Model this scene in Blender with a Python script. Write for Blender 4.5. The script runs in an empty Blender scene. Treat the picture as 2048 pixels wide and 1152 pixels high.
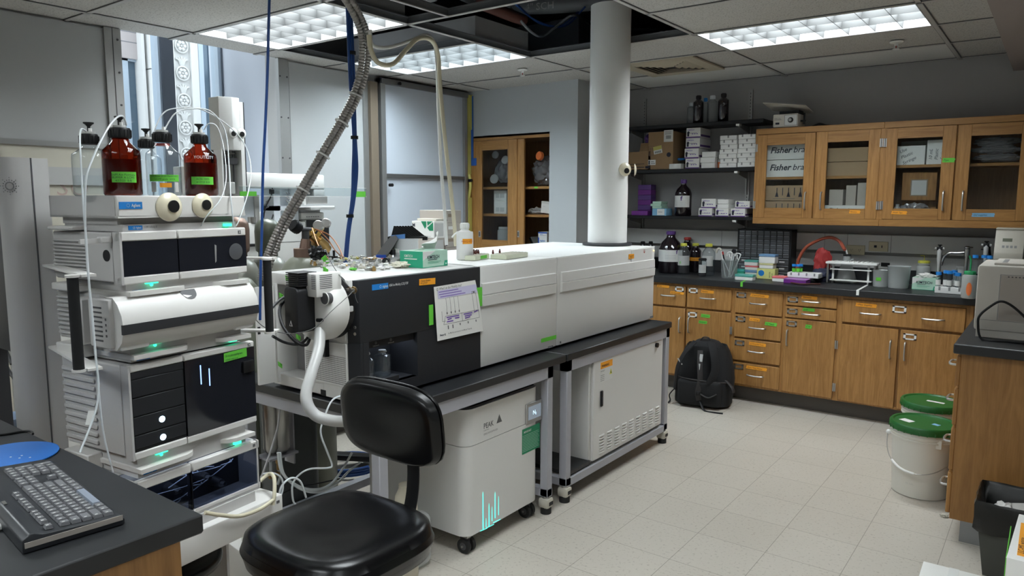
import bpy,bmesh,math,random
from mathutils import Vector,Matrix
S = bpy.context.scene
C = S.collection
PI = math.pi
# ------------------------------------------------------------------ camera
H = 1.58
FPX = 1458.437
_yaw,_pit,_rol = -0.642561176,0.120554016,0.00158143595
_f = Vector((math.sin(_yaw)*math.cos(_pit),math.cos(_yaw)*math.cos(_pit),-math.sin(_pit)))
_r = _f.cross(Vector((0,0,1))).normalized()
_u = _r.cross(_f)
_c,_s = math.cos(_rol),math.sin(_rol)
_r,_u = _c*_r + _s*_u,-_s*_r + _c*_u
cam_d = bpy.data.cameras.new('camera')
cam_d.sensor_width = 36.0
cam_d.lens = FPX/2048*36
cam_d.clip_start = 0.02
cam = bpy.data.objects.new('camera',cam_d)
C.objects.link(cam)
cam.matrix_world = Matrix(((_r.x,_u.x,-_f.x,0),(_r.y,_u.y,-_f.y,0),(_r.z,_u.z,-_f.z,H),(0,0,0,1)))
S.camera = cam
# ------------------------------------------------------------------ world (overcast daylight)
W = bpy.data.worlds.new('world'); S.world = W
W.use_nodes = True
bg = W.node_tree.nodes['Background']
bg.inputs[0].default_value = (0.87,0.94,1.0,1)
bg.inputs[1].default_value = 1.9
# ------------------------------------------------------------------ view
S.view_settings.view_transform = 'Standard'
S.view_settings.look = 'None'
S.view_settings.gamma = 1.0
S.view_settings.exposure = 0.74
S.cycles.max_bounces = 8
S.cycles.diffuse_bounces = 4
S.cycles.glossy_bounces = 3
S.cycles.transmission_bounces = 6
S.cycles.transparent_max_bounces = 24
S.cycles.caustics_reflective = False
S.cycles.caustics_refractive = False
S.cycles.sample_clamp_indirect = 6.0
S.cycles.use_denoising = True
LAMP = 17.0          # emission of a ceiling lens
random.seed(7)
ZC = 2.585          # ceiling height
# ------------------------------------------------------------------ pixel rays of the photograph -> points on planes of the room
def _ray(x,y): return (x-1024)/FPX*_r - (y-576)/FPX*_u + _f
def gx(x,y,X): d = _ray(x,y); return Vector((0,0,H)) + d*(X/d.x)
def gy(x,y,Y): d = _ray(x,y); return Vector((0,0,H)) + d*(Y/d.y)
def gz(x,y,Z): d = _ray(x,y); return Vector((0,0,H)) + d*((Z-H)/d.z)
# ------------------------------------------------------------------ materials
M = {}
def _nt(name):
    m = bpy.data.materials.new(name); m.use_nodes = True
    M[name] = m
    nt = m.node_tree
    return m,nt,nt.nodes['Principled BSDF']
def mat(name,col,rough=0.5,metal=0.0,spec=0.5,var=0.0,vs=6.0,bump=0.0,bs=80.0,coat=0.0,emit=None,es=0.0,alpha=None):
    m,nt,p = _nt(name)
    c = (*col,1)
    p.inputs['Base Color'].default_value = c
    p.inputs['Roughness'].default_value = rough
    p.inputs['Metallic'].default_value = metal
    p.inputs['Specular IOR Level'].default_value = spec
    p.inputs['Coat Weight'].default_value = coat
    if emit:
        p.inputs['Emission Color'].default_value = (*emit,1)
        p.inputs['Emission Strength'].default_value = es
    if alpha is not None: p.inputs['Alpha'].default_value = alpha
    tc = nt.nodes.new('ShaderNodeTexCoord')
    if var > 0:
        n = nt.nodes.new('ShaderNodeTexNoise'); n.inputs['Scale'].default_value = vs; n.inputs['Detail'].default_value = 4
        nt.links.new(tc.outputs['Object'],n.inputs['Vector'])
        r = nt.nodes.new('ShaderNodeMix'); r.data_type = 'RGBA'
        r.inputs[6].default_value = tuple(x*(1-var) for x in col)+(1,); r.inputs[7].default_value = tuple(min(1,x*(1+var)) for x in col)+(1,)
        nt.links.new(n.outputs['Fac'],r.inputs[0]); nt.links.new(r.outputs[2],p.inputs['Base Color'])
    if bump > 0:
        n2 = nt.nodes.new('ShaderNodeTexNoise'); n2.inputs['Scale'].default_value = bs; n2.inputs['Detail'].default_value = 3
        nt.links.new(tc.outputs['Object'],n2.inputs['Vector'])
        b = nt.nodes.new('ShaderNodeBump'); b.inputs['Strength'].default_value = bump; b.inputs['Distance'].default_value = 0.002
        nt.links.new(n2.outputs['Fac'],b.inputs['Height']); nt.links.new(b.outputs[0],p.inputs['Normal'])
    return m
def emis(name,col,s):
    m,nt,p = _nt(name)
    e = nt.nodes.new('ShaderNodeEmission'); e.inputs[0].default_value = (*col,1); e.inputs[1].default_value = s
    nt.links.new(e.outputs[0],nt.nodes['Material Output'].inputs[0])
def glass(name,tint,rough=0.02,ior=1.45,milky=0.0,mcol=(.8,.8,.8),edge=None):
    """clear or tinted thin glass / plastic: straight-through tint plus a fresnel reflection"""
    m,nt,p = _nt(name)
    t = nt.nodes.new('ShaderNodeBsdfTransparent'); t.inputs[0].default_value = (*tint,1)
    if edge:
        lw = nt.nodes.new('ShaderNodeLayerWeight'); lw.inputs[0].default_value = .5; pw = nt.nodes.new('ShaderNodeMath'); pw.operation = 'POWER'; pw.inputs[1].default_value = 3.0
        ec = nt.nodes.new('ShaderNodeMix'); ec.data_type = 'RGBA'; ec.inputs[6].default_value = (*tint,1); ec.inputs[7].default_value = (*edge,1)
        nt.links.new(lw.outputs['Facing'],pw.inputs[0]); nt.links.new(pw.outputs[0],ec.inputs[0]); nt.links.new(ec.outputs[2],t.inputs[0])
    g = nt.nodes.new('ShaderNodeBsdfGlossy'); g.inputs['Roughness'].default_value = rough
    fr0 = nt.nodes.new('ShaderNodeFresnel'); fr0.inputs[0].default_value = ior
    geo = nt.nodes.new('ShaderNodeNewGeometry'); sb = nt.nodes.new('ShaderNodeMath'); sb.operation = 'SUBTRACT'; sb.inputs[0].default_value = 1.0; nt.links.new(geo.outputs['Backfacing'],sb.inputs[1])
    fr = nt.nodes.new('ShaderNodeMath'); fr.operation = 'MULTIPLY'; nt.links.new(fr0.outputs[0],fr.inputs[0]); nt.links.new(sb.outputs[0],fr.inputs[1])
    mx = nt.nodes.new('ShaderNodeMixShader')
    src = t
    if milky > 0:
        d = nt.nodes.new('ShaderNodeBsdfDiffuse'); d.inputs[0].default_value = (*mcol,1)
        tr = nt.nodes.new('ShaderNodeBsdfTranslucent'); tr.inputs[0].default_value = (*mcol,1)
        a = nt.nodes.new('ShaderNodeAddShader'); h = nt.nodes.new('ShaderNodeMixShader'); h.inputs[0].default_value = 0.4
        nt.links.new(d.outputs[0],h.inputs[1]); nt.links.new(tr.outputs[0],h.inputs[2])
        m2 = nt.nodes.new('ShaderNodeMixShader'); m2.inputs[0].default_value = milky
        nt.links.new(t.outputs[0],m2.inputs[1]); nt.links.new(h.outputs[0],m2.inputs[2]); src = m2
    nt.links.new(fr.outputs[0],mx.inputs[0]); nt.links.new(src.outputs[0],mx.inputs[1]); nt.links.new(g.outputs[0],mx.inputs[2])
    nt.links.new(mx.outputs[0],nt.nodes['Material Output'].inputs[0])
def wood(name,a,b,scale=(14,14,1.1),rough=0.42):
    m,nt,p = _nt(name)
    N = nt.nodes.new; L = nt.links.new
    tc = N('ShaderNodeTexCoord'); mp = N('ShaderNodeMapping'); mp.inputs['Scale'].default_value = scale
    L(tc.outputs['Object'],mp.inputs[0])
    n = N('ShaderNodeTexNoise'); n.inputs['Scale'].default_value = 3.2; n.inputs['Detail'].default_value = 6; n.inputs['Distortion'].default_value = 1.2
    L(mp.outputs[0],n.inputs['Vector'])
    w = N('ShaderNodeTexNoise'); w.inputs['Scale'].default_value = 22; w.inputs['Detail'].default_value = 3
    L(mp.outputs[0],w.inputs['Vector'])
    ad = N('ShaderNodeMath'); ad.operation = 'MULTIPLY_ADD'; ad.inputs[1].default_value = 0.35; L(w.outputs['Fac'],ad.inputs[0]); L(n.outputs['Fac'],ad.inputs[2])
    cr = N('ShaderNodeValToRGB'); cr.color_ramp.elements[0].position = 0.45; cr.color_ramp.elements[0].color = (*a,1)
    cr.color_ramp.elements[1].position = 0.85; cr.color_ramp.elements[1].color = (*b,1)
    L(ad.outputs[0],cr.inputs[0]); L(cr.outputs[0],p.inputs['Base Color'])
    p.inputs['Roughness'].default_value = rough
# ------------------------------------------------------------------ mesh builder
class MB:
    def __init__(s,T=None): s.v = []; s.f = []; s.k = []; s.T = T
    def add(s,vs,fs,m):
        o = len(s.v)
        s.v += [s.T @ Vector(p) for p in vs] if s.T else [Vector(p) for p in vs]
        s.f += [tuple(i+o for i in f) for f in fs]; s.k += [m]*len(fs)
    def box(s,x0,y0,z0,x1,y1,z1,m=0,bev=0.0,seg=2,top=None):
        x0,x1 = min(x0,x1),max(x0,x1); y0,y1 = min(y0,y1),max(y0,y1); z0,z1 = min(z0,z1),max(z0,z1)
        vs = [(x0,y0,z0),(x1,y0,z0),(x1,y1,z0),(x0,y1,z0),(x0,y0,z1),(x1,y0,z1),(x1,y1,z1),(x0,y1,z1)]
        fs = [(0,3,2,1),(4,5,6,7),(0,1,5,4),(1,2,6,5),(2,3,7,6),(3,0,4,7)]
        if bev <= 0: s.add(vs,fs,m); return
        bev = min(bev,.49*min(x1-x0,y1-y0,z1-z0))
        b = bmesh.new(); vv = [b.verts.new(p) for p in vs]
        for f in fs: b.faces.new([vv[i] for i in f])
        bmesh.ops.bevel(b,geom=list(b.edges),offset=bev,segments=seg,profile=.5,affect='EDGES')
        s.bm(b,m)
    def bm(s,b,m):
        b.verts.index_update()
        s.add([v.co.copy() for v in b.verts],[tuple(v.index for v in f.verts) for f in b.faces],m); b.free()
    def cyl(s,p0,p1,r0,r1=None,seg=20,m=0,caps=True):
        p0 = Vector(p0); p1 = Vector(p1); r1 = r0 if r1 is None else r1
        d = (p1-p0).normalized(); a = d.orthogonal().normalized(); b = d.cross(a)
        vs = []
        for p,r in ((p0,r0),(p1,r1)):
            vs += [p+(a*math.cos(2*PI*i/seg)+b*math.sin(2*PI*i/seg))*r for i in range(seg)]
        fs = [(i,(i+1) % seg,seg+(i+1) % seg,seg+i) for i in range(seg)]
        if caps: fs += [tuple(range(seg-1,-1,-1)),tuple(range(seg,2*seg))]
        s.add(vs,fs,m)
    def lathe(s,prof,c=(0,0,0),seg=28,m=0,axis=None,sx=1,sy=1):
        """prof: (radius, height) pairs from bottom to top round the axis through c"""
        c = Vector(c)
        if axis is None: a,b,d = Vector((1,0,0)),Vector((0,1,0)),Vector((0,0,1))
        else: d = Vector(axis).normalized(); a = d.orthogonal().normalized(); b = d.cross(a)
        vs = []; fs = []; n = len(prof)
        for r,z in prof:
            vs += [c + a*math.cos(2*PI*i/seg)*r*sx + b*math.sin(2*PI*i/seg)*r*sy + d*z for i in range(seg)]
        for j in range(n-1):
            fs += [(j*seg+i,j*seg+(i+1) % seg,(j+1)*seg+(i+1) % seg,(j+1)*seg+i) for i in range(seg)]
        if prof[0][0] > 1e-4: fs.append(tuple(range(seg-1,-1,-1)))
        if prof[-1][0] > 1e-4: fs.append(tuple(range((n-1)*seg,n*seg)))
        s.add(vs,fs,m)
    def tube(s,pts,r,seg=8,m=0,smooth=True,sub=6,rx=None,cyc=False):
        pts = [Vector(p) for p in pts]
        if smooth and len(pts) > 2:
            P = []
            n = len(pts)
            for i in range(n-1):
                a = pts[max(i-1,0)]; b = pts[i]; c = pts[i+1]; d = pts[min(i+2,n-1)]
                for k in range(sub):
                    t = k/sub
                    P.append(.5*((2*b)+(c-a)*t+(2*a-5*b+4*c-d)*t*t+(3*b-a-3*c+d)*t**3))
            P.append(pts[-1]); pts = P
        n = len(pts); vs = []; fs = []
        t0 = (pts[1]-pts[0]).normalized(); up = t0.orthogonal().normalized()
        if rx: up = (Vector((0,0,1)) - t0*t0.z); up = up.normalized() if up.length > .1 else t0.orthogonal().normalized()
        for i,p in enumerate(pts):
            t = (pts[min(i+1,n-1)]-pts[max(i-1,0)]).normalized()
            up = (up - t*up.dot(t))
            up = up.normalized() if up.length > 1e-6 else t.orthogonal().normalized()
            b = t.cross(up)
            rr = r(i/(n-1)) if callable(r) else r
            for k in range(seg):
                a = 2*PI*(k+.5)/seg
                vs.append(p + up*math.sin(a)*rr + b*math.cos(a)*(rx or rr))
        for i in range(n-1):
            fs += [(i*seg+k,i*seg+(k+1) % seg,(i+1)*seg+(k+1) % seg,(i+1)*seg+k) for k in range(seg)]
        fs += [tuple(range(seg-1,-1,-1)),tuple(range((n-1)*seg,n*seg))]
        s.add(vs,fs,m)
    def prism(s,poly,lo,hi,ax='z',m=0,bev=0):
        """extrude a closed 2D outline along an axis: x -> (y,z) outline, y -> (x,z), z -> (x,y)"""
        def P(a,b,h): return {'x': (h,a,b),'y': (a,h,b),'z': (a,b,h)}[ax]
        n = len(poly)
        vs = [P(a,b,lo) for a,b in poly]+[P(a,b,hi) for a,b in poly]
        fs = [(i,(i+1) % n,n+(i+1) % n,n+i) for i in range(n)]+[tuple(range(n-1,-1,-1)),tuple(range(n,2*n))]
        if bev > 0:
            b = bmesh.new(); vv = [b.verts.new(p) for p in vs]
            for f in fs: b.faces.new([vv[i] for i in f])
            bmesh.ops.recalc_face_normals(b,faces=list(b.faces))
            bmesh.ops.bevel(b,geom=list(b.edges),offset=bev,segments=2,profile=.5,affect='EDGES',clamp_overlap=True)
            s.bm(b,m)
        else: s.add(vs,fs,m)
    def quad(s,a,b,c,d,m=0): s.add([a,b,c,d],[(0,1,2,3)],m)
    def slab(s,o,ux,uy,w,h,t,m=0):
        """thin slab from corner o, w along ux and h along uy, thickness t along ux x uy"""
        o = Vector(o); ux = Vector(ux).normalized(); uy = Vector(uy).normalized(); n = ux.cross(uy)
        q = [o,o+ux*w,o+ux*w+uy*h,o+uy*h]
        s.add(q+[p+n*t for p in q],[(0,3,2,1),(4,5,6,7),(0,1,5,4),(1,2,6,5),(2,3,7,6),(3,0,4,7)],m)
    def sphere(s,c,r,m=0,seg=16,rings=10,sz=1,sx=1,sy=1):
        prof = [(r*math.sin(PI*i/rings),-r*math.cos(PI*i/rings)*sz) for i in range(rings+1)]
        prof[0] = (1e-5,prof[0][1]); prof[-1] = (1e-5,prof[-1][1])
        s.lathe(prof,c,seg,m,sx=sx,sy=sy)
    def text(s,txt,o,ux,uy,size,m,off=0.0006,bold=0.0,shear=0.0,align='LEFT',wid=1.0):
        cu = bpy.data.curves.new('t','FONT'); cu.body = txt; cu.size = size; cu.shear = shear; cu.align_x = align
        cu.offset = bold*size; cu.resolution_u = 2
        ob = bpy.data.objects.new('t',cu); me = bpy.data.meshes.new_from_object(ob)
        ux = Vector(ux).normalized(); uy = Vector(uy).normalized(); n = ux.cross(uy); o = Vector(o)
        s.add([o+ux*v.co.x*wid+uy*v.co.y+n*off for v in me.vertices],[tuple(p.vertices) for p in me.polygons],m)
        bpy.data.objects.remove(ob); bpy.data.curves.remove(cu); bpy.data.meshes.remove(me)
    def obj(s,name,parent=None,label=None,inv=None,ang=38,kind=None):
        me = bpy.data.meshes.new(name)
        vs = [inv @ v for v in s.v] if inv else s.v
        me.from_pydata([tuple(v) for v in vs],[],s.f)
        ks = []
        for k in s.k:
            if k not in ks: ks.append(k)
        for k in ks: me.materials.append(M[k])
        ix = {k: i for i,k in enumerate(ks)}
        me.polygons.foreach_set('material_index',[ix[k] for k in s.k])
        me.update()
        b = bmesh.new(); b.from_mesh(me); bmesh.ops.remove_doubles(b,verts=b.verts,dist=1e-6); bmesh.ops.recalc_face_normals(b,faces=b.faces); b.to_mesh(me); b.free()
        me.polygons.foreach_set('use_smooth',[True]*len(me.polygons))
        me.set_sharp_from_angle(angle=math.radians(ang))
        o = bpy.data.objects.new(name,me); C.objects.link(o)
        if parent: o.parent = parent
        if label: o['label'] = label
        if kind: o['kind'] = kind
        return o
RM = {}
def thing(name,label,cat,loc=(0,0,0),rz=0.0,group=None):
    o = bpy.data.objects.new(name,None); C.objects.link(o); o.empty_display_size = .05
    o.location = loc; o.rotation_euler = (0,0,rz); o['label'] = label; o['category'] = cat
    if group: o['group'] = group
    RM[o.name] = (Matrix.Translation(Vector(loc)) @ Matrix.Rotation(rz,4,'Z')).inverted()
    return o
def root_of(o):
    while o.parent: o = o.parent
    return o
def part(name,m,parent,label=None,world=False,kind=None,ang=38):
    """link a builder as a child mesh; world=True when its vertices were given in room coordinates"""
    return m.obj(name,parent,label,RM.get(root_of(parent).name) if world else None,ang,kind)
def solo(name,m,label,cat,group=None,loc=(0,0,0),rz=0.0,world=True,kind=None):
    inv = (Matrix.Translation(Vector(loc)) @ Matrix.Rotation(rz,4,'Z')).inverted() if world else None
    o = m.obj(name,None,label,inv); o.location = loc; o.rotation_euler = (0,0,rz); o['category'] = cat
    if group: o['group'] = group
    if kind: o['kind'] = kind
    RM[o.name] = (Matrix.Translation(Vector(loc)) @ Matrix.Rotation(rz,4,'Z')).inverted()
    return o
def struct(name,m,parent=None):
    o = m.obj(name,parent)
    if not parent: o['kind'] = 'structure'
    return o
def dup(o,loc=None,rz=None,label=None,group=None,parent=None):
    r = o.copy(); C.objects.link(r); r.parent = parent
    if loc is not None: r.location = loc
    if rz is not None: r.rotation_euler = (0,0,rz)
    if label: r['label'] = label
    if group: r['group'] = group
    for ch in list(o.children): dup(ch,parent=r)
    return r
X_,Y_,Z_ = Vector((1,0,0)),Vector((0,1,0)),Vector((0,0,1))
# ------------------------------------------------------------------ palette
mat('white_metal',(.66,.65,.63),.42,bump=.05,bs=300)
mat('white_plastic',(.72,.71,.68),.38)
mat('warm_white',(.62,.58,.51),.45)
mat('bright_white',(.80,.80,.78),.5)
mat('lc_white',(.66,.645,.62),.42)
mat('lc_side',(.50,.49,.48),.5)
mat('lc_grey',(.40,.39,.38),.5)
mat('grey_metal',(.42,.42,.43),.4,bump=.03)
mat('light_grey',(.50,.50,.49),.5)
mat('mid_grey',(.25,.25,.25),.5)
mat('dark_grey',(.07,.07,.075),.5)
mat('charcoal',(.028,.029,.033),.45)
mat('panel_black',(.016,.017,.020),.55,spec=.35,bump=.04,bs=400)
mat('neb_black',(.012,.012,.014),.5,spec=.35)
mat('cap_olive',(.10,.11,.082),.35)
mat('hose_milk',(.50,.50,.49),.35)
mat('black_plastic',(.009,.009,.010),.45,spec=.3)
mat('black_rubber',(.012,.012,.012),.75)
mat('matt_black',(.008,.008,.009),.9)
mat('vinyl',(.005,.005,.0055),.27,spec=.32,bump=.06,bs=260)
mat('epoxy',(.016,.017,.019),.42,var=.25,vs=9)
mat('epoxy_dark',(.011,.012,.013),.40,var=.2,vs=9)
mat('smoked',(.014,.015,.020),.08,spec=.6)
mat('chrome',(.62,.62,.62),.18,1.0)
mat('steel',(.42,.41,.39),.34,1.0)
mat('brushed',(.55,.54,.52),.38,.9)
mat('brass',(.46,.30,.12),.32,1.0)
mat('copper',(.55,.24,.12),.3,1.0)
mat('gold',(.70,.46,.12),.3,.9)
mat('bronze_cap',(.20,.13,.10),.45,.6)
mat('tape_green',(.13,.55,.05),.6)
mat('tape_orange',(.86,.35,.02),.6)
mat('tape_yellow',(.52,.47,.12),.55)
mat('tape_blue',(.02,.10,.40),.6)
mat('tape_pale_blue',(.20,.42,.62),.6)
mat('ink',(.01,.012,.03),.7)
mat('print_grey',(.12,.12,.12),.7)
mat('print_purple',(.17,.09,.40),.7)
mat('paper',(.74,.73,.70),.85)
mat('paper_lilac',(.55,.52,.70),.85)
mat('label_white',(.70,.70,.68),.7)
mat('agilent_blue',(.01,.19,.55),.5)
mat('cap_blue',(.01,.07,.40),.45)
mat('tube_cap',(.02,.25,.72),.45)
mat('cap_yellow',(.62,.60,.08),.45)
mat('cap_red',(.42,.04,.03),.45)
mat('cap_purple',(.10,.04,.20),.45)
mat('cap_green',(.02,.28,.10),.5)
mat('lid_green',(.012,.115,.022),.42)
mat('bucket_white',(.68,.66,.60),.42)
mat('purple',(.15,.02,.22),.4)
mat('pink',(.72,.16,.17),.45)
mat('teal',(.05,.42,.36),.5)
mat('kim_green',(.02,.34,.19),.55)
mat('kim_pale',(.42,.62,.50),.55)
mat('merck_green',(.01,.22,.10),.55)
mat('blue_rack',(.10,.26,.60),.45)
mat('paper_yellow',(.62,.62,.22),.6)
mat('cardboard',(.30,.19,.10),.85,var=.12)
mat('carton_brown',(.36,.25,.15),.85)
mat('carton_grey',(.40,.36,.32),.85)
mat('poly_white',(.74,.74,.72),.6)
mat('amber_liquid',(.13,.022,.008),.3)
mat('dark_bottle',(.012,.007,.010),.08,coat=.6)
mat('cyl_green',(.22,.23,.18),.38,var=.15)
mat('cyl_silver',(.27,.27,.24),.33,.3,var=.12)
mat('cyl_dark',(.05,.05,.05),.35,.3)
mat('blue_hose',(.012,.06,.24),.4)
mat('cream_hose',(.62,.57,.42),.4)
mat('white_hose',(.68,.68,.66),.4)
mat('clear_tube',(.62,.66,.68),.3)
mat('red_hose',(.33,.07,.035),.55)
mat('red_bag',(.30,.02,.02),.7,bump=.3,bs=30)
mat('navy',(.012,.016,.045),.7)
mat('backpack',(.008,.008,.009),.9,bump=.35,bs=500)
mat('backpack_trim',(.018,.015,.015),.6)
mat('reflect',(.42,.42,.42),.4)
mat('beige',(.52,.49,.42),.5)
mat('beige_plate',(.62,.55,.38),.5)
mat('machine_beige',(.52,.49,.44),.5)
mat('blue_device',(.01,.03,.12),.4)
mat('lcd',(.12,.13,.09),.3)
mat('trash_grey',(.055,.058,.050),.5)
mat('trash_bag',(.010,.010,.009),.35,bump=.5,bs=25)
mat('nitrile',(.01,.02,.16),.4)
mat('mat_blue',(.01,.13,.46),.6)
mat('drawer_clear',(.085,.088,.095),.25)
mat('drawer_lip',(.20,.21,.23),.35)
mat('key',(.13,.132,.14),.45)
mat('keyboard_space',(.22,.25,.30),.35)
mat('keyboard_body',(.022,.024,.028),.38)
mat('stain',(.10,.09,.08),.6)
mat('eye_cream',(.72,.66,.50),.25,coat=.5)
mat('eye_white',(.78,.78,.75),.25,coat=.5)
mat('pupil',(.014,.014,.014),.3)
mat('board_white',(.44,.45,.45),.5)
mat('panel_cream',(.60,.57,.48),.55)
mat('blade',(.06,.062,.062),.6)
mat('hose_steel',(.33,.31,.29),.42,.55)
mat('marker_faint',(.50,.38,.34),.7)
mat('led_niche',(.5,.6,.8),.3,emit=(.75,.85,1),es=6)
mat('alu',(.40,.40,.39),.42,.75)
mat('alu_dark',(.20,.20,.20),.45,.7)
mat('tan_frame',(.24,.19,.14),.5,.3)
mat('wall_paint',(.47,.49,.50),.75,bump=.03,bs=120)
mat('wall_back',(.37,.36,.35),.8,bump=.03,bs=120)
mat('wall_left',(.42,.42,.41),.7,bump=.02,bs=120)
mat('wall_sky_tint',(.56,.60,.66),.7)  # blue of the sky light on the window jambs mixed into the colour
mat('rail_white',(.68,.67,.65),.6)
mat('soffit',(.34,.29,.27),.8)
mat('plenum',(.030,.030,.032),.9)
mat('tbar',(.46,.45,.43),.5)
mat('duct',(.28,.28,.28),.5,.3)
mat('pipe_grey',(.16,.17,.18),.6)
mat('pipe_red',(.075,.022,.015),.6)
mat('vent_beige',(.50,.44,.33),.55)
mat('toe_grey',(.11,.10,.09),.7)
mat('terracotta',(.66,.66,.64),.7,bump=.2,bs=20)
mat('terracotta_pink',(.42,.38,.37),.7,var=.1)
mat('joint',(.16,.17,.19),.8)
mat('win_frame',(.13,.15,.18),.4,.3)
mat('win_frame_light',(.42,.50,.58),.4,.2)
mat('far_glass',(.10,.15,.20),.12,.2)
mat('orange_plastic',(.80,.20,.06),.45)
mat('led_green',(.02,.4,.2),.3,emit=(.05,1,.5),es=1.1)
mat('led_cyan',(.02,.5,.5),.3,emit=(.10,.85,.70),es=.9)
mat('led_white',(.5,.6,.8),.3,emit=(.65,.85,1),es=1.6)
mat('reflection_blue',(.1,.2,.5),.3,emit=(.25,.42,1),es=1.6)
mat('led_amber',(.5,.4,.1),.3,emit=(1,.8,.35),es=1.2)
mat('screen',(.05,.06,.07),.25,emit=(.10,.12,.14),es=1.0)
mat('screen_text',(.5,.7,.9),.3,emit=(.55,.8,1),es=1.0)
glass('window_glass',(.95,.975,.99))
glass('cab_glass',(.90,.92,.92),ior=1.5)
glass('clear_bottle',(.92,.945,.955),ior=1.6,milky=.06,mcol=(.7,.75,.78),edge=(.30,.36,.42))
glass('amber_glass',(.52,.12,.05),ior=1.5,edge=(.10,.02,.01))
glass('water',(.95,.97,.98),ior=1.2)
glass('frosted',(.75,.78,.78),rough=.25,milky=.62,mcol=(.84,.86,.85))
glass('clear_beaker',(.85,.87,.87),rough=.1,milky=.22,mcol=(.8,.82,.82))
glass('translucent',(.8,.8,.8),rough=.3,milky=.8,mcol=(.82,.82,.80))
glass('acrylic',(.90,.94,.95),ior=1.45)
glass('film',(.78,.78,.80),rough=.12,ior=1.7,milky=.34,mcol=(.66,.66,.68))
glass('smoked_glass',(.32,.35,.42),ior=1.5)
emis('lens',(.90,.97,1.0),LAMP)
emis('lens_blue',(.80,.93,1.0),LAMP)
wood('oak',(.27,.125,.033),(.42,.215,.066))
wood('oak_dark',(.22,.10,.028),(.33,.165,.05))
wood('oak_rail',(.26,.12,.032),(.39,.20,.06),scale=(1.1,14,14))
wood('oak_int',(.20,.11,.05),(.28,.16,.075))
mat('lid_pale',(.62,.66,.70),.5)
mat('vial_cream',(.60,.62,.48),.5); mat('vial_amber',(.10,.018,.012),.2,coat=.5)
glass('squeeze',(.85,.85,.85),rough=.3,milky=.9,mcol=(.9,.9,.89))
mat('light_frost',(.55,.57,.58),.4)
mat('cream_wipe',(.68,.66,.55),.85)
mat('dark_cab',(.05,.055,.055),.45)
mat('jug_cream',(.50,.46,.36),.5)
mat('chair_grey',(.09,.12,.17),.35)
mat('lid_teal',(.10,.38,.33),.35); mat('lid_blue',(.16,.30,.50),.35); mat('lid_yellow',(.62,.60,.30),.4); mat('mauve',(.30,.10,.36),.35)
mat('grey_cart',(.36,.36,.39),.42)
# ================================================================== ROOM SHELL
XL,YB = -4.6,6.238
def floor_mat():
    m,nt,p = _nt('vct'); N = nt.nodes.new; L = nt.links.new
    tc = N('ShaderNodeTexCoord')
    b = N('ShaderNodeTexBrick'); b.offset = 0; b.inputs['Scale'].default_value = 1
    b.inputs['Brick Width'].default_value = .319; b.inputs['Row Height'].default_value = .319; b.inputs['Mortar Size'].default_value = .0016
    b.inputs['Color1'].default_value = (.545,.505,.445,1); b.inputs['Color2'].default_value = (.57,.53,.47,1); b.inputs['Mortar'].default_value = (.30,.27,.23,1)
    L(tc.outputs['Object'],b.inputs['Vector'])
    v = N('ShaderNodeTexNoise'); v.inputs['Scale'].default_value = 75; v.inputs['Detail'].default_value = 2; L(tc.outputs['Object'],v.inputs['Vector'])
    cr = N('ShaderNodeValToRGB'); cr.color_ramp.elements[0].position = .30; cr.color_ramp.elements[0].color = (.76,.75,.73,1)
    cr.color_ramp.elements[1].position = .42; cr.color_ramp.elements[1].color = (1,1,1,1); L(v.outputs['Fac'],cr.inputs[0])
    mx = N('ShaderNodeMix'); mx.data_type = 'RGBA'; mx.blend_type = 'MULTIPLY'; mx.inputs[0].default_value = 1
    L(b.outputs['Color'],mx.inputs[6]); L(cr.outputs[0],mx.inputs[7])
    w = N('ShaderNodeTexNoise'); w.inputs['Scale'].default_value = 1.6; w.inputs['Detail'].default_value = 3; L(tc.outputs['Object'],w.inputs['Vector'])
    cw = N('ShaderNodeValToRGB'); cw.color_ramp.elements[0].color = (.86,.85,.83,1); cw.color_ramp.elements[1].color = (1,1,1,1); L(w.outputs['Fac'],cw.inputs[0])
    m2 = N('ShaderNodeMix'); m2.data_type = 'RGBA'; m2.blend_type = 'MULTIPLY'; m2.inputs[0].default_value = 1
    L(mx.outputs[2],m2.inputs[6]); L(cw.outputs[0],m2.inputs[7]); L(m2.outputs[2],p.inputs['Base Color'])
    p.inputs['Roughness'].default_value = .36
floor_mat()
def tile_mat(name,c0,c1):
    m,nt,p = _nt(name); N = nt.nodes.new; L = nt.links.new
    tc = N('ShaderNodeTexCoord'); v = N('ShaderNodeTexNoise'); v.inputs['Scale'].default_value = 110; v.inputs['Detail'].default_value = 2; L(tc.outputs['Object'],v.inputs['Vector'])
    cr = N('ShaderNodeValToRGB'); cr.color_ramp.elements[0].position = .30; cr.color_ramp.elements[0].color = c0
    cr.color_ramp.elements[1].position = .46; cr.color_ramp.elements[1].color = c1; L(v.outputs['Fac'],cr.inputs[0]); L(cr.outputs[0],p.inputs['Base Color'])
    p.inputs['Roughness'].default_value = .9
tile_mat('ceil_tile',(.28,.27,.25,1),(.53,.515,.485,1))
tile_mat('ceil_tile_plain',(.60,.60,.58,1),(.68,.68,.66,1))
m = MB(); m.box(XL-.9,-3.0,-.06,3.0,YB+.1,0,'vct'); struct('floor',m)
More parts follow.
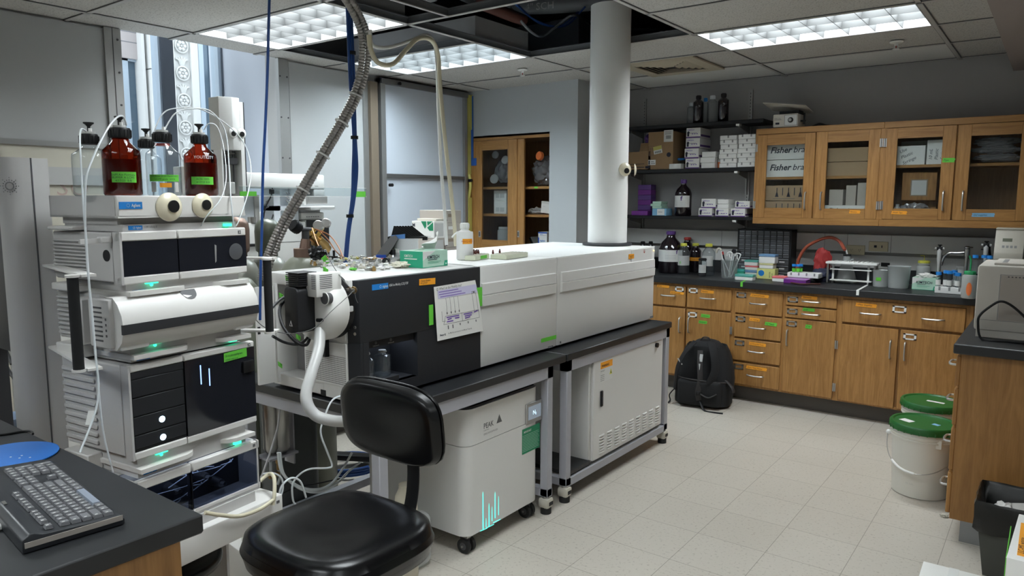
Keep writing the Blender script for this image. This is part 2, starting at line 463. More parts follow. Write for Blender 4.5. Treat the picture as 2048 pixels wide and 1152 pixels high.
# walls
m = MB()
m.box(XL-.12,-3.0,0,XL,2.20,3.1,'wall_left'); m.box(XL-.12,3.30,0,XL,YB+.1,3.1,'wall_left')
struct('wall_left',m)
m = MB(); m.box(XL-.85,3.30,0,XL-.12,3.42,3.3,'wall_sky_tint'); m.box(XL-.85,2.08,0,XL-.12,2.20,3.3,'wall_sky_tint')
m.box(XL-.78,2.20,0,XL-.66,3.30,.95,'wall_sky_tint')
struct('wall_window_recess',m)
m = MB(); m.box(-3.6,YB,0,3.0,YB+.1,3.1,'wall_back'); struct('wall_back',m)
m = MB(); m.box(3.0,-3.0,0,3.1,YB+.1,3.1,'wall_paint'); struct('wall_right',m)
m = MB(); m.box(XL-.12,-3.1,0,3.1,-3.0,3.1,'wall_paint'); struct('wall_near',m)
# pillar and the wall over the sliding-door cupboard
pcab = gy(1094,270,5.40)
m = MB(); m.box(-3.62,5.38,0,-3.335,YB+.02,3.1,'wall_paint'); struct('wall_pillar',m)
m = MB(); m.box(XL,5.40,pcab.z+.01,-3.62,5.50,3.1,'wall_paint'); struct('wall_over_cupboard',m)
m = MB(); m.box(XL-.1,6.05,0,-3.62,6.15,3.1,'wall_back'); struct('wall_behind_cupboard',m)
m = MB(); m.box(-.335,1.2,2.47,3.0,YB,3.1,'soffit'); struct('ceiling_soffit',m)
# plenum slab above
m = MB(); m.box(XL-.12,-3.1,3.1,3.1,YB+.1,3.2,'plenum'); struct('ceiling_slab',m)
# ---- ceiling grid: tile cells 1.22 x .61
GX = [XL,-4.32,-3.10,-1.88,-.66,.56,1.78,3.0]
GY = [-3.0]; y = -2.97+.005
while y < 6.2: GY.append(round(y,3)); y += .61
GY.append(YB)
# snap so that one line lies on 4.36
off = 4.355 - min(GY,key=lambda q: abs(q-4.355)); GY = [GY[0]]+[q+off for q in GY[1:-1]]+[GY[-1]]
def yi(v): return min(range(len(GY)),key=lambda i: abs(GY[i]-v))
iy = yi(4.355)
openc = {(1,iy-2),(2,iy-3),(2,iy-2),(2,iy-1)}
lamps = {(1,iy-3): 'a',(1,iy-1): 'b',(3,iy): 'c',
         (1,iy-7): 'd',(3,iy-5): 'e',(3,iy-9): 'f',(5,iy-4): 'g',(5,iy-8): 'h',(1,iy-10): 'i',(5,iy-1): 'k'}  # fixtures from d on are out of view, added to light the room
m = MB(); mp = MB()
for i in range(len(GX)-1):
    for j in range(len(GY)-1):
        if (i,j) in openc or (i,j) in lamps: continue
        if GX[i] >= -.67 and j >= yi(1.3) and (i,j) not in lamps and GX[i] > -.5: pass
        plain = (i == 3 and j == iy+2) or (i == 2 and j == iy+2)
        (mp if plain else m).box(GX[i]+.004,GY[j]+.004,ZC+.004,GX[i+1]-.004,GY[j+1]-.004,ZC+.022,'ceil_tile_plain' if plain else 'ceil_tile')
t = struct('ceiling',m)
p2 = mp.obj('ceiling_tile',t,'plain smooth ceiling tiles')
m = MB()
for g in GX[1:-1]:
    m.box(g-.012,-3,ZC-.003,g+.012,YB,ZC+.002,'tbar'); m.box(g-.016,-3,ZC-.0005,g-.012,YB,ZC+.003,'dark_grey'); m.box(g+.012,-3,ZC-.0005,g+.016,YB,ZC+.003,'dark_grey')  # dark side strips stand in for the shadow gap along the bars
for g in GY[1:-1]:
    for xa,xb in (((XL,-3.088),(-1.892,3.0)) if abs(g-GY[iy-1]) < .01 else ((XL,3.0),)):
        m.box(xa,g-.012,ZC-.003,xb,g+.012,ZC+.002,'tbar'); m.box(xa,g-.016,ZC-.0005,xb,g-.012,ZC+.003,'dark_grey'); m.box(xa,g+.012,ZC-.0005,xb,g+.016,ZC+.003,'dark_grey')
m.box(-2.79-.010,GY[iy-3],ZC-.003,-2.79+.010,GY[iy-2],ZC+.002,'tbar')
# the upright webs seen inside the open cells
for g,a,b in ((-3.10,GY[iy-3],GY[iy]),(-1.88,GY[iy-3],GY[iy]),(-4.32,GY[iy-2],GY[iy-1]),(-2.79,GY[iy-3],GY[iy-2])):
    m.box(g-.002,a,ZC,g+.002,b,ZC+.04,'pipe_grey'); m.box(g-.007,a,ZC+.034,g+.007,b,ZC+.042,'pipe_grey')
for g,a,b in ((GY[iy-3],-3.1,-1.88),(GY[iy-2],-4.32,-1.88),(GY[iy-1],-4.32,-3.10),(GY[iy],-3.1,-1.88)):
    m.box(a,g-.002,ZC,b,g+.002,ZC+.04,'pipe_grey'); m.box(a,g-.007,ZC+.034,b,g+.007,ZC+.042,'pipe_grey')
m.obj('ceiling_grid',t)
# ---- recessed lens fixtures: housing, bright lens, louver blades
lab = {'a': 'large recessed lattice ceiling light nearest the window','b': 'recessed lattice ceiling light beside the open ceiling, farther in','c': 'recessed lattice ceiling light on the right over the back counter',
       'd': 'recessed ceiling light behind the photographer by the window wall','e': 'recessed ceiling light over the near aisle','f': 'recessed ceiling light over the rear middle aisle',
       'g': 'recessed ceiling light over the right side of the room','h': 'recessed ceiling light in the rear right corner','i': 'recessed ceiling light in the rear left corner','k': 'recessed ceiling light beyond the soffit edge'}
for (i,j),k in lamps.items():
    if k in 'k': continue
    x0,x1,y0,y1 = GX[i]+.02,GX[i+1]-.02,GY[j]+.02,GY[j+1]-.02
    r = thing('ceiling_light',lab[k],'ceiling light',((x0+x1)/2,(y0+y1)/2,ZC),0,'recessed ceiling lights')
    z = ZC+.002
    h = MB()
    h.box(x0-.008,y0-.008,z+.16,x1+.008,y1+.008,z+.17,'duct')
    for a in ((x0-.008,y0-.008,x1+.008,y0),(x0-.008,y1,x1+.008,y1+.008),(x0-.008,y0,x0,y1),(x1,y0,x1+.008,y1)):
        h.box(a[0],a[1],z-.004,a[2],a[3],z+.16,'duct')
    part('housing',h,r,world=True)
    l = MB(); l.box(x0+.001,y0+.001,z+.060,x1-.001,y1-.001,z+.066,'lens_blue' if k == 'b' else 'lens'); part('lens',l,r,'glowing lens',world=True)
    g = MB()
    nx,ny = 8,3
    for q in range(1,nx):
        xx = x0+(x1-x0)*q/nx; g.prism([(xx-.0015,z+.001),(xx+.0015,z+.001),(xx+.006,z+.05),(xx-.006,z+.05)],y0+.001,y1-.001,'y','blade')
    for q in range(1,ny):
        yy = y0+(y1-y0)*q/ny; g.prism([(yy-.0015,z+.001),(yy+.0015,z+.001),(yy+.006,z+.05),(yy-.006,z+.05)],x0+.001,x1-.001,'x','blade')
    part('louver',g,r,world=True)
# ---- sprinklers and diffuser
for (px,py,w) in ((1045,138,'beside the open ceiling panel'),(1793,82,'behind the right ceiling light')):
    c = gz(px,py,ZC); m = MB()
    m.lathe([(.036,-.008),(.04,-.003),(.04,0)],(c.x,c.y,ZC-.004),20,'bright_white')
    m.cyl((c.x,c.y,ZC-.012),(c.x,c.y,ZC-.03),.009,m='bright_white'); m.cyl((c.x,c.y,ZC-.048),(c.x,c.y,ZC-.052),.020,m='bright_white')
    m.box(c.x-.012,c.y-.002,ZC-.05,c.x-.009,c.y+.002,ZC-.012,'bright_white'); m.box(c.x+.009,c.y-.002,ZC-.05,c.x+.012,c.y+.002,ZC-.012,'bright_white')
    m.cyl((c.x,c.y,ZC-.03),(c.x,c.y,ZC-.048),.003,m='cap_red')
    solo('ceiling_sprinkler',m,'small white ceiling sprinkler '+w,'sprinkler','ceiling sprinklers',(c.x,c.y,ZC))
c = gz(1345,134,ZC)
cx,cy = (GX[2]+GX[3])/2-.05,GY[iy+1]+.305
c = Vector((cx+.1,cy,ZC))
r = thing('air_diffuser','square beige curved-blade air diffuser in the ceiling right of the round column','vent',(c.x,c.y,ZC))
m = MB()
R0 = .30
for a,b in (((-R0,-R0),(R0,-R0+.09)),((-R0,R0-.09),(R0,R0)),((-R0,-R0+.09),(-R0+.09,R0-.09)),((R0-.09,-R0+.09),(R0,R0-.09))):
    m.box(c.x+a[0],c.y+a[1],ZC-.014,c.x+b[0],c.y+b[1],ZC-.003,'vent_beige')
part('frame',m,r,world=True)
m = MB(); m.box(c.x-.21,c.y-.21,ZC-.0045,c.x+.21,c.y+.21,ZC-.003,'matt_black')
part('duct_opening',m,r,world=True)
for q in range(5):
    m = MB()
    a = .045+q*.038
    pts = [(c.x+sx*a,c.y+sy*a) for sx,sy in ((-1,-1),(1,-1),(1,1),(-1,1))]
    for w in range(4):
        p0,p1 = Vector((*pts[w],0)),Vector((*pts[(w+1) % 4],0)); d = (p1-p0).normalized(); n = Vector((d.y,-d.x,0))
        m.add([p0+Vector((0,0,ZC-.016)),p1+Vector((0,0,ZC-.016)),p1+n*.022+Vector((0,0,ZC-.008)),p0+n*.022+Vector((0,0,ZC-.008)),
               p0+Vector((0,0,ZC-.013)),p1+Vector((0,0,ZC-.013)),p1+n*.022+Vector((0,0,ZC-.005)),p0+n*.022+Vector((0,0,ZC-.005))],
              [(0,1,2,3),(7,6,5,4),(0,4,5,1),(1,5,6,2),(2,6,7,3),(3,7,4,0)],'vent_beige')
    part('blade',m,r,world=True)
# ---- plenum contents seen through the open cells
def pl(px,py,z): return gz(px,py,z)
m = MB(); m.tube([pl(880,-40,2.95),pl(1000,8,2.95),pl(1170,5,2.95),pl(1320,-20,2.95)],.06,16,'pipe_grey');
m.text('4" SCH',pl(1050,22,2.88),pl(1200,8,2.88)-pl(1050,22,2.88),(_u),.07,'light_grey')
solo('drain_pipe',m,'dark grey drain pipe with white stencilling in the open ceiling','pipe',loc=(-2.0,4.0,2.95))
m = MB(); m.tube([pl(960,6,2.80),pl(1010,26,2.79),pl(1046,40,2.80)],.038,14,'pipe_red'); solo('sprinkler_pipe',m,'rust red pipe in the open ceiling above the cables','pipe',loc=(-2.3,3.7,2.9))
m = MB()
m.box(-3.0,2.6,2.66,-2.82,3.08,2.76,'duct'); solo('duct_box',m,'small grey metal box in the open ceiling by the near grid','metal box',loc=(-2.9,2.8,2.66))
m = MB(); m.tube([pl(1030,8,2.85),pl(1070,40,2.82),pl(1120,52,2.82),pl(1160,20,2.9)],.006,6,'blue_hose'); m.tube([pl(1036,10,2.86),pl(1078,46,2.83),pl(1130,52,2.83),pl(1170,14,2.9)],.006,6,'blue_hose')
solo('data_cable',m,'blue data cables drooping in the open ceiling','cable',loc=(-2.3,3.8,2.82))
m = MB(); m.tube([pl(1020,15,2.85),pl(1060,62,2.72),pl(1085,72,2.75),pl(1110,55,2.8),pl(1150,30,2.86),pl(1200,55,2.86),pl(1330,60,2.86)],.009,8,'pipe_grey')
solo('flexible_conduit',m,'grey flexible conduit looping in the open ceiling beside the column','conduit',loc=(-2.3,3.9,2.75))
# ---- wall panels on the left wall (blackout boards, rails)
p = gx(10,280,XL)
m = MB()
m.box(XL+.002,-1.2,1.90,XL+.02,2.105,ZC-.01,'board_white')
w1 = m.obj('wall_board',bpy.data.objects['wall_left'])
m = MB(); m.box(XL+.002,-1.2,0.2,XL+.016,2.105,1.88,'panel_cream'); m.text('SU',(XL+.018,1.79,1.60),Y_,Z_,.16,'marker_faint',bold=-.012); m.box(XL+.016,1.55,1.66,XL+.03,2.105,1.76,'light_grey')
m.obj('wall_board_low',bpy.data.objects['wall_left'])
m = MB(); m.box(XL+.002,-1.2,1.875,XL+.028,2.11,1.905,'alu'); m.box(XL,2.105,0.2,XL+.035,2.20,ZC,'alu')
m.box(XL+.0351,2.150,0.2,XL+.037,2.1535,ZC,'dark_grey'); m.box(XL+.002,1.50,.2,XL+.025,1.53,ZC,'alu')
for q in range(9): m.cyl((XL+.035,2.18,1.0+q*.19),(XL+.039,2.18,1.0+q*.19),.006,m='dark_grey',seg=10)
m.obj('trim_1',bpy.data.objects['wall_left'])
m = MB(); m.box(XL,3.30,.2,XL+.035,3.385,ZC,'alu'); m.box(XL+.002,3.40,.2,XL+.018,4.10,ZC-.01,'board_white'); m.box(XL+.002,4.10,.2,XL+.03,4.15,ZC,'alu')
for q in range(5): m.cyl((XL+.035,3.31,1.3+q*.29),(XL+.039,3.31,1.3+q*.29),.006,m='dark_grey',seg=10); m.cyl((XL+.035,3.37,1.3+q*.29),(XL+.039,3.37,1.3+q*.29),.006,m='dark_grey',seg=10)
m.obj('trim_2',bpy.data.objects['wall_left'])
# far board with rolled frame and cross bar
r = thing('sliding_wall_panel','tall grey-white sliding window panel in a metal track beyond the hoses','wall panel',(XL,4.8,0))
m = MB(); m.box(XL+.03,4.30,.25,XL+.05,5.33,ZC-.05,'wall_sky_tint'); part('panel',m,r,world=True)
m = MB(); m.box(XL+.001,4.15,.2,XL+.06,4.23,2.53,'tan_frame'); m.box(XL+.001,4.25,.2,XL+.075,4.30,ZC-.02,'alu'); m.box(XL+.02,4.25,ZC-.06,XL+.09,5.34,ZC-.02,'alu_dark'); m.box(XL+.02,5.30,.2,XL+.08,5.335,ZC-.02,'alu')
part('track_frame',m,r,world=True)
m = MB(); m.box(XL+.05,4.30,1.765,XL+.075,5.33,1.795,'alu_dark'); part('cross_bar',m,r,world=True)
for yy,zz in ((4.33,1.70),(5.36,1.76),(4.44,ZC-.045)):
    m = MB(); m.cyl((XL+.075,yy,zz),(XL+.11,yy,zz),.014,m='black_plastic',seg=12); part('knob',m,r,world=True)
m = MB()
m.box(XL+.03,5.345,1.82,XL+.075,5.395,ZC-.03,'tape_yellow'); m.box(XL+.03,5.345,.3,XL+.085,5.39,1.60,'tape_yellow'); m.tube([(XL+.06,5.37,1.83),(XL+.08,5.375,1.72),(XL+.06,5.37,1.60)],.018,6,'tape_yellow')
m.box(XL+.035,5.385,ZC-.35,XL+.088,5.399,ZC-.03,'tape_yellow')
solo('yellow_sealing_film',m,'yellow plastic film strip sealing the wall corner beside the oak cupboard','plastic film',loc=(XL+.05,5.37,.3))
m = MB(); m.box(XL+.076,5.392,1.96,XL+.10,5.3995,ZC-.04,'tape_blue'); m.box(XL+.075,5.392,1.90,XL+.14,5.3995,1.97,'tape_blue')
m.obj('wall_tape',bpy.data.objects['wall_over_cupboard'])
# ---- window
XW = XL-.72
m = MB()
def wf(px0,px1,mt,X=XW,d=.06):
    a = gx(px0,200,X).y; b = gx(px1,200,X).y; m.box(X-d,a,.95,X+d,b,3.1,mt)
wf(318,343,'win_frame'); wf(314,318,'win_frame_light',d=.05); wf(438,462,'win_frame'); wf(432,438,'win_frame_light',d=.05)
m.box(XW-.06,2.20,.95,XW+.06,3.30,1.02,'win_frame')
struct('window_1',m)
m = MB(); m.box(XW-.004,2.21,1.0,XW+.004,3.29,3.08,'window_glass'); m.obj('window_pane',bpy.data.objects['window_1'])
# ---- building across the light well
XF = XL-2.1
r = thing('terracotta_facade','pale terracotta building front with flower reliefs seen through the window','building',(XF,4.0,0))
def fy(px,X=XF): return gx(px,150,X).y
m = MB(); m.box(XF-.3,1.0,0,XF-.2,7.2,6.0,'terracotta')
for k,(a,b,dd) in enumerate(((286,292,.16),(294,300,.10),(302,314,.20),(228,242,.02))):
    m.box(XF-.2,fy(a,XF-.2+dd),0,XF-.2+dd,fy(b,XF-.2+dd),6,'terracotta')
m.box(XF-.2,fy(385,XF-.1),0,XF-.1,fy(398,XF-.1),6,'terracotta')
a0,b0 = fy(341),fy(386)
m.box(XF-.2,a0,0,XF,b0,6,'terracotta')
m.box(XF,a0-.01,0,XF+.03,a0+.03,6,'terracotta'); m.box(XF,b0-.03,0,XF+.03,b0+.01,6,'terracotta')
part('facade_wall',m,r,world=True)
cyy = (a0+b0)/2
for k in range(9):
    zc = 1.75+k*.25
    m = MB()
    m.lathe([(.060,0),(.068,.022),(.058,.026),(.054,.008),(.0,.008)],(XF,cyy,zc),20,'terracotta',axis=(1,0,0))
    for q in range(6):
        an = q*PI/3; m.sphere((XF+.012,cyy+.032*math.cos(an),zc+.032*math.sin(an)),.019,'terracotta',8,6)
    m.sphere((XF+.016,cyy,zc),.012,'terracotta',8,6)
    for q in (-2,-1,0,1,2):
        m.tube([(XF+.006,cyy+q*.006,zc+.065),(XF+.012,cyy+q*.014,zc+.115),(XF+.006,cyy+q*.030,zc+.155-abs(q)*.012)],.009,6,'terracotta',sub=3)
    part('flower_relief',m,r,world=True)
for (a,b,zt,nm) in ((246,285,2.88,'w1'),(399,432,9,'w2')):
    m = MB(); y0,y1 = fy(a,XF-.15),fy(b,XF-.15)
    zt = min(zt,4.5)
    m.box(XF-.199,y0,0,XF-.15,y0+.05,zt,'win_frame_light'); m.box(XF-.199,y1-.05,0,XF-.15,y1,zt,'win_frame_light'); m.box(XF-.199,y0,zt-.06,XF-.15,y1,zt,'win_frame_light')
    w = part('window',m,r,world=True)
    m = MB(); m.box(XF-.199,y0+.05,0,XF-.18,y1-.05,zt-.06,'far_glass'); part('pane',m,w,world=True)
m = MB()
for zz in (2.1,2.75,3.4): m.box(XF-.2,fy(302,XF),zz,XF+.002,fy(314,XF),zz+.008,'joint');
for q in range(7): m.box(XF-.2,fy(228)-.05,2.98+q*.09,XF-.118,fy(286,XF-.12),2.985+q*.09,'joint')
m.box(XF-.2,fy(222)-.1,2.84,XF-.12,fy(286,XF-.12),3.6,'terracotta_pink')
part('lintel_brickwork',m,r,world=True)
# ================================================================== BACK WALL: base cabinets, counter, wall cabinets, shelves
YF = 5.569      # door faces
ZK = .950       # counter top
def handle_h(x,z,parent,L=.125,Y=YF):
    m = MB(); m.tube([(x-L/2,Y,z),(x-L/2+.004,Y-.020,z+.001),(x-L/4,Y-.028,z),(x+L/4,Y-.028,z),(x+L/2-.004,Y-.020,z+.001),(x+L/2,Y,z)],.0055,8,'brushed',sub=3)
    return part('handle',m,parent,world=True)
def handle_v(x,z,parent,L=.125,Y=YF):
    m = MB(); m.tube([(x,Y,z-L/2),(x,Y-.020,z-L/2+.004),(x,Y-.028,z-L/4),(x,Y-.028,z+L/4),(x,Y-.020,z+L/2-.004),(x,Y,z+L/2)],.0055,8,'brushed',sub=3)
    return part('handle',m,parent,world=True)
def holder(x,z,parent,white=False,Y=YF,w=.075,h=.040):
    m = MB(); k = 'bright_white' if white else 'brushed'
    for a in ((x-w/2,z-h/2,x+w/2,z-h/2+.009),(x-w/2,z+h/2-.009,x+w/2,z+h/2),(x-w/2,z-h/2,x-w/2+.014,z+h/2),(x+w/2-.014,z-h/2,x+w/2,z+h/2)):
        m.box(a[0],Y-.004,a[1],a[2],Y,a[3],k)
    return part('label_holder',m,parent,world=True)
def tape(x,z,w,h,parent,col='tape_orange',txt='',Y=YF,tilt=-.02,name='tape_label',ts=None):
    m = MB(); ux = Vector((math.cos(tilt),0,math.sin(tilt))); uy = Vector((-math.sin(tilt),0,math.cos(tilt)))
    o = Vector((x,Y-.0015,z))-ux*w/2-uy*h/2
    n = 4; top = []; e = .003
    pts = [o,o+ux*w,o+ux*(w-.003)+uy*h*.3,o+ux*(w+.002)+uy*h*.6,o+ux*(w-.002)+uy*h,o+uy*h,o+ux*.003+uy*h*.6,o-ux*.002+uy*h*.3]
    nn = ux.cross(uy)*.0008
    k = len(pts); m.add(pts+[p+nn for p in pts],[tuple(range(k,2*k)),tuple(range(k-1,-1,-1))]+[(i,(i+1) % k,k+(i+1) % k,k+i) for i in range(k)],col)
    if txt:
        ts = ts or h*.62
        m.text(txt,o+ux*w*.06+uy*h*.3+nn,ux,uy,ts,'ink',shear=.35,wid=min(1.0,w*.88/(len(txt)*ts*.52)))
    return part(name,m,parent,world=True)
def front(name,x0,x1,z0,z1,parent,Y=YF,wood='oak'):
    m = MB(); m.box(x0,Y,z0,x1,Y+.019,z1,wood,bev=.003,seg=1); return part(name,m,parent,world=True)
def hinge(x,z,parent,Y=YF):
    m = MB(); m.box(x-.010,Y-.004,z-.030,x+.010,Y,z+.030,'brushed'); m.cyl((x,Y-.006,z-.030),(x,Y-.006,z+.030),.004,m='steel',seg=8)
    return part('hinge',m,parent,world=True)
def carcass(x0,x1,parent,rails=(),stiles=()):
    m = MB()
    m.box(x0,YF+.02,.125,x0+.018,YB-.02,.90,'oak'); m.box(x1-.018,YF+.02,.125,x1,YB-.02,.90,'oak')
    m.box(x0,YF+.02,.125,x1,YF+.038,.90,'oak_dark'); m.box(x0,YB-.03,.125,x1,YB-.02,.90,'oak'); m.box(x0,YF+.02,.125,x1,YB-.02,.14,'oak')
    part('body',m,parent,world=True)
    m = MB()
    for a in ((x0,.125,x0+.022,.90),(x1-.022,.125,x1,.90),(x0+.022,.878,x1-.022,.90),(x0+.022,.125,x1-.022,.145)): m.box(a[0]+.0003,YF+.010,a[1],a[2]-.0003,YF+.0195,a[3],'oak')
    part('face_frame',m,parent,world=True)
r = thing('base_cabinet','oak base cabinet behind the black backpack, two drawers over two doors','cabinet',(-2.40,5.9,0))
carcass(-2.80,-2.005,r)
d = front('drawer',-2.785,-2.402,.712,.88,r); handle_h(-2.60+.05,.795,d); holder(-2.455,.855,d,True); tape(-2.60,.868,.11,.022,d,txt='pH etc')
tape(-2.475,.822,.12,.020,d,txt='Auto Pipettor tips',tilt=-.03)
d = front('drawer',-2.388,-2.020,.712,.88,r); handle_h(-2.21,.798,d); holder(-2.335,.853,d,True); tape(-2.215,.852,.105,.024,d,txt='Pipettes')
d = front('door',-2.785,-2.402,.14,.696,r); handle_v(-2.44,.56,d)
d = front('door',-2.388,-2.020,.14,.696,r); handle_v(-2.36,.568,d); holder(-2.335,.655,d,True); tape(-2.225,.655,.075,.026,d,'tape_green','Columns'); tape(-2.245,.602,.07,.024,d,'tape_green','Standards'); hinge(-2.013,.56,d); hinge(-2.013,.24,d)
r = thing('drawer_cabinet','oak cabinet of four equal drawers left of the backpack-side doors, taped in orange','cabinet',(-1.81,5.9,0))
r['label'] = 'oak base cabinet with a column of four equal drawers'
carcass(-2.005,-1.612,r)
for z0,z1,tx,tw in ((.705,.88,'LC parts and Ferrules',.14),(.516,.692,'LC Tubing',.08),(.33,.502,'LC Pump Bulk Tools',.13),(.14,.313,'Waste, Tubing, Retainer',.16)):
    d = front('drawer',-1.99,-1.625,z0,z1,r); handle_h(-1.807,z0+.085,d); holder(-1.94,z1-.033,d); tape(-1.80 if tw > .1 else -1.83,z1-.028,tw,.024,d,txt=tx)
    if tw == .08: tape(-1.705,z1-.05,.09,.026,d,'tape_green','LC Tools',ts=.017)
r = thing('base_cabinet','oak base cabinet with two shallow drawers over a single door','cabinet',(-1.42,5.9,0))
carcass(-1.612,-1.225,r)
for z0,z1,c,tx in ((.80,.88,'tape_orange','Glassware'),(.707,.790,'tape_green','tools')):
    d = front('drawer',-1.604,-1.243,z0,z1,r); handle_h(-1.42,z0+.038,d); holder(-1.552,z1-.035,d); tape(-1.435,z1-.012,.11 if c == 'tape_orange' else .085,.024,d,c,tx)
d = front('door',-1.604,-1.243,.137,.697,r); handle_v(-1.578,.553,d,.12); holder(-1.552,.662,d); tape(-1.43,.652,.045,.028,d,'tape_green','C18')
hinge(-1.232,.54,d); hinge(-1.232,.225,d)
r = thing('base_cabinet','wide oak base cabinet with one full-width drawer over two doors by the green-lidded buckets','cabinet',(-.83,5.9,0))
carcass(-1.225,-.43,r)
d = front('drawer',-1.205,-.45,.712,.876,r); handle_h(-1.02,.788,d,.13); handle_h(-.635,.786,d,.13); holder(-.84,.835,d,True,w=.085,h=.046); tape(-1.05,.845,.135,.026,d,txt='+Misc Supplies',ts=.018)
d = front('door',-1.205,-.838,.135,.695,r); handle_v(-.879,.55,d)
d = front('door',-.822,-.45,.135,.695,r); handle_v(-.789,.548,d); holder(-.765,.652,d,True,w=.08,h=.042)
r = thing('base_cabinet','oak corner cabinet section hidden behind the right bench','cabinet',(.3,5.9,0))
carcass(-.43,1.6,r); d = front('door',-.40,.4,.14,.88,r)
m = MB(); m.box(-2.80,5.67,0,1.6,5.69,.125,'toe_grey'); m.box(-3.33,YF+.02,0,-2.80,YB-.02,.90,'oak'); struct('baseboard_back',m)
# counter
m = MB(); m.box(-3.33,5.543,.90,1.8,YB-.002,ZK,'epoxy',bev=.004,seg=1)
ct = solo('countertop',m,'long black epoxy countertop along the back wall','countertop',loc=(-1,5.9,.9))
m = MB(); m.box(-3.33,YB-.022,ZK,1.8,YB-.001,ZK+.10,'epoxy'); part('backsplash',m,ct,world=True)
def ctape(px0,py0,px1,py1,k,nm):
    a = gz(px0,py0,ZK); a.y = 5.543; b = gz(px1,py1,ZK); m = MB()
    d = (b-a); d.z = 0; s = Vector((d.y,-d.x,0)).normalized()*.009
    m.add([a-s+Z_*.001,a+s+Z_*.001,b+s+Z_*.001,b-s+Z_*.001],[(0,1,2,3)],k)
    m.box(a.x-.009,a.y-.001,ZK-.035,a.x+.009,a.y,ZK+.001,k); part(nm,m,ct,world=True)
ctape(1477,566,1510,552,'tape_green','tape_strip'); ctape(1703,586,1735,570,'bright_white','tape_strip')
# service raceway on wall above counter
r = thing('service_raceway','pale grey wall raceway running over the back counter with two beige outlets','raceway',(-1.2,YB,1.1))
m = MB(); m.box(-3.33,YB-.05,1.18,1.8,YB-.002,1.315,'rail_white',bev=.004,seg=1); m.box(-3.33,YB-.02,1.055,1.8,YB-.002,1.155,'rail_white')
for x in (-1.50,-1.33,-1.02,-2.35): m.box(x-.0015,YB-.0515,1.18,x+.0015,YB-.0498,1.315,'mid_grey')
part('rail',m,r,world=True)
yo = YB-.052
for (px,py,k) in ((1711,500,0),(1757,493,1)):
    p = gy(px,py,yo); m = MB(); m.box(p.x-.068,yo-.006,p.z-.038,p.x+.068,yo,p.z+.038,'beige_plate',bev=.003,seg=1)
    if k == 0:
        for s in (-.03,.03):
            m.cyl((p.x+s,yo-.006,p.z),(p.x+s,yo-.0075,p.z),.017,m='beige_plate',seg=16); m.box(p.x+s-.007,yo-.009,p.z-.002,p.x+s-.005,yo-.0074,p.z+.008,'ink'); m.box(p.x+s+.005,yo-.009,p.z-.002,p.x+s+.007,yo-.0074,p.z+.008,'ink'); m.cyl((p.x+s,yo-.007,p.z-.008),(p.x+s,yo-.009,p.z-.008),.0025,m='ink',seg=8)
    else:
        m.box(p.x-.03,yo-.009,p.z-.009,p.x-.012,yo-.0055,p.z+.009,'ink'); m.box(p.x+.022,yo-.011,p.z-.009,p.x+.028,yo-.0055,p.z+.009,'ink')
    part('outlet_plate',m,r,world=True)
p = gy(1771,529,YB-.02); m = MB(); m.box(p.x-.03,YB-.03,p.z-.014,p.x+.03,YB-.019,p.z+.014,'matt_black'); part('cable_port',m,r,world=True)
# ---- wall cabinets
YU = 5.883
def glassdoor(x0,x1,z0,z1,gx0,gx1,gz0,gz1,parent,side):
    m = MB(); Y1 = YU+.02
    m.box(x0,YU,z0,gx0,Y1,z1,'oak',bev=.002,seg=1); m.box(gx1,YU,z0,x1,Y1,z1,'oak',bev=.002,seg=1)
    m.box(gx0,YU,z0,gx1,Y1,gz0,'oak_rail'); m.box(gx0,YU,gz1,gx1,Y1,z1,'oak_rail')
    d = part('door',m,parent,world=True)
    m = MB(); m.box(gx0,YU+.008,gz0,gx1,YU+.012,gz1,'cab_glass'); part('door_glass',m,d,'clear glass pane',world=True)
    handle_v((x1-.052) if side > 0 else (x0+.055),z0+.133,d,.13,YU)
    hx = x0-.006 if side > 0 else x1+.006
    hinge(hx,z1-.10,d,YU); hinge(hx,z0+.10,d,YU)
    return d
def wallcab(x0,x1,label,shelf,xd=None):
    r = thing('wall_cabinet',label,'cabinet',((x0+x1)/2,6.05,1.39))
    m = MB(); z0,z1 = 1.392,2.139; t = .018
    m.box(x0,YU+.02,z0+.04,x0+t,YB-.003,z1,'oak_int'); m.box(x1-t,YU+.02,z0+.04,x1,YB-.003,z1,'oak_int'); m.box(x0,YU+.02,z0+.04,x1,YB-.003,z0+.058,'oak_int')
    m.box(x0,YU+.02,z1-t,x1,YB-.003,z1,'oak_int'); m.box(x0,YB-.012,z0+.04,x1,YB-.003,z1,'oak_int')
    part('body',m,r,world=True)
    m = MB(); m.box(x0,YU+.001,z0,x1,YU+.021,z0+.050,'oak_rail',bev=.002,seg=1); m.box(x0,YU+.001,z1-.045,x1,YU+.021,z1,'oak_rail',bev=.002,seg=1)
    m.box(x0,YU+.004,z0+.05,x0+.02,YU+.021,z1-.045,'oak'); m.box(x1-.02,YU+.004,z0+.05,x1,YU+.021,z1-.045,'oak'); mid = (x0+x1)/2 if xd is None else xd
    m.box(mid-.02,YU+.0201,z0+.05,mid+.02,YU+.03,z1-.045,'oak')
    part('face_frame',m,r,world=True)
    m = MB(); m.box(x0+t,YU+.05,shelf-.02,x1-t,YB-.012,shelf,'oak_rail'); part('shelf',m,r,world=True)
    return r
r = wallcab(-1.985,-1.06,'oak wall cabinet with glass doors holding white and brown cartons, nearest the open shelves',1.762,-1.527)
d = glassdoor(-1.970,-1.530,1.442,2.090,-1.894,-1.607,1.519,2.008,r,1)
d = glassdoor(-1.522,-1.080,1.442,2.092,-1.442,-1.158,1.517,2.011,r,-1); tape(-1.225,1.494,.075,.024,d,txt='Filtration',Y=YU)
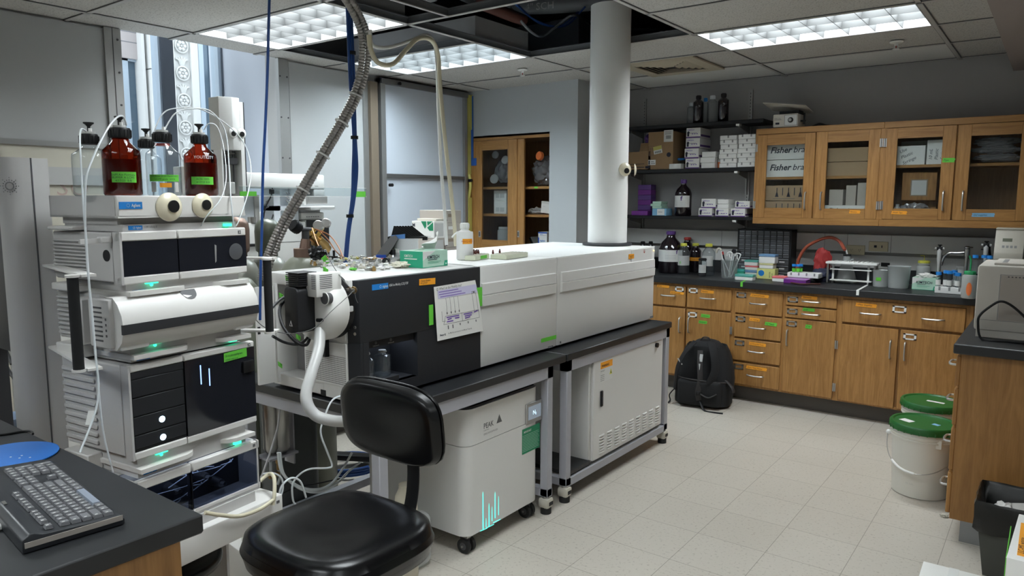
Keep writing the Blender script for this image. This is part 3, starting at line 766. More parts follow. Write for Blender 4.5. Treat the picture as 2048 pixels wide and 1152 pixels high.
r = wallcab(-1.06,-.13,'oak glass-door wall cabinet with blue and orange tape, second from the open shelves',1.832,-.605)
d = glassdoor(-1.043,-.609,1.444,2.091,-.970,-.690,1.521,2.017,r,1); tape(-.93,1.492,.10,.024,d,txt='Wash Tips',Y=YU); tape(-.645,1.855,.075,.030,d,'tape_green','Tips',Y=YU)
d = glassdoor(-.600,-.160,1.444,2.091,-.521,-.241,1.520,2.013,r,-1); tape(-.42,1.482,.13,.026,d,'tape_pale_blue','Gel supplies',Y=YU,tilt=.01)
r = wallcab(-.13,.80,'oak wall cabinet at the right end, mostly past the frame',1.8,.335)
glassdoor(-.115,.325,1.444,2.091,-.04,.25,1.52,2.01,r,1)
# ---- box helper: front faces -Y in local space, x centred, y from 0 (front) to d
def carton(name,label,cat,x,y,z,w,d,h,k,group=None,rz=0.0,deco=None,lid=None,face=None):
    r = thing(name,label,cat,(x,y,z),rz,group)
    m = MB(); m.box(-w/2,0,0,w/2,d,h,k,bev=.0015,seg=1)
    part('box_body',m,r)
    if deco:
        m = MB(); deco(m,w,d,h)
        if m.f: part('printing',m,r)
    return r
def txt(m,s,x,z,size,k='print_grey',bold=0,wid=1,shear=0): m.text(s,(x,-.0006,z),X_,Z_,size,k,bold=bold,wid=wid,shear=shear)
def rect(m,x0,z0,x1,z1,k,y=-.0008): m.box(x0,y,z0,x1,.0003,z1,k)
def fisher(m,w,d,h):
    txt(m,'Fisher',-w/2+.025,h*.40,.066,'ink',.025,shear=.25); txt(m,'brand',-w/2+.025+.176,h*.40,.066,'ink',.004,shear=.25); rect(m,-w/2+.02,h*.12,-w/2+.06,h*.125,'print_grey')
for i,z in enumerate((1.762,1.897)):
    carton('carton',['white lab carton with bold black lettering resting on the shelf behind the leftmost glass door','white lab carton stacked on top of a like one behind the leftmost glass door'][i],'carton',-1.745,5.945,z,.33,.2,.131,'paper','white cartons behind the first glass door',deco=fisher)
def flasks(m,w,d,h):
    for i in range(5):
        x = -w/2+.09+i*.045; rect(m,x-.003,h*.35,x+.003,h*.85,'ink')
        if i % 2 == 0: m.prism([(x-.014,h*.25),(x+.014,h*.25),(x+.004,h*.55),(x-.004,h*.55)],-.0008,0,'y','ink')
    rect(m,-w/2+.06,h*.12,w/2-.1,h*.15,'print_grey')
for i,z in enumerate((1.451,1.575)):
    carton('carton',['brown carton printed with flask outlines at the bottom of the left wall cabinet','brown carton printed with flask outlines, upper of two in the left wall cabinet'][i],'carton',-1.745,5.945,z,.33,.2,.12,'carton_brown','flask-printed cartons',deco=flasks)
for i,z in enumerate((1.762,1.868)):
    carton('carton',['plain brown carton on the shelf behind the second glass door','plain brown carton topmost behind the second glass door'][i],'carton',-1.30,5.95,z,.36,.2,.103,'carton_brown','plain cartons behind the second glass door')
carton('carton','white carton with cut-off black lettering at the bottom behind the second glass door','carton',-1.29,5.95,1.451,.38,.2,.09,'paper',deco=lambda m,w,d,h: (txt(m,'Fisher',-w/2+.05,h*.60-.02,.05,'ink',.025,shear=.25),txt(m,'brand',-w/2+.05+.135,h*.60-.02,.05,'ink',shear=.25)))
for i,(x,w,h) in enumerate(((-1.385,.10,.12),(-1.28,.07,.15),(-1.20,.07,.17))):
    carton('carton',['small dim carton, leftmost on the white carton behind the second glass door','small dim carton in the middle of three behind the second glass door','small dim carton, rightmost and tallest of three behind the second glass door'][i],'carton',x,5.98,1.541,w,.12,h,'carton_grey')
def hand(m,w,d,h,s,tl=.5):
    for i,t in enumerate(s): m.text(t,(-w/2+.03+i*.012,-.0006,h*.6-i*.04),Vector((1,0,tl)),Vector((-tl,0,1)),.032,'ink',shear=.3)
carton('foam_box','white foam box with slanted handwriting behind the third glass door','box',-.895,5.95,1.832,.19,.18,.135,'poly_white',deco=lambda m,w,d,h: hand(m,w,d,h,('Use','Plastic','Syringe')))
carton('foam_box','white foam box with upright handwriting, right one behind the third glass door','box',-.725,5.95,1.832,.13,.18,.17,'poly_white',deco=lambda m,w,d,h: [m.text(t,(-w/2+.035+i*.035,-.0006,.03),Z_,-X_,.03,'ink',shear=.3) for i,t in enumerate(('10 mL','Plastic','Syringe'))])
carton('foam_box','plain white box lying across the back behind the third glass door','box',-.90,6.135,1.832,.17,.08,.18,'poly_white')
carton('carton','brown lined box with a framed pale sheet behind the third glass door','carton',-.83,5.99,1.58,.22,.15,.20,'oak_dark',deco=lambda m,w,d,h: (rect(m,-.055,.03,.055,.15,'tan_frame'),rect(m,-.047,.038,.047,.142,'light_grey',-.0012)))
carton('carton','dark box under the framed sheet behind the third glass door','carton',-.83,6.05,1.451,.22,.12,.128,'oak_dark')
def crumple(c,sx,sy,sz,k,seed=0,seg=22,rings=14,amp=.22):
    rnd = random.Random(seed); m = MB(); b = bmesh.new(); bmesh.ops.create_icosphere(b,subdivisions=4,radius=1)
    from mathutils import noise
    o = Vector((seed*3.1,seed*1.7,seed*.9))
    for v in b.verts:
        n = v.co.copy(); q = noise.fractal(n*2.2+o,.8,2.2,4); r = 1+amp*q
        v.co = Vector((n.x*r*sx,n.y*r*sy,max(n.z*r,-.85)*sz))+Vector(c)
    m.bm(b,k); return m
m = crumple((-.85,5.975,1.50),.10,.045,.06,'film',3,amp=.35); solo('plastic_bag',m,'crumpled clear bag of blue-capped tubes behind the third glass door','plastic bag',loc=(-.85,5.96,1.451))
for i,x in enumerate((-.875,-.855)):
    m = MB(); m.cyl((x,5.935,1.4515),(x,5.935,1.50),.008,m='tube_cap',seg=10); solo('blue_cap_tube',m,['left of two small blue tubes behind the third glass door','right of two small blue tubes behind the third glass door'][i],'tube','small blue tubes',loc=(x,5.935,1.4515))
m = MB(); m.lathe([(.022,0),(.022,.07),(.012,.085),(.012,.1)],(-.955,5.95,1.4515),16,'translucent'); solo('plastic_bottle',m,'small white bottle in the left corner behind the third glass door','bottle',loc=(-.955,5.95,1.4515))
for i,(z,s) in enumerate(((1.868,5),(1.925,6),(1.975,8))):
    m = crumple((-.37-.01*i,6.0,z),.13,.05,.032,'film',s,amp=.3); solo('plastic_pouch',m,['bottom film-wrapped pouch on the shelf behind the fourth glass door','middle film-wrapped pouch behind the fourth glass door','top film-wrapped pouch behind the fourth glass door'][i],'plastic pouch','pouches behind the fourth glass door',loc=(-.37,6,z-.03))
# ---- open shelves on standards
stds = thing('shelf_standards','slotted grey metal shelf standards fixed to the back wall','shelf standard',(-2.6,YB,1.3))
for x in (-3.137,-2.156):
    m = MB(); m.box(x-.016,YB-.016,1.33,x+.016,YB-.001,2.50,'alu')
    for q in range(44): m.box(x-.003,YB-.0168,1.30+q*.027,x+.003,YB-.0158,1.314+q*.027,'dark_grey')
    part('standard',m,stds,world=True)
SH = [(2.195,2.225,-1.947),(1.815,1.845,-1.990),(1.415,1.442,-1.995)]
YS = 5.938
names = ('top','middle','bottom')
for i,(z0,z1,xr) in enumerate(SH):
    r = thing('wall_shelf','black wall shelf, %s of three left of the oak wall cabinets' % names[i],'shelf',(-2.6,6.1,z0))
    m = MB(); m.box(-3.40 if i else -3.33,YS,z0,xr,YB-.018,z1,'black_plastic',bev=.003,seg=1); part('board',m,r,world=True)
    x = -2.156
    m = MB(); m.prism([(YB-.017,z0-.19),(YB-.017,z0),(YS+.03,z0),(YS+.03,z0-.02),(YB-.05,z0-.055),(YB-.05,z0-.10),(YB-.03,z0-.19)],x-.003,x+.003,'x','alu'); m.box(x-.014,YS-.002,z0-.016,x+.014,YS+.05,z0,'label_white')
    part('bracket',m,r,world=True)
    x = -3.137
    m = MB(); m.prism([(YB-.017,z0-.19),(YB-.017,z0),(YS+.03,z0),(YS+.03,z0-.02),(YB-.05,z0-.055),(YB-.05,z0-.10),(YB-.03,z0-.19)],x-.003,x+.003,'x','alu'); part('bracket',m,r,world=True)
# bottle helpers --------------------------------------------------
def bottle(name,label,x,y,z,R,h,neck,capr,caph,glassk,capk,fill=0.0,liqk='water',lab=None,labk='label_white',group=None,shoulder=.74,loop=False,cat='bottle',labtxt=None,seg=24):
    r = thing(name,label,cat,(x,y,z),0,group)
    zs = h*shoulder
    prof = [(R*.9,0),(R,.006),(R,zs),(R*.97,zs+.012),(R*.80,zs+(h-caph-zs)*.45),(neck*1.15,zs+(h-caph-zs)*.8),(neck,h-caph*1.0),(neck,h-caph*.5)]
    m = MB(); m.lathe(prof,(0,0,0),seg,glassk); part('glass_body',m,r,ang=60)
    if fill > 0:
        m = MB(); m.lathe([(R*.9,.006),(R*.94,.010),(R*.94,fill*zs)],(0,0,0),seg,liqk); part('liquid',m,r,kind='stuff')
    m = MB(); m.lathe([(capr,h-caph),(capr*1.02,h-caph*.9),(capr,h-.003),(capr*.93,h)],(0,0,0),seg,capk)
    for q in range(18):
        a = q*PI/9; m.box(capr*math.cos(a)-.0015,capr*math.sin(a)-.0015,h-caph*.9,capr*math.cos(a)+.0015,capr*math.sin(a)+.0015,h-.005,capk)
    part('cap',m,r)
    if lab:
        z0,z1,a0,a1 = lab; m = MB(); n = 16; q = []
        for i in range(n+1):
            a = math.radians(a0+(a1-a0)*i/n); q.append((math.cos(a)*(R+.0009),math.sin(a)*(R+.0009)))
        vs = [(x_,y_,z0) for x_,y_ in q]+[(x_,y_,z1) for x_,y_ in q]
        m.add(vs,[(i,i+1,n+2+i,n+1+i) for i in range(n)],labk)
        if labtxt:
            for (t,aa,zz,sz,kk,bo) in labtxt:
                a = math.radians(aa); tx = Vector((-math.sin(a),math.cos(a),0)); nn = Vector((math.cos(a),math.sin(a),0))
                mm = MB(); mm.text(t,(0,0,0),X_,Z_,sz,kk,off=0,bold=bo,align='CENTER')
                cyl = []
                for v in mm.v:
                    b = a+v.x/(R+.001); cyl.append((math.cos(b)*(R+.0022),math.sin(b)*(R+.0022),zz+v.z))
                m.add(cyl,mm.f,kk)
        part('label_sticker',m,r)
    return r
tz = SH[0][1]
def at_sh(px,Y=6.03): return gy(px,210,Y).x
for i,(px,R,h,g,cp,kk) in enumerate(((1384,.040,.19,'clear_bottle','clear_tube','clear glass bottle'),(1397,.044,.235,'dark_bottle','dark_bottle','tall dark bottle'),(1411,.030,.22,'clear_bottle','tube_cap','blue-capped clear bottle'),(1425,.042,.225,'clear_bottle','clear_tube','ribbed clear bottle'),(1447,.044,.235,'dark_bottle','dark_bottle','tall dark bottle'))):
    lbl = ['clear glass bottle at the left end of the bottle row on the top shelf','tall dark bottle on the top shelf, left one of the dark pair','slim blue-capped bottle on the top shelf between dark and clear bottles','wide clear bottle on the top shelf between the blue-capped and the right dark bottle','tall dark bottle on the top shelf, right one of the dark pair'][i]
    bottle('storage_bottle',lbl,at_sh(px,6.03 if i not in (0,2) else 6.10),6.03 if i not in (0,2) else 6.10,tz,R,h,R*.42,R*.48,.03,g,cp,shoulder=.72,group='bottles on the top shelf')
# middle shelf
z2 = SH[1][1]
def spx(px,Y=5.97): return gy(px,330,Y).x
x0,x1 = spx(1297),spx(1347)
r = thing('cardboard_box','tall brown cardboard box with up-arrow marks and shipping labels on the middle shelf','box',((x0+x1)/2,5.955,z2))
w = x1-x0; m = MB(); m.box(-w/2,0,0,w/2,.26,.325,'cardboard',bev=.002,seg=1); part('box_body',m,r)
m = MB(); rect(m,w/2-.09,.235,w/2-.005,.335,'label_white');
for q in range(12): rect(m,w/2-.07+q*.004,.26,w/2-.068+q*.004,.29,'ink',-.0012)
for q in range(3): rect(m,w/2-.08,.30+q*.01,w/2-.02,.303+q*.01,'print_grey',-.0012)
part('shipping_label',m,r)
m = MB(); m.slab((-w/2+.06,-.001,.13),Vector((1,0,.18)),Vector((-.18,0,1)),.08,.065,.001,'label_white'); m.slab((-w/2+.06-.006,-.0012,.163),Vector((1,0,.18)),Vector((-.18,0,1)),.08,.032,.001,'tape_yellow')
for q in range(10): m.slab((-w/2+.07+q*.006,-.0024,.138+q*.001),Vector((1,0,.18)),Vector((-.18,0,1)),.003,.018,.0004,'ink')
part('barcode_label',m,r)
m = MB()
for a in ((-w/2+.008,.118,-w/2+.011,.205),(-w/2+.052,.118,-w/2+.055,.205),(-w/2+.008,.118,-w/2+.055,.121),(-w/2+.008,.202,-w/2+.055,.205),(-w/2+.013,.126,-w/2+.050,.131)): rect(m,*a,'bronze_cap')
for xx in (-w/2+.022,-w/2+.040):
    rect(m,xx-.002,.133,xx+.002,.18,'bronze_cap'); m.prism([(xx-.007,.175),(xx+.007,.175),(xx,.195)],-.0008,0,'y','bronze_cap')
m.cyl((w/2-.04,.0003,.125),(w/2-.04,-.001,.125),.02,m='ink',seg=20)
part('arrow_marks',m,r)
m = MB(); rect(m,-w/2+.004,.04,-w/2+.075,.085,'label_white'); rect(m,-w/2+.03,.05,-w/2+.07,.055,'print_grey',-.0012); rect(m,-w/2+.03,.065,-w/2+.06,.070,'print_grey',-.0012); rect(m,-w/2+.008,.045,-w/2+.02,.08,'ink',-.0012); part('address_label',m,r)
r = thing('cardboard_box','low open cardboard box beside the round column on the middle shelf','box',(spx(1280),5.955,z2)); m = MB(); w = .22
m.box(-w/2,0,0,w/2,.24,.005,'cardboard'); m.box(-w/2,0,0,w/2,.004,.16,'cardboard'); m.box(-w/2,.236,0,w/2,.24,.16,'cardboard'); m.box(-w/2,0,0,-w/2+.004,.24,.16,'cardboard'); m.box(w/2-.004,0,0,w/2,.24,.16,'cardboard')
part('box_body',m,r); m = MB(); m.slab((w/2-.11,0,.16),X_,Vector((0,.3,.8)),.11,.08,.003,'cardboard'); part('flap',m,r)
m = MB(); rect(m,-w/2+.02,.02,w/2-.06,.026,'ink'); rect(m,-w/2+.02,.05,w/2-.06,.054,'ink'); rect(m,w/2-.05,.012,w/2-.006,.032,'ink'); part('printing',m,r)
m = crumple((spx(1296)-.02,6.06,z2+.27),.05,.08,.05,'cap_purple',2); solo('purple_bag',m,'dark purple plastic bag crammed behind the tall cardboard box','bag',loc=(spx(1296),6.06,z2+.2))
def glove(m,w,d,h):
    txt(m,'KIMTECH',-w/2+.012,h-.022,.014,'print_purple',.02); rect(m,-w/2,0,w/2,h*.13,'cap_purple'); rect(m,-w/2+.03,h-.045,w/2-.03,h-.042,'print_grey')
    m.prism([(-w/2+.010,.014),(-w/2+.026,.014),(-w/2+.026,.03),(-w/2+.03,.05),(-w/2+.018,.058),(-w/2+.008,.048)],-.001,0,'y','ink')
    for q in range(3): rect(m,-w/2+.05+q*.02,h*.36,-w/2+.062+q*.02,h*.44,'print_purple')
    m.box(w/2-.0002,.01,h*.15,w/2+.0006,d-.01,h*.35,'cap_purple')
xg = spx(1384); hb = .0845
for i in range(4):
    carton('glove_box','white and purple glove box, %s of the four on the middle shelf' % ('bottom one','second from the bottom','third from the bottom','topmost')[i],'glove box',xg+(.004,-.006,.003,.005)[i],5.965,z2+i*.086,.125,.235,.084,'paper','glove boxes on the middle shelf',rz=(-.03,.02,-.01,.02)[i],deco=glove)
def rack(x,y,z,w,d,h,label,rz=0,group=None,name='foam_tube_rack',notch=2,cat='tube rack'):
    r = thing(name,label,cat,(x,y,z),rz,group); m = MB(); m.box(-w/2,0,0,w/2,d,h,'poly_white',bev=.003,seg=1); part('rack_body',m,r)
    if notch:
        m = MB()
        for q in range(notch): xx = -w/2+w*(q+.5)/notch; rect(m,xx-.006,h*.45,xx+.006,h,'mid_grey')
        part('notches',m,r)
    return r
for i in range(3):
    rack(spx(1416)+(.004,0,.01)[i],5.955,z2+(0,.046,.092)[i],.12 if i != 1 else .13,.12,.045,'plain white foam rack on the middle shelf, %s of three before the glove boxes' % ('lowest','middle','uppermost')[i],group='foam racks beside the glove boxes',notch=0)
rack(spx(1352),5.95,z2,.11,.10,.045,'short white foam rack holding blue-capped tubes on the middle shelf',notch=0,rz=.02)
for i in range(6):
    x = spx(1352)-.03+(i % 3)*.024; y = 6.06+(i//3)*.03
    m = MB(); m.cyl((x,y,z2),(x,y,z2+.08),.011,m='clear_bottle',seg=12); o = solo('capped_tube',m,'blue-capped clear tube behind the short foam rack, '+('front left','front middle','front right','rear left','rear middle','rear right')[i],'tube','blue-capped tubes on the middle shelf',(x,y,z2))
    m = MB(); m.cyl((x,y,z2+.08),(x,y,z2+.098),.0125,m='tube_cap',seg=12); part('cap',m,o,world=True)
m = MB(); x = spx(1437); m.cyl((x,6.0,z2),(x,6.0,z2+.05),.018,m='orange_plastic',seg=16); m.cyl((x,6.0,z2+.05),(x,6.0,z2+.075),.019,m='translucent',seg=16)
solo('small_jar',m,'small orange jar with pale lid between foam racks on the middle shelf','jar',loc=(x,6,z2))
k = 0
for c,px in enumerate((1455,1492)):
    n = 7
    for i in range(n):
        rack(spx(px,5.95)+(.0,.006,-.003,.002,.005,0,-.002)[i],5.95,z2+i*.0375+(0 if c == 0 else .002),.142+(.008 if i in (2,3) else 0),.20,.037,'notched white foam tube rack, number %s from the bottom of the %s tall stack' % (('one','two','three','four','five','six','seven')[i],('left','right')[c]),group='tall stacks of foam racks',notch=1+(i+c) % 2)
# bottom shelf
z3 = SH[2][1]
def spb(px,Y=5.97): return gy(px,420,Y).x
bottle('solvent_jug','large dark solvent bottle with white label on the bottom shelf',spb(1366,6.03),6.03,z3,.072,.315,.022,.025,.034,'dark_bottle','cap_purple',shoulder=.60,lab=(.075,.175,-160,-20),labtxt=[('f',-80,.135,.05,'cap_purple',.04)]+[('~~~~~~~~~~~~',-90,.125-.014*q,.014,'print_grey',0) for q in range(4)])
for i,(x,y,z,w,h,lb) in enumerate(((1412,0,0,.118,.070,'leftmost of the lower row'),(1445,0,0,.112,.067,'middle of the lower row'),(1478,-.01,0,.118,.069,'rightmost of the lower row'),(1417,.01,.0695,.125,.078,'upright over the left of the lower row'),(1485,.01,.0695,.12,.060,'single one on top right'))):
    carton('glove_box','white glove box on the bottom shelf, '+lb,'glove box',spb(x),5.955+y,z3+z,w,.2,h,'paper','glove boxes on the bottom shelf',deco=glove)
for i in range(2): rack(spb(1446),5.965,z3+.068+i*.038,.10-.005*i,.13,.037,'small white foam rack on the bottom shelf glove boxes, '+('lower','upper')[i],notch=0,group='foam racks over the glove boxes')
carton('tip_carton','pale blue carton with white label on the bottom shelf','carton',spb(1320),5.955,z3,.135,.12,.062,'tape_pale_blue',deco=lambda m,w,d,h: (rect(m,-.02,.004,.05,h-.004,'label_white'),rect(m,-.01,.03,.03,.034,'print_grey',-.0012)))
for i,(dx,w) in enumerate(((0,.09),(-.012,.10),(0,.085))):
    carton('flat_box','flat pale green box in the little stack on the pale blue carton, '+('lowest','middle','topmost')[i],'box',spb(1314)+dx,5.965,z3+.0625+i*.021,w,.13,.0205,'kim_pale','flat boxes on the bottom shelf')
for i in range(6):
    w = .15
    if i == 0: carton('tip_rack','low violet box lying at the left end of the bottom shelf','tip rack',spb(1281),5.95,z3,.16,.12,.040,'purple')
    carton('tip_rack','purple pipette tip rack beside the column, %s of the stack' % ('lowest','second','third','fourth','fifth','topmost')[i],'tip rack',spb(1276),6.09,z3+i*.046,.13,.10,.045,'purple' if i % 2 == 0 else 'cap_purple','purple tip racks on the bottom shelf')
# rocker on top of the wall cabinet
r = thing('lab_rocker','white rocking mixer with tilted tray and round knob on the wall cabinets','mixer',(gy(1572,245,5.95).x,5.93,2.139))
m = MB(); m.box(-.095,0,.008,.095,.20,.108,'warm_white',bev=.006); part('housing',m,r)
m = MB(); m.box(-.005,-.001,.02,.088,.001,.098,'label_white');
for a in ((-.006,.019,.089,.0205),(-.006,.0975,.089,.099),(-.006,.019,-.0045,.099),(.0875,.019,.089,.099)): rect(m,*a,'ink',-.002)
rect(m,-.075,.03,-.045,.045,'ink'); rect(m,-.085,.065,-.03,.068,'print_grey'); m.text('VARI-MIX',(-.085,-.001,.072),X_,Z_,.012,'print_grey'); part('control_panel',m,r)
m = MB(); m.cyl((.04,-.001,.06),(.04,-.016,.06),.021,.017,20,'black_plastic'); m.cyl((.04,-.016,.06),(.04,-.018,.06),.012,m='steel'); part('knob',m,r)
m = MB(); m.box(-.06,.04,.108,.09,.16,.135,'black_plastic'); m.cyl((.12,.08,.03),(.12,.08,.115),.007,m='black_plastic'); m.box(.09,.07,.05,.13,.09,.062,'black_plastic'); part('pivot',m,r)
m = MB(); T = Matrix.Translation((0,.09,.158)) @ Matrix.Rotation(.13,4,'Y') @ Matrix.Rotation(-.12,4,'X'); m.T = T; m.box(-.17,-.14,0,.16,.14,.007,'warm_white',bev=.002,seg=1); part('tray',m,r)
m = MB(); xk = gy(1640,248,6.0).x; m.tube([(xk-.06,6.02,2.147),(xk,5.97,2.16),(xk+.04,6.0,2.15),(xk+.10,6.06,2.147)],.008,8,'black_plastic'); m.box(xk-.03,5.98,2.14,xk+.03,6.03,2.165,'black_plastic',bev=.008)
solo('power_adapter',m,'black power adapter and cord lying on the wall cabinets right of the mixer','power adapter',loc=(xk,6,2.139))
# ---- tall cupboard with sliding glass doors (left)
YC = 5.40
r = thing('oak_cupboard','built-in oak cupboard with sliding glass doors beside the pillar','cupboard',(-4.1,5.7,0))
m = MB(); m.box(XL,YC,2.128,-3.62,YC+.03,2.172,'oak_rail'); m.box(XL,YC,.2,-4.49,YC+.03,2.128,'oak'); m.box(XL,YC+.02,.2,XL+.02,6.04,2.17,'oak_int'); m.box(-3.64,YC+.02,.2,-3.621,6.04,2.17,'oak_int'); m.box(XL,6.03,.2,-3.62,6.045,2.17,'oak_int')
m.box(XL,YC,.2,-3.62,YC+.03,1.10,'oak_dark'); m.box(XL,YC+.02,2.15,-3.62,6.04,2.172,'oak_int'); m.box(XL,YC+.02,1.10,-3.62,6.04,1.118,'oak_int'); part('body',m,r,world=True)
def slide(x0,x1,g0,g1,y):
    m = MB(); m.box(x0,y,1.12,g0,y+.022,2.126,'oak',bev=.002,seg=1); m.box(g1,y,1.12,x1,y+.022,2.126,'oak',bev=.002,seg=1); m.box(g0,y,1.12,g1,y+.022,1.203,'oak_rail'); m.box(g0,y,2.038,g1,y+.022,2.126,'oak_rail')
    d = part('door',m,r,world=True); m = MB(); m.box(g0,y+.009,1.203,g1,y+.012,2.038,'cab_glass'); part('door_glass',m,d,world=True)
    return d
d = slide(-4.488,-3.985,-4.398,-4.092,YC-.004)
for px,py in ((960,468),(1036,468)):
    p = gy(px,py,YC); m = MB(); yy = YC-.005 if px < 1000 else YC+.004
    m.box(p.x-.013,yy-.002,p.z-.03,p.x+.013,yy,p.z+.03,'brushed'); m.box(p.x-.006,yy-.003,p.z-.02,p.x+.006,yy-.0018,p.z+.02,'dark_grey'); part('finger_pull',m,d,world=True)
m = MB(); m.box(-4.09+.10,YC+.005,1.12,-3.912,YC+.027,2.126,'oak',bev=.002,seg=1); part('door_stile',m,r,world=True)
p = gy(956,424,YC); m = MB(); m.cyl((p.x,YC-.004,p.z),(p.x,YC-.008,p.z),.006,m='brass',seg=12); part('keyhole',m,r,world=True)
for z in (1.70,1.445): m = MB(); m.box(-4.575,YC+.07,z-.022,-3.645,6.02,z,'oak_rail'); part('shelf',m,r,world=True)
YI = YC+.14
def inx(px): return gy(px,350,YI).x
m = MB(); p = gy(1072,700/3.114+150,YC+.07); m.box(p.x-.02,YC+.0695,1.682,p.x+.02,YC+.0705,1.698,'tape_green'); part('shelf_tape',m,r,world=True)
m = crumple((inx(1080),YI+.13,1.83),.15,.12,.135,'film',11,amp=.3); solo('plastic_bag',m,'large crumpled clear bag on the top shelf of the oak cupboard','plastic bag',loc=(inx(1080),YI+.12,1.70))
p = gy(1078,312,YI); m = MB(); m.lathe([(.04,0),(.042,.02),(.036,.03)],(p.x,YI+.03,p.z),20,'orange_plastic',axis=(-.2,-1,.1)); solo('orange_lid',m,'round orange lid held in the clear bag in the oak cupboard','lid',loc=(p.x,YI+.03,p.z-.03))
m = crumple((inx(995),YI+.12,1.85),.10,.09,.13,'film',21,amp=.25); solo('plastic_bag',m,'clear bag of round dishes behind the sliding glass door','plastic bag',loc=(inx(995),YI+.12,1.72))
for i,(px,py,R) in enumerate(((990,310,.035),(1010,320,.04),(988,358,.045))):
    p = gy(px,py,YI+.02); m = MB(); m.lathe([(R,0),(R,.012),(R*.9,.016)],(p.x,YI+.03,p.z),22,'translucent',axis=(.1,-1,.2)); solo('petri_dish',m,['upper left round white dish in the bag behind the sliding door','upper right round white dish in the bag behind the sliding door','lowest round white dish behind the sliding door'][i],'dish','dishes behind the sliding door',(p.x,YI+.03,p.z))
carton('carton','grey-white carton behind the sliding glass door on the middle shelf','carton',inx(1000),YI,1.446,.15,.15,.12,'paper',deco=lambda m,w,d,h: (rect(m,-.05,.02,-.01,.06,'light_grey'),rect(m,.0,.02,.05,.06,'light_grey')))
carton('carton','grey-white carton on top of another behind the sliding glass door','carton',inx(1000),YI,1.567,.15,.15,.10,'paper',deco=lambda m,w,d,h: (rect(m,-.05,.03,-.01,.07,'light_grey'),rect(m,.0,.03,.05,.07,'light_grey')))
p = gy(998,478,YI); bottle('plastic_jar','wide clear plastic jar with white lid low behind the sliding door',p.x,YI+.08,1.119,.065,.20,.05,.053,.02,'frosted','translucent',shoulder=.8,cat='jar')
m = MB(); xx = inx(1083); m.T = Matrix.Translation((xx,YI+.06,1.446)) @ Matrix.Rotation(.10,4,'Y'); m.box(-.05,0,0.01,.05,.1,.10,'paper',bev=.002,seg=1); m.prism([(-.05,.10),(.05,.10),(.03,.118),(-.05,.118)],0,.1,'y','paper'); m.text('......',(-.03,-.001,.07),X_,Z_,.02,'print_grey')
m.T = None; solo('wipe_box',m,'tilted white box on the middle shelf of the oak cupboard','box',loc=(xx,YI+.06,1.446))
m = crumple((inx(1056)+.03,YI+.08,1.475),.06,.05,.03,'translucent',4,amp=.4); solo('crumpled_wipe',m,'crumpled white wipes left of the tilted white box in the cupboard','wipes',loc=(inx(1060),YI+.08,1.446))
carton('carton','blue and white carton at the bottom right of the oak cupboard','carton',inx(1086),YI,1.119,.10,.15,.115,'label_white',deco=lambda m,w,d,h: (txt(m,'Agilent',-.03,h-.035,.02,'agilent_blue',.02),rect(m,-w/2,0,-w/2+.012,h,'cap_blue'),rect(m,-.03,.05,.04,.052,'print_grey'),rect(m,-.03,.03,.04,.032,'print_grey')))
carton('carton','dark blue carton stacked on the blue and white one in the oak cupboard','carton',inx(1086),YI,1.2345,.10,.15,.05,'label_white',deco=lambda m,w,d,h: (rect(m,-w/2,h-.012,w/2,h,'cap_blue'),rect(m,-.03,.02,.04,.022,'print_grey'),txt(m,'Agilent',-.03,.026,.012,'agilent_blue',.02)))
m = MB(); xx = inx(1060); m.T = Matrix.Translation((xx,YI+.08,1.119)) @ Matrix.Rotation(-.5,4,'Y'); m.box(-.01,0,0,.0,.12,.12,'black_plastic'); m.box(.012,0,.0,.016,.12,.12,'frosted'); m.T = None
solo('black_folder',m,'dark folder and clear sleeve leaning at the bottom of the oak cupboard','folder',loc=(xx,YI+.08,1.119))
# soap dispenser on pillar side
p = gx(1191,455,-3.335); m = MB(); m.box(-3.334,p.y-.05,p.z-.03,-3.25,p.y+.05,p.z+.03,'teal',bev=.01); m.box(-3.334,p.y-.05,p.z-.20,-3.27,p.y+.05,p.z-.031,'rail_white',bev=.005,seg=1)
solo('wall_dispenser',m,'teal-topped dispenser on the side of the pillar by the round column','dispenser',loc=(-3.3,p.y,p.z-.2))
# ================================================================== MASS SPECTROMETER ON ITS TWO CARTS
XI = -2.075; ZT = 1.283; ZCt = .800
def fx(px,py): return gx(px,py,XI)
def rrect(x0,y0,x1,y1,r,n=5,corners=(1,1,1,1)):
    P = []
    for (cx,cy,a0,on) in ((x0+r,y0+r,PI,corners[0]),(x1-r,y0+r,1.5*PI,corners[1]),(x1-r,y1-r,0,corners[2]),(x0+r,y1-r,.5*PI,corners[3])):
        if on: P += [(cx+r*math.cos(a0+.5*PI*i/n),cy+r*math.sin(a0+.5*PI*i/n)) for i in range(n+1)]
        else: P.append((x0 if cx == x0+r else x1,y0 if cy == y0+r else y1))
    return P
r = thing('mass_spectrometer','long white mass spectrometer with black front section on two grey carts','instrument',(-2.4,3.0,ZCt))
ms = r
m = MB()
m.box(-2.385,1.80,.86,-2.30,2.53,1.235,'white_metal'); m.box(-2.30,1.80,.86,-2.124,1.812,1.235,'white_metal'); m.box(-2.30,1.812,1.06,-2.11,2.53,1.235,'white_metal'); m.box(-2.30,2.16,.86,-2.11,2.53,1.06,'white_metal'); m.box(-2.60,2.02,.86,-2.385,2.53,1.235,'lc_grey'); m.box(-2.60,1.80,.812,-2.27,2.53,.86,'white_metal',bev=.004,seg=1); m.box(-2.27,1.80,.812,-2.124,1.812,.86,'white_metal'); m.box(-2.27,1.812,.812,-2.11,2.53,.850,'white_metal')
m.box(-2.60,1.80,.86,-2.567,2.02,1.235,'white_metal'); m.box(-2.59,1.9,.86,-2.39,2.02,.98,'grey_metal')
m.box(-2.29,1.798,.812,-2.26,1.80,.835,'matt_black')
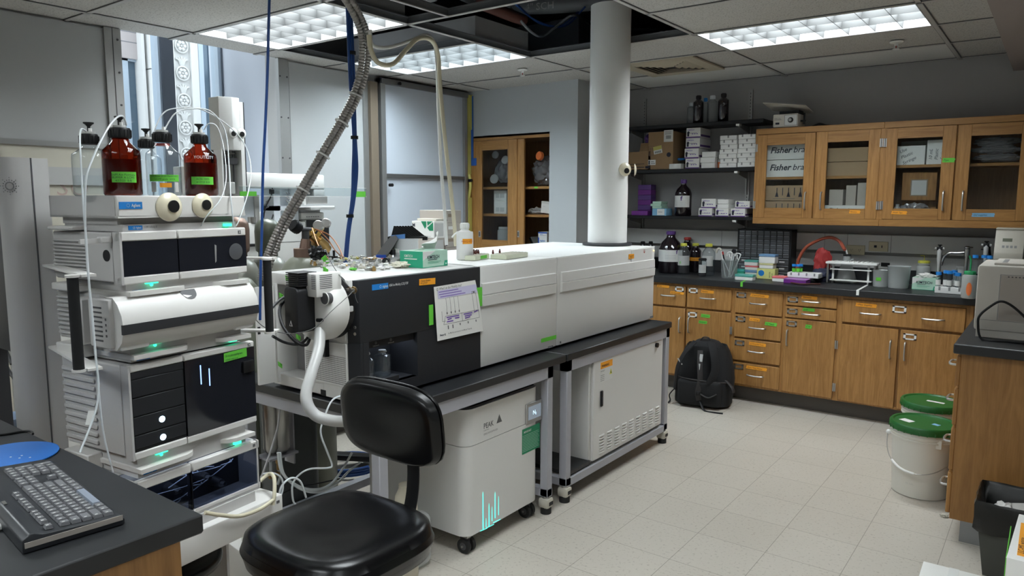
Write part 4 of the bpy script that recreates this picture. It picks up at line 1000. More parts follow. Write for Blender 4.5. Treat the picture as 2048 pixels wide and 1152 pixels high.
part('source_section',m,r,world=True)
m = MB(); m.box(-2.61,1.79,1.235,-2.10,2.545,ZT,'white_metal',bev=.008); part('top_plate',m,r,world=True)
# perforated lower grille on the south face
m = MB(); m.box(-2.378,1.7955,.866,-2.130,1.80,1.035,'white_metal',bev=.001,seg=1)
for i in range(32):
    for j in range(15):
        x = -2.370+i*.0075; z = .874+j*.0075; m.box(x,1.7949,z,x+.0036,1.7956,z+.0036,'dark_grey')
part('vent_grille',m,r,world=True)
m = MB(); m.box(-2.378,1.7955,1.046,-2.130,1.80,1.228,'white_metal',bev=.002,seg=1)
p = gy(667,626,1.795); m.box(p.x-.045,1.793,p.z-.055,p.x+.09,1.7956,p.z+.055,'light_grey',bev=.001,seg=1); m.box(p.x-.01,1.792,p.z-.035,p.x+.075,1.7936,p.z+.035,'white_metal'); m.box(p.x+.01,1.7915,p.z-.02,p.x+.055,1.7925,p.z+.015,'matt_black')
for (px,py) in ((710,655),(710,668)): q = gy(px,py,1.795); m.cyl((q.x,1.7957,q.z),(q.x,1.793,q.z),.006,m='steel',seg=12)
part('access_panel',m,r,world=True)
m = MB()
for (px,py,rr) in ((709,580,.008),(700,579,.006)): q = gy(px,py,1.79); m.cyl((q.x,1.797,q.z),(q.x,1.77,q.z),rr,m='steel',seg=14); m.cyl((q.x,1.79,q.z),(q.x,1.784,q.z),rr*1.8,m='brass',seg=6)
q = gy(664,572,1.79); m.cyl((q.x,1.7955,q.z),(q.x,1.79,q.z),.007,m='grey_metal',seg=12)
part('inlet_fitting',m,r,world=True)
m = MB(); a = gy(632,552,1.789); m.box(a.x,1.7885,a.z-.012,a.x+.055,1.7901,a.z+.010,'light_grey'); part('rating_plate',m,r,world=True)
# black front panel wrapping the corner, with a lit bottle niche
YB0,YB1 = 1.80,2.532
out = [(-2.124,YB0),(-2.075,YB0+.020),(XI,YB1),(XI-.03,YB1),(XI-.03,YB0+.03),(-2.124,YB0+.012)]
nz0,nz1,ny0,ny1 = .858,1.040,1.862,2.125
m = MB()
m.prism(out,nz1,1.279,'z','panel_black',bev=.002); m.prism(out,.815,nz0,'z','panel_black')
m.prism([(-2.124,YB0),(-2.075,YB0+.020),(XI,ny0),(XI-.03,ny0),(XI-.03,YB0+.03),(-2.124,YB0+.012)],nz0,nz1,'z','panel_black')
m.prism([(XI,ny1),(XI,YB1),(XI-.03,YB1),(XI-.03,ny1)],nz0,nz1,'z','panel_black')
m.box(XI-.0002,1.832,.84,XI+.0006,1.835,nz1+.01,'matt_black')
m.box(XI-.0002,1.835,nz1+.004,XI+.0006,YB1-.002,nz1+.0065,'matt_black')
part('front_panel',m,r,world=True)
m = MB(); m.box(XI-.17,ny0-.01,nz0-.003,XI-.165,ny1+.01,nz1+.003,'panel_black'); m.box(XI-.17,ny0-.008,nz0,XI-.03,ny0,nz1,'panel_black'); m.box(XI-.17,ny1,nz0,XI-.03,ny1+.008,nz1,'panel_black'); m.box(XI-.17,ny0,nz0-.006,XI-.002,ny1,nz0,'panel_black'); m.box(XI-.17,ny0,nz1-.001,XI-.03,ny1,nz1+.004,'panel_black')
m.box(XI-.028,ny0,nz1-.032,XI-.022,ny1,nz1,'panel_black')
for i,(y,t) in enumerate(((ny0+.055,'Calibrant A'),(ny0+.135,'Calibrant B'))):
    m.lathe([(.0045,0),(.0062,0),(.0062,.0008),(.0045,.0008)],(XI-.0218,y,nz1-.014),16,'print_grey',axis=X_); m.text(t,(XI-.0218,y,nz1-.027),Y_,Z_,.007,'light_grey',align='CENTER')
part('bottle_niche',m,r,world=True)
m = MB(); m.box(XI-.12,ny0+.16,nz1-.004,XI-.05,ny1-.03,nz1-.0015,'led_niche'); part('niche_lamp',m,r,'small white lamp in the bottle niche',world=True)
for i,(y,R,h) in enumerate(((ny0+.038,.033,.105),(ny0+.125,.034,.080))):
    zz = nz0+.002 if i == 0 else nz0+.022
    if i == 1: m = MB(); m.box(XI-.12,y-.04,nz0-.0,XI-.01,y+.04,nz0+.0215,'panel_black'); part('bottle_holder',m,r,world=True)
    bottle('calibrant_bottle',['left clear calibrant bottle with bluish liquid in the black niche','right clear calibrant bottle half full in the black niche'][i],XI-.062,y,zz,R,h+.022,.014,.016,.010,'clear_bottle','grey_metal',fill=.75 if i == 0 else .62,liqk='water',group='calibrant bottles in the niche',shoulder=.66)
# labels on the black panel
def face_slab(y0,z0,y1,z1,k,X=XI,t=.0012): return (X,y0,z0,X+t,y1,z1,k)
m = MB(); a = fx(744,581); b = fx(776,565); m.box(XI,a.y,a.z,XI+.001,b.y,a.z+.022,'agilent_blue')
cy = a.y+.043; cz = a.z+.011
for q in range(10): an = q*PI/5; m.box(XI+.0008,cy+.0045*math.cos(an)-.0008,cz+.0045*math.sin(an)-.0008,XI+.0014,cy+.0045*math.cos(an)+.0008,cz+.0045*math.sin(an)+.0008,'label_white')
m.text('Agilent',(XI+.001,a.y+.053,a.z+.006),Y_,Z_,.014,'label_white',bold=.01,wid=.75); part('maker_badge',m,r,'blue badge',world=True)
m = MB(); m.text('6560 Ion Mobility LC/Q-TOF',(XI,b.y+.006,a.z+.007),Y_,Z_,.014,'label_white',wid=.62,bold=.004); part('model_lettering',m,r,world=True)
def ftape(px0,py0,px1,py1,h,col,lines,name='tape_label',X=XI,sz=.012,par=None,tilt=0):
    a = gx(px0,py0,X); b = gx(px1,py1,X); ux = (b-a); w = ux.length; ux.normalize(); uy = Vector((0,-ux.z,ux.y)); m = MB()
    m.slab(a+X_*.001,ux,uy,w,h,.0008,col)
    for i,t in enumerate(lines): m.text(t,a+X_*.0019+ux*.006+uy*(h-sz*1.05*(i+1)),ux,uy,sz,'ink',shear=.3,wid=min(1,(w-.01)/(len(t)*sz*.52)))
    return part(name,m,par or ms,world=True)
ftape(838,571,870,568,.026,'tape_orange',('Stepup System','IM QTOF'),sz=.010)
# sheet of paper taped on the corner
m = MB()
A,Bq,Cq,D = fx(866,574),fx(949,560),fx(962,661),fx(872,682)
n = 8; vs = []
for j in range(n+1):
    for i in range(n+1):
        u,v = i/n,j/n; p = (A*(1-u)+Bq*u)*(1-v)+(D*(1-u)+Cq*u)*v; vs.append(Vector((XI+.004+.006*math.sin(v*3.1)*(.4+u)+(.010*max(0,v-.6)*(1+u)),p.y,p.z)))
fs = [(j*(n+1)+i,j*(n+1)+i+1,(j+1)*(n+1)+i+1,(j+1)*(n+1)+i) for j in range(n) for i in range(n)]
m.add(vs,fs,'paper')
sheet = solo('printed_sheet',m,'printed instrument diagram sheet taped to the black front panel','paper',loc=(XI,2.35,1.1))
def SP(u,v,o=.0012):
    i = min(int(u*n),n-1); j = min(int(v*n),n-1); fu,fv = u*n-i,v*n-j
    q = [vs[j*(n+1)+i],vs[j*(n+1)+i+1],vs[(j+1)*(n+1)+i+1],vs[(j+1)*(n+1)+i]]
    return (q[0]*(1-fu)+q[1]*fu)*(1-fv)+(q[3]*(1-fu)+q[2]*fu)*fv+X_*o
def SL(m,u0,v0,u1,v1,w,k):
    K = 6; a = [];
    for t in range(K+1):
        u = u0+(u1-u0)*t/K; v = v0+(v1-v0)*t/K; a.append((u,v))
    du,dv = u1-u0,v1-v0; L = math.hypot(du,dv); nu,nv = -dv/L*w/2,du/L*w/2
    P = [SP(min(.999,max(0,u+nu)),min(.999,max(0,v+nv))) for u,v in a]+[SP(min(.999,max(0,u-nu)),min(.999,max(0,v-nv))) for u,v in a]
    m.add(P,[(t,t+1,K+2+t,K+1+t) for t in range(K)],k)
m = MB(); SL(m,.07,.155,.99,.155,.155,'paper_lilac'); part('highlight_block',m,sheet,world=True)
m = MB()
for v,u0,u1 in ((.11,.10,.55),(.155,.10,.62),(.20,.12,.70)): SL(m,u0,v,u1,v+.002,.014,'print_purple')
for u in (.24,.33,.42,.51): SL(m,u,.24,u,.53,.006,'print_grey'); SL(m,u,.50,u,.54,.022,'print_grey')
for a in ((.20,.57,.95,.57),(.15,.72,.95,.72),(.20,.57,.15,.72),(.95,.57,.95,.72),(.56,.56,.56,.72),(.85,.20,.85,.60),(.94,.20,.94,.60),(.85,.205,.94,.205),(.84,.235,.95,.235),(.13,.47,.13,.66),(.13,.66,.2,.66)): SL(m,*a,.007,'print_grey')
for a in ((.22,.60,.5,.60),(.22,.68,.36,.68),(.24,.64,.33,.63),(.40,.64,.50,.64),(.6,.60,.8,.60),(.62,.64,.78,.64),(.62,.68,.74,.67),(.84,.60,.93,.58)): SL(m,*a,.022,'print_purple')
for u in (.24,.34,.50,.68,.86): SL(m,u,.75,u,.79+(.03 if u < .4 else 0),.02,'print_grey')
SL(m,.88,.215,.92,.215,.03,'print_grey')
part('diagram',m,sheet,world=True)
m = MB()
def stext(s,u,v,sz,k,bold=0,wid=1,shear=0):
    o = SP(u,v,.0022); ux = (SP(min(u+.1,.99),v)-SP(u,v)); uy = SP(u,v-.03)-SP(u,v); m.text(s,o,ux,uy,sz,k,bold=bold,wid=wid,shear=shear,off=.0006)
stext("Q: What's an Ion Mobility Inst?",.04,.07,.015,'ink',shear=.3,wid=.85); stext('Figure 42',.05,.92,.012,'ink',.03,.8); stext('Ion Mobility parameters in the Manual Tune tab',.22,.91,.010,'print_grey',.005,.8)
part('lettering',m,sheet,world=True)
for (a,b,c) in ((857,610,1),(955,575,-1)):
    m = MB(); p0 = fx(a,b); h = .085; m.box(XI+.002,p0.y-.001 if c > 0 else p0.y-.018,p0.z-h,XI+.006 if c > 0 else XI+.009,p0.y+.022,p0.z,'tape_green'); part('green_tape',m,sheet,world=True)
# white middle and rear sections
def wsection(y0,y1,x1,z0=.815):
    m = MB(); m.box(x1,y0,z0,XI,y1,ZT-.003,'white_metal',bev=.006); return part('body_section',m,r,world=True)
s1 = wsection(2.536,3.163,-2.84); s2 = wsection(3.170,4.305,-2.86)
m = MB(); m.box(-2.85,2.52,ZT-.004,XI-.005,3.165,ZT,'bright_white',bev=.001,seg=1); m.box(-2.87,3.168,ZT-.004,XI-.005,4.315,ZT,'bright_white',bev=.001,seg=1); part('top_cover',m,r,world=True)
def rib(y0,y1,zt,zb,par):
    m = MB(); zm = (zt+zb)/2
    m.prism([(XI-.001,zt),(XI+.010,zt-.004),(XI+.012,zm+.002),(XI+.006,zm),(XI+.014,zm-.003),(XI+.012,zb+.006),(XI-.001,zb)],y0,y1,'y','white_metal'); part('ridge',m,par,world=True)
rib(2.538,3.14,1.205,1.095,s1)
rib(3.195,4.29,1.205,1.095,s2)
m = MB(); m.box(XI,3.98,1.20,XI+.003,4.26,1.278,'white_metal',bev=.002,seg=1); part('corner_frame',m,s2,world=True)
m = MB(); a = fx(1082,690); b = fx(1112,678); m.box(XI+.0005,a.y+.0,a.z+.012,XI+.0015,b.y,a.z+.032,'tape_green'); part('tape_label',m,r,world=True)
for (px,py,k) in ((1096,697,'print_grey'),(1300,636,'print_grey')):
    a = fx(px,py); m = MB(); m.box(XI,a.y,a.z,XI+.001,a.y+.045,a.z+.010,k); m.text('G6560-6000',(XI+.0012,a.y+.001,a.z+.002),Y_,Z_,.008,'label_white',wid=.8); part('serial_plate',m,r,world=True)
a = fx(1119,690); m = MB(); m.box(XI,a.y,a.z,XI+.001,a.y+.015,a.z+.020,'light_grey'); m.box(XI+.001,a.y+.002,a.z+.010,XI+.0014,a.y+.013,a.z+.018,'print_grey'); part('spec_plate',m,r,world=True)
a = fx(1257,514); m = MB(); m.box(XI,a.y,a.z-.012,XI+.0042,a.y+.065,a.z+.016,'tape_orange'); m.text('HOT',(XI+.0044,a.y+.01,a.z-.006),Y_,Z_,.02,'ink',shear=.2); part('tape_label',m,r,'orange tape near the far corner',world=True)
a = fx(1286,502); m = MB(); m.text('HEPTA',(XI+.003,a.y,a.z),Y_,Z_,.010,'cap_red',wid=.8,bold=.02); m.prism([(a.y,a.z-.004),(a.y+.025,a.z-.004),(a.y+.012,a.z-.014)],XI+.003,XI+.0038,'x','cap_red'); part('red_mark',m,r,world=True)
a = fx(1308,501); m = MB(); m.box(XI+.0,a.y-.014,a.z-.003,XI+.004,a.y,a.z+.003,'led_amber'); part('status_lamp',m,r,'amber status lamp',world=True)
# ion source housing on the south face --------------------------------------------------
src = thing('ion_source','white and black ion source housing with finned nebulizer on the end of the spectrometer','ion source',(-2.2,1.70,1.17))
cc = gy(650,612,1.76)
m = MB(); m.cyl((cc.x,1.795,cc.z),(cc.x,1.752,cc.z),.127,m='black_plastic',seg=40); part('mounting_ring',m,src,world=True)
m = MB()
c2 = gy(638,617,1.70)
m.lathe([(.112,0),(.119,.015),(.119,.055),(.113,.080),(.100,.094),(.070,.101),(.0001,.103)],(c2.x,1.75,c2.z),40,'white_plastic',axis=(0,-1,0))
part('housing',m,src,world=True,ang=60)
m = MB(); a = gy(602,545,1.62)
a = gy(600,662,1.61); b = gy(600,556,1.61)
m.prism(rrect(a.x-.038,a.z-.004,a.x+.038,b.z-.030,.022),1.575,1.665,'y','neb_black',bev=.006)
m.box(a.x-.026,1.585,b.z-.032,a.x+.034,1.655,b.z+.022,'neb_black',bev=.005)
for q in range(7): m.box(a.x-.031,1.580,b.z-.026+q*.0072,a.x+.039,1.660,b.z-.0225+q*.0072,'neb_black')
m.prism([(a.x-.012,a.z+.022),(a.x+.006,a.z+.022),(a.x-.003,a.z+.042)],1.5742,1.5752,'y','light_grey'); m.prism([(a.x-.008,a.z+.0245),(a.x+.002,a.z+.0245),(a.x-.003,a.z+.036)],1.5738,1.5748,'y','neb_black')
part('nebulizer_cover',m,src,'black finned cover',world=True)
m = MB(); c = gy(640,570,1.66)
m.box(c.x-.030,1.62,c.z-.04,c.x+.030,1.735,c.z+.045,'white_plastic',bev=.006)
for q in range(8): m.box(c.x+.0295,1.635,c.z-.010+q*.0065,c.x+.0306,1.69,c.z-.0075+q*.0065,'dark_grey'); m.box(c.x+.004,1.6192,c.z-.010+q*.0065,c.x+.026,1.6203,c.z-.0075+q*.0065,'dark_grey')
part('gas_inlet_block',m,src,world=True)
m = MB(); c = gy(597,625,1.68); m.sphere((c.x-.02,1.70,c.z),.07,'tape_pale_blue',20,14,sz=1.1,sx=.5);
m = MB(); w = gy(652,594,1.64); w = c2+(w-c2)*.85; m.cyl((w.x,1.67,w.z),(w.x,1.6462,w.z),.020,m='dark_grey',seg=24); m.lathe([(.020,-.002),(.024,-.001),(.023,.0012),(.020,.0008)],(w.x,1.6475,w.z),24,'white_plastic',axis=(0,-1,0)); part('viewing_window',m,src,'dark round viewing window',world=True)
m = MB(); a = gy(672,620,1.72); m.box(a.x-.03,1.69,a.z-.012,a.x+.022,1.785,a.z+.010,'light_grey',bev=.003,seg=1); m.box(a.x-.025,1.684,a.z-.006,a.x+.015,1.69,a.z+.006,'grey_metal'); m.tube([(a.x+.020,1.72,a.z-.014),(a.x+.01,1.66,a.z-.026),(a.x-.02,1.65,a.z-.030)],.007,8,'black_plastic'); part('latch',m,src,world=True)
m = MB(); a = gy(646,690,1.78); m.box(a.x-.012,1.775,a.z-.045,a.x+.018,1.7945,a.z+.03,'matt_black'); part('strap',m,src,world=True)
# drain hose from the source
m = MB(); m.tube([gy(640,660,1.66),gy(637,700,1.62),gy(622,750,1.56),gy(612,795,1.52),gy(628,828,1.53),gy(662,841,1.58),gy(700,843,1.72)],.020,14,'hose_milk',sub=8)
solo('drain_hose',m,'wide translucent drain hose curving down from the ion source','hose',loc=(-2.0,1.6,.9))
# open door at the south end
m = MB(); a = gy(551,560,1.79); b = gy(511,576,1.70); d = Vector((b.x-a.x,b.y-a.y,0));
m.slab((a.x,a.y,.83),d,Z_,d.length,.40,.012,'white_metal'); m.box(a.x-.004,a.y-.012,.83,a.x+.012,a.y,1.24,'white_metal')
od = part('side_door',m,r,world=True)
m = MB(); q = a+(b-a)*.85; m.box(q.x-.006,q.y-.012,1.04,q.x+.004,q.y-.002,1.07,'matt_black'); part('door_latch',m,od,world=True)
for (px,py) in ((572,560),(559,594),(593,676),(557,731),(665,609),(627+20,543)):
    p = gy(px,py,1.70 if px > 600 else 1.76); m = MB(); m.slab(p,Vector((1,-.1,-.25)),Vector((.2,-.1,1)),.030,.018,.002,'tape_green')
    m.slab(p+Vector((.004,-.001,.004)),Vector((1,-.2,-.1)),Vector((.1,-.3,1)),.022,.016,.002,'tape_green')
    part('tape_flag',m,r,'green tape flag',world=True)
# wiring round the source
def cable(name,label,pts,rad,k,cat='cable',group=None,sub=6,kind=None):
    m = MB(); m.tube(pts,rad,8,k,sub=sub); c = pts[len(pts)//2]
    return solo(name,m,label,cat,group,loc=tuple(c),kind=kind)
cable('power_cable','thick black cable looping below the ion source',[gy(600,560,1.72),gy(580,590,1.62),gy(560,615,1.58),gy(565,650,1.56),gy(590,682,1.58),gy(612,690,1.62),gy(620,675,1.70)],.006,'black_plastic')
cable('power_cable','thinner black cable from the stack handle to the ion source',[gy(545,672,1.5),gy(570,685,1.55),gy(600,688,1.6),gy(618,672,1.68)],.005,'black_plastic')
cable('power_cable','black cable crossing above the loop left of the ion source',[gy(543,617,1.5),gy(560,600,1.6),gy(590,580,1.74)],.005,'black_plastic')
cable('capillary_tube','thin capillary tube running from the pump stack across the ion source',[gy(505,632,1.3),gy(530,655,1.4),gy(575,667,1.45),gy(625,658,1.5),gy(660,625,1.56),gy(690,598,1.68),gy(709,580,1.77)],.0014,'print_grey','tube')
cable('capillary_tube','thin capillary tube rising over the source to the inlet fitting',[gy(652,500,1.9),gy(665,530,1.75),gy(690,565,1.72),gy(702,579,1.77)],.0014,'print_grey','tube')
cable('capillary_tube','short capillary from the inlet fitting down to the black panel edge',[gy(709,583,1.77),gy(712,598,1.775),gy(716,606,1.785)],.0012,'print_grey','tube')
# vertical flight tube
r = thing('flight_tube','tall white round flight tube column rising from the spectrometer to the ceiling','column',(-2.38,4.225,ZT))
m = MB(); m.cyl((-2.38,4.225,ZT),(-2.38,4.225,2.80),.128,seg=64,m='bright_white'); part('tube_shell',m,r,world=True)
m = MB(); m.lathe([(.155,0),(.162,.004),(.162,.014),(.150,.020),(.13,.021)],(-2.38,4.225,ZT),48,'charcoal'); part('base_ring',m,r,'black base ring',world=True)
# ---- carts
def cart(name,label,y0,y1,legs_y,x1=-2.87):
    r = thing(name,label,'cart',((x1-1.955)/2,(y0+y1)/2,0),0,'grey steel carts under the spectrometer')
    m = MB(); m.box(x1,y0,.762,-1.955,y1,ZCt,'epoxy',bev=.004,seg=1); part('cart_top',m,r,world=True)
    m = MB(); t = .045
    a,b = legs_y; xf = -1.963; xb = x1+.02
    m.box(xf-t,a,.705,xf,b,.762,'grey_cart'); m.box(xb,a,.705,xb+t,b,.762,'grey_cart'); m.box(xb,a,.705,xf,a+t,.762,'grey_cart'); m.box(xb,b-t,.705,xf,b,.762,'grey_cart')
    m.box(xb,a,.09,xb+t,b,.13,'grey_cart'); m.box(xb,a,.09,xf,a+t,.13,'grey_cart'); m.box(xb,b-t,.09,xf,b,.13,'grey_cart')
    part('frame',m,r,world=True)
    for x in (xf-t,xb):
        for y in (a,b-t): m = MB(); m.box(x,y,.09,x+t,y+t,.762,'grey_cart',bev=.003,seg=1); part('leg',m,r,world=True)
    for x in (xf-t/2,xb+t/2):
        for y in (a+t/2,b-t/2):
            m = MB(); m.cyl((x,y,.0),(x,y,.035),.028,m='black_rubber',seg=20); m.box(x-.030,y-.030,.03,x+.030,y+.030,.082,'beige',bev=.012); m.box(x+.0295,y-.016,.046,x+.033,y+.018,.066,'black_plastic',bev=.003,seg=1); m.cyl((x,y,.08),(x,y,.092),.022,m='steel',seg=16); part('levelling_caster',m,r,world=True)
    return r
c1 = cart('instrument_cart','near grey steel cart with black top carrying the black end of the spectrometer',1.785,3.072,(1.80,2.965))
c2 = cart('instrument_cart','far grey steel cart with black top and built-in locked cabinet',3.085,4.335,(3.095,4.32))
m = MB(); m.box(-2.008,3.12,.085,-1.963,4.3,.125,'grey_cart'); part('lower_rail',m,c2,world=True)
m = MB(); m.box(-2.85,3.14,.135,-1.975,3.36,.155,'epoxy_dark'); part('shelf',m,c2,world=True)
m = MB(); m.box(-2.70,3.355,.135,-1.985,4.26,.735,'white_metal',bev=.004,seg=1); cb = part('cabinet',m,c2,world=True)
m = MB(); m.box(-1.985,3.375,.145,-1.968,4.235,.725,'white_metal',bev=.003,seg=1)
XD = -1.968
for i in range(9):
    y = 3.445+i*.088
    for j in range(7): m.tube([(XD-.003,y,.172+j*.0165),(XD+.003,y+.006,.172+j*.0165),(XD+.003,y+.044,.172+j*.0165),(XD-.003,y+.050,.172+j*.0165)],.0045,6,'white_metal',sub=2)
dr = part('cabinet_door',m,cb,world=True)
m = MB(); p = gx(1202,797,XD); m.box(XD,p.y-.012,p.z-.045,XD+.010,p.y+.012,p.z+.045,'black_plastic',bev=.004,seg=1); m.box(XD+.009,p.y-.004,p.z-.03,XD+.013,p.y+.004,p.z+.01,'dark_grey'); part('door_lock',m,cb,world=True)
m = MB(); p = gx(1312,690,XD); m.cyl((XD,p.y,p.z),(XD+.014,p.y,p.z),.015,m='black_plastic',seg=18); m.box(XD+.012,p.y,p.z-.002,XD+.016,p.y+.03,p.z+.002,'steel'); part('key_lock',m,cb,world=True)
m = MB(); a = gx(1200,766,XD); b = gx(1225,722,XD); y0,y1,z0 = a.y,b.y,a.z; h = .115
m.box(XD,y0,z0,XD+.001,y1,z0+h,'paper_yellow' if 0 else 'label_white'); m.box(XD+.001,y0+.002,z0+h*.66,XD+.0015,y1-.002,z0+h-.002,'tape_orange'); m.text('WARNING',(XD+.0016,y0+.014,z0+h*.73),Y_,Z_,.020,'ink',bold=.02,wid=.85)
m.text('Fire Hazard!',(XD+.001,y0+.004,z0+h*.52),Y_,Z_,.012,'ink',wid=.7);
for q in range(4): m.box(XD+.001,y0+.004,z0+.008+q*.010,XD+.0014,y0+.045,z0+.010+q*.010,'print_grey')
m.prism([(y1-.034,z0+.030),(y1-.004,z0+.030),(y1-.019,z0+.062)],XD+.001,XD+.0018,'x','cap_yellow'); m.prism([(y1-.024,z0+.034),(y1-.014,z0+.034),(y1-.019,z0+.052)],XD+.0018,XD+.0022,'x','ink'); part('warning_sticker',m,cb,world=True)
m = MB(); a = gx(1200,712,XD); m.text('Agilent Technologies  G6560',(XD,a.y,a.z),Y_,Z_,.012,'print_grey',wid=.8); a = gx(1314,678,XD); m.text('G6560A',(XD,a.y-.03,a.z),Y_,Z_,.012,'print_grey',wid=.9); part('door_lettering',m,cb,world=True)
m = MB(); m.box(-2.10,3.24,.68,-2.05,3.32,.735,'steel',bev=.004,seg=1); part('switch_box',m,c2,world=True)
# ---- nitrogen generator
XP = -2.0
r = thing('nitrogen_generator','white wheeled gas generator cabinet with cyan light bars under the near cart','gas generator',(-2.3,2.64,0)); r['label'] = 'white wheeled gas generator cabinet with cyan light bars under the near cart'
m = MB(); m.prism(rrect(-2.62,2.338,XP,2.905,.055,6,(0,1,1,0)),.088,.500,'z','white_metal'); part('cabinet',m,r,world=True)
m = MB(); m.prism(rrect(-2.62,2.338,XP,2.905,.055,6,(0,1,1,0)),.503,.668,'z','white_metal'); part('upper_cover',m,r,world=True)
m = MB(); m.prism(rrect(-2.61,2.345,XP-.008,2.897,.05,6,(0,1,1,0)),.668,.677,'z','charcoal',bev=.002);
tp = part('top_tray',m,r,world=True)
for y in (2.45,2.68): m = MB(); m.box(-2.40,y,.6765,-2.22,y+.10,.679,'matt_black'); m.tube([(-2.38,y+.02,.677),(-2.36,y+.05,.69),(-2.26,y+.05,.69),(-2.24,y+.02,.677)],.006,8,'black_plastic',sub=3); part('lift_handle',m,tp,world=True)
m = MB(); a = gx(1053,846,XP); b = gx(1080,806,XP); m.box(XP,a.y-.010,a.z-.010,XP+.008,b.y+.010,a.z+.095,'alu',bev=.003,seg=1); m.box(XP+.007,a.y+.004,a.z+.012,XP+.0092,b.y-.004,a.z+.078,'screen'); m.text('N',(XP+.0092,(a.y+b.y)/2-.018,a.z+.034),Y_,Z_,.030,'screen_text'); m.text('2',(XP+.0092,(a.y+b.y)/2+.004,a.z+.030),Y_,Z_,.018,'screen_text'); part('touch_screen',m,r,'small lit touch screen',world=True)
m = MB(); a = gx(967,858,XP); m.text('PEAK',(XP,a.y,a.z),Y_,Z_,.034,'print_grey',bold=.02,wid=.9); m.prism([(a.y+.095,a.z+.002),(a.y+.135,a.z+.002),(a.y+.115,a.z+.040)],XP,XP+.001,'x','print_grey'); m.text('SCIENTIFIC',(XP,a.y,a.z-.012),Y_,Z_,.008,'print_grey'); m.text('GENIUS AB 3G/NITROGEN',(XP,a.y,a.z-.030),Y_,Z_,.012,'print_grey',wid=.72); part('maker_lettering',m,r,world=True)
m = MB(); a = gx(1044,910,XP); b = gx(1079,896,XP); h = .125; m.box(XP,a.y,a.z,XP+.001,b.y,a.z+h,'merck_green'); m.text('IMPORTANT',(XP+.001,a.y+.012,a.z+h-.022),Y_,Z_,.014,'label_white',bold=.02,wid=.8)
for q in range(11): m.box(XP+.001,a.y+.004,a.z+.012+q*.0078,XP+.0014,b.y-.005-(q % 3)*.005,a.z+.0135+q*.0078,'kim_pale')
part('green_sticker',m,r,world=True)
m = MB()
def pxz(px,py): q = gx(px,py,XP); return q.y,q.z
for (px,t,b,w) in ((966,985,1058,.007),(972,1038,1054,.004),(978,1008,1052,.006),(984,1015,1042,.004),(990,985,1036,.006),(997,994,1030,.0035)):
    y,zt = pxz(px,t); y,zb = pxz(px,b); m.prism([(y-w/2,zb),(y+w/2,zb),(y+w/4,zt-.01),(y,zt+.004),(y-w/4,zt-.01)],XP-.001,XP+.0012,'x','led_cyan')
for (p0,q0,p1,q1) in ((960,1063,974,1057),(972,1057,988,1049),(986,1046,1001,1039)):
    a = gx(p0,q0,XP); b = gx(p1,q1,XP); m.slab(a,b-a,Z_,(b-a).length,.003,.001,'led_cyan')
part('light_bars',m,r,'glowing cyan light bars',world=True)
def castor(m,x,y,k='black_plastic',R=.034):
    m.box(x-.028,y-.022,.075,x+.028,y+.022,.088,'steel'); m.box(x-.020,y-.018,.040,x+.020,y+.018,.078,'dark_grey',bev=.006)
    for s in (-1,1): m.cyl((x+.006,y+s*.008,R),(x+.006,y+s*.026,R),R,m='black_rubber',seg=24); m.cyl((x+.006,y+s*.025,R),(x+.006,y+s*.028,R),R*.5,m='dark_grey',seg=16)
    m.cyl((x+.006,y-.034,R),(x+.006,y+.034,R),.005,m='steel',seg=8)
for x,y in ((-2.045,2.385),(-2.045,2.85),(-2.57,2.385),(-2.57,2.85)): m = MB(); castor(m,x,y); part('caster',m,r,world=True)
# ---- googly eyes stuck on the round column (built by the stack file's eye helper)
# ================================================================== CHROMATOGRAPH STACK (turned 7 degrees to the room)
SA = math.radians(97)
SL_ = Vector((-1.885,.875,0))
SMi = (Matrix.Translation(SL_) @ Matrix.Rotation(SA,4,'Z')).inverted()
_sx = Vector((math.cos(SA),math.sin(SA),0)); _sy = Vector((-math.sin(SA),math.cos(SA),0))
def sp(px,py,d=0.0):
    """pixel -> stack-local point on the plane local y = d"""
    dr = _ray(px,py); o = Vector((0,0,H)); t = ((SL_+_sy*d-o).dot(_sy))/dr.dot(_sy); return SMi @ (o+dr*t)
def sroot(name,label,cat,x=0,y=0,z=0,group=None):
    p = SL_+_sx*x+_sy*y; return thing(name,label,cat,(p.x,p.y,z),SA,group)
# local frame: x along the front (0..0.39), y into the depth, fronts face -y
D = .305
GS = 'stacked chromatograph modules'
def badge(m,x,z,w=.05,h=.014,y=0.0,blank=False):
    m.box(x,y-.0012,z,x+w,y+.0002,z+h,'agilent_blue')
    m.text('Agilent',(x+w*.52,y-.0014,z+h*.3),X_,Z_,h*.62,'label_white',wid=.75,bold=.01)
    for q in range(8): an = q*PI/4; m.box(x+w*.38+.22*h*math.cos(an)-.0005,y-.0018,z+h*.5+.22*h*math.sin(an)-.0005,x+w*.38+.22*h*math.cos(an)+.0005,y-.0010,z+h*.5+.22*h*math.sin(an)+.0005,'label_white')
def fins(m,z0,z1,x=-.001,n=10,y0=.15,y1=.298):
    for q in range(n):
        z = z0+(z1-z0)*q/n; m.box(x-.004,y0,z,x+.002,y1,z+(z1-z0)/n*.55,'lc_side',bev=.002,seg=1)
def base_tray(m,z0,z1,led=True):
    """slim grey plinth with a wavy white lip between modules"""
    m.box(.010,.012,z0,.375,D-.02,z1,'lc_side');
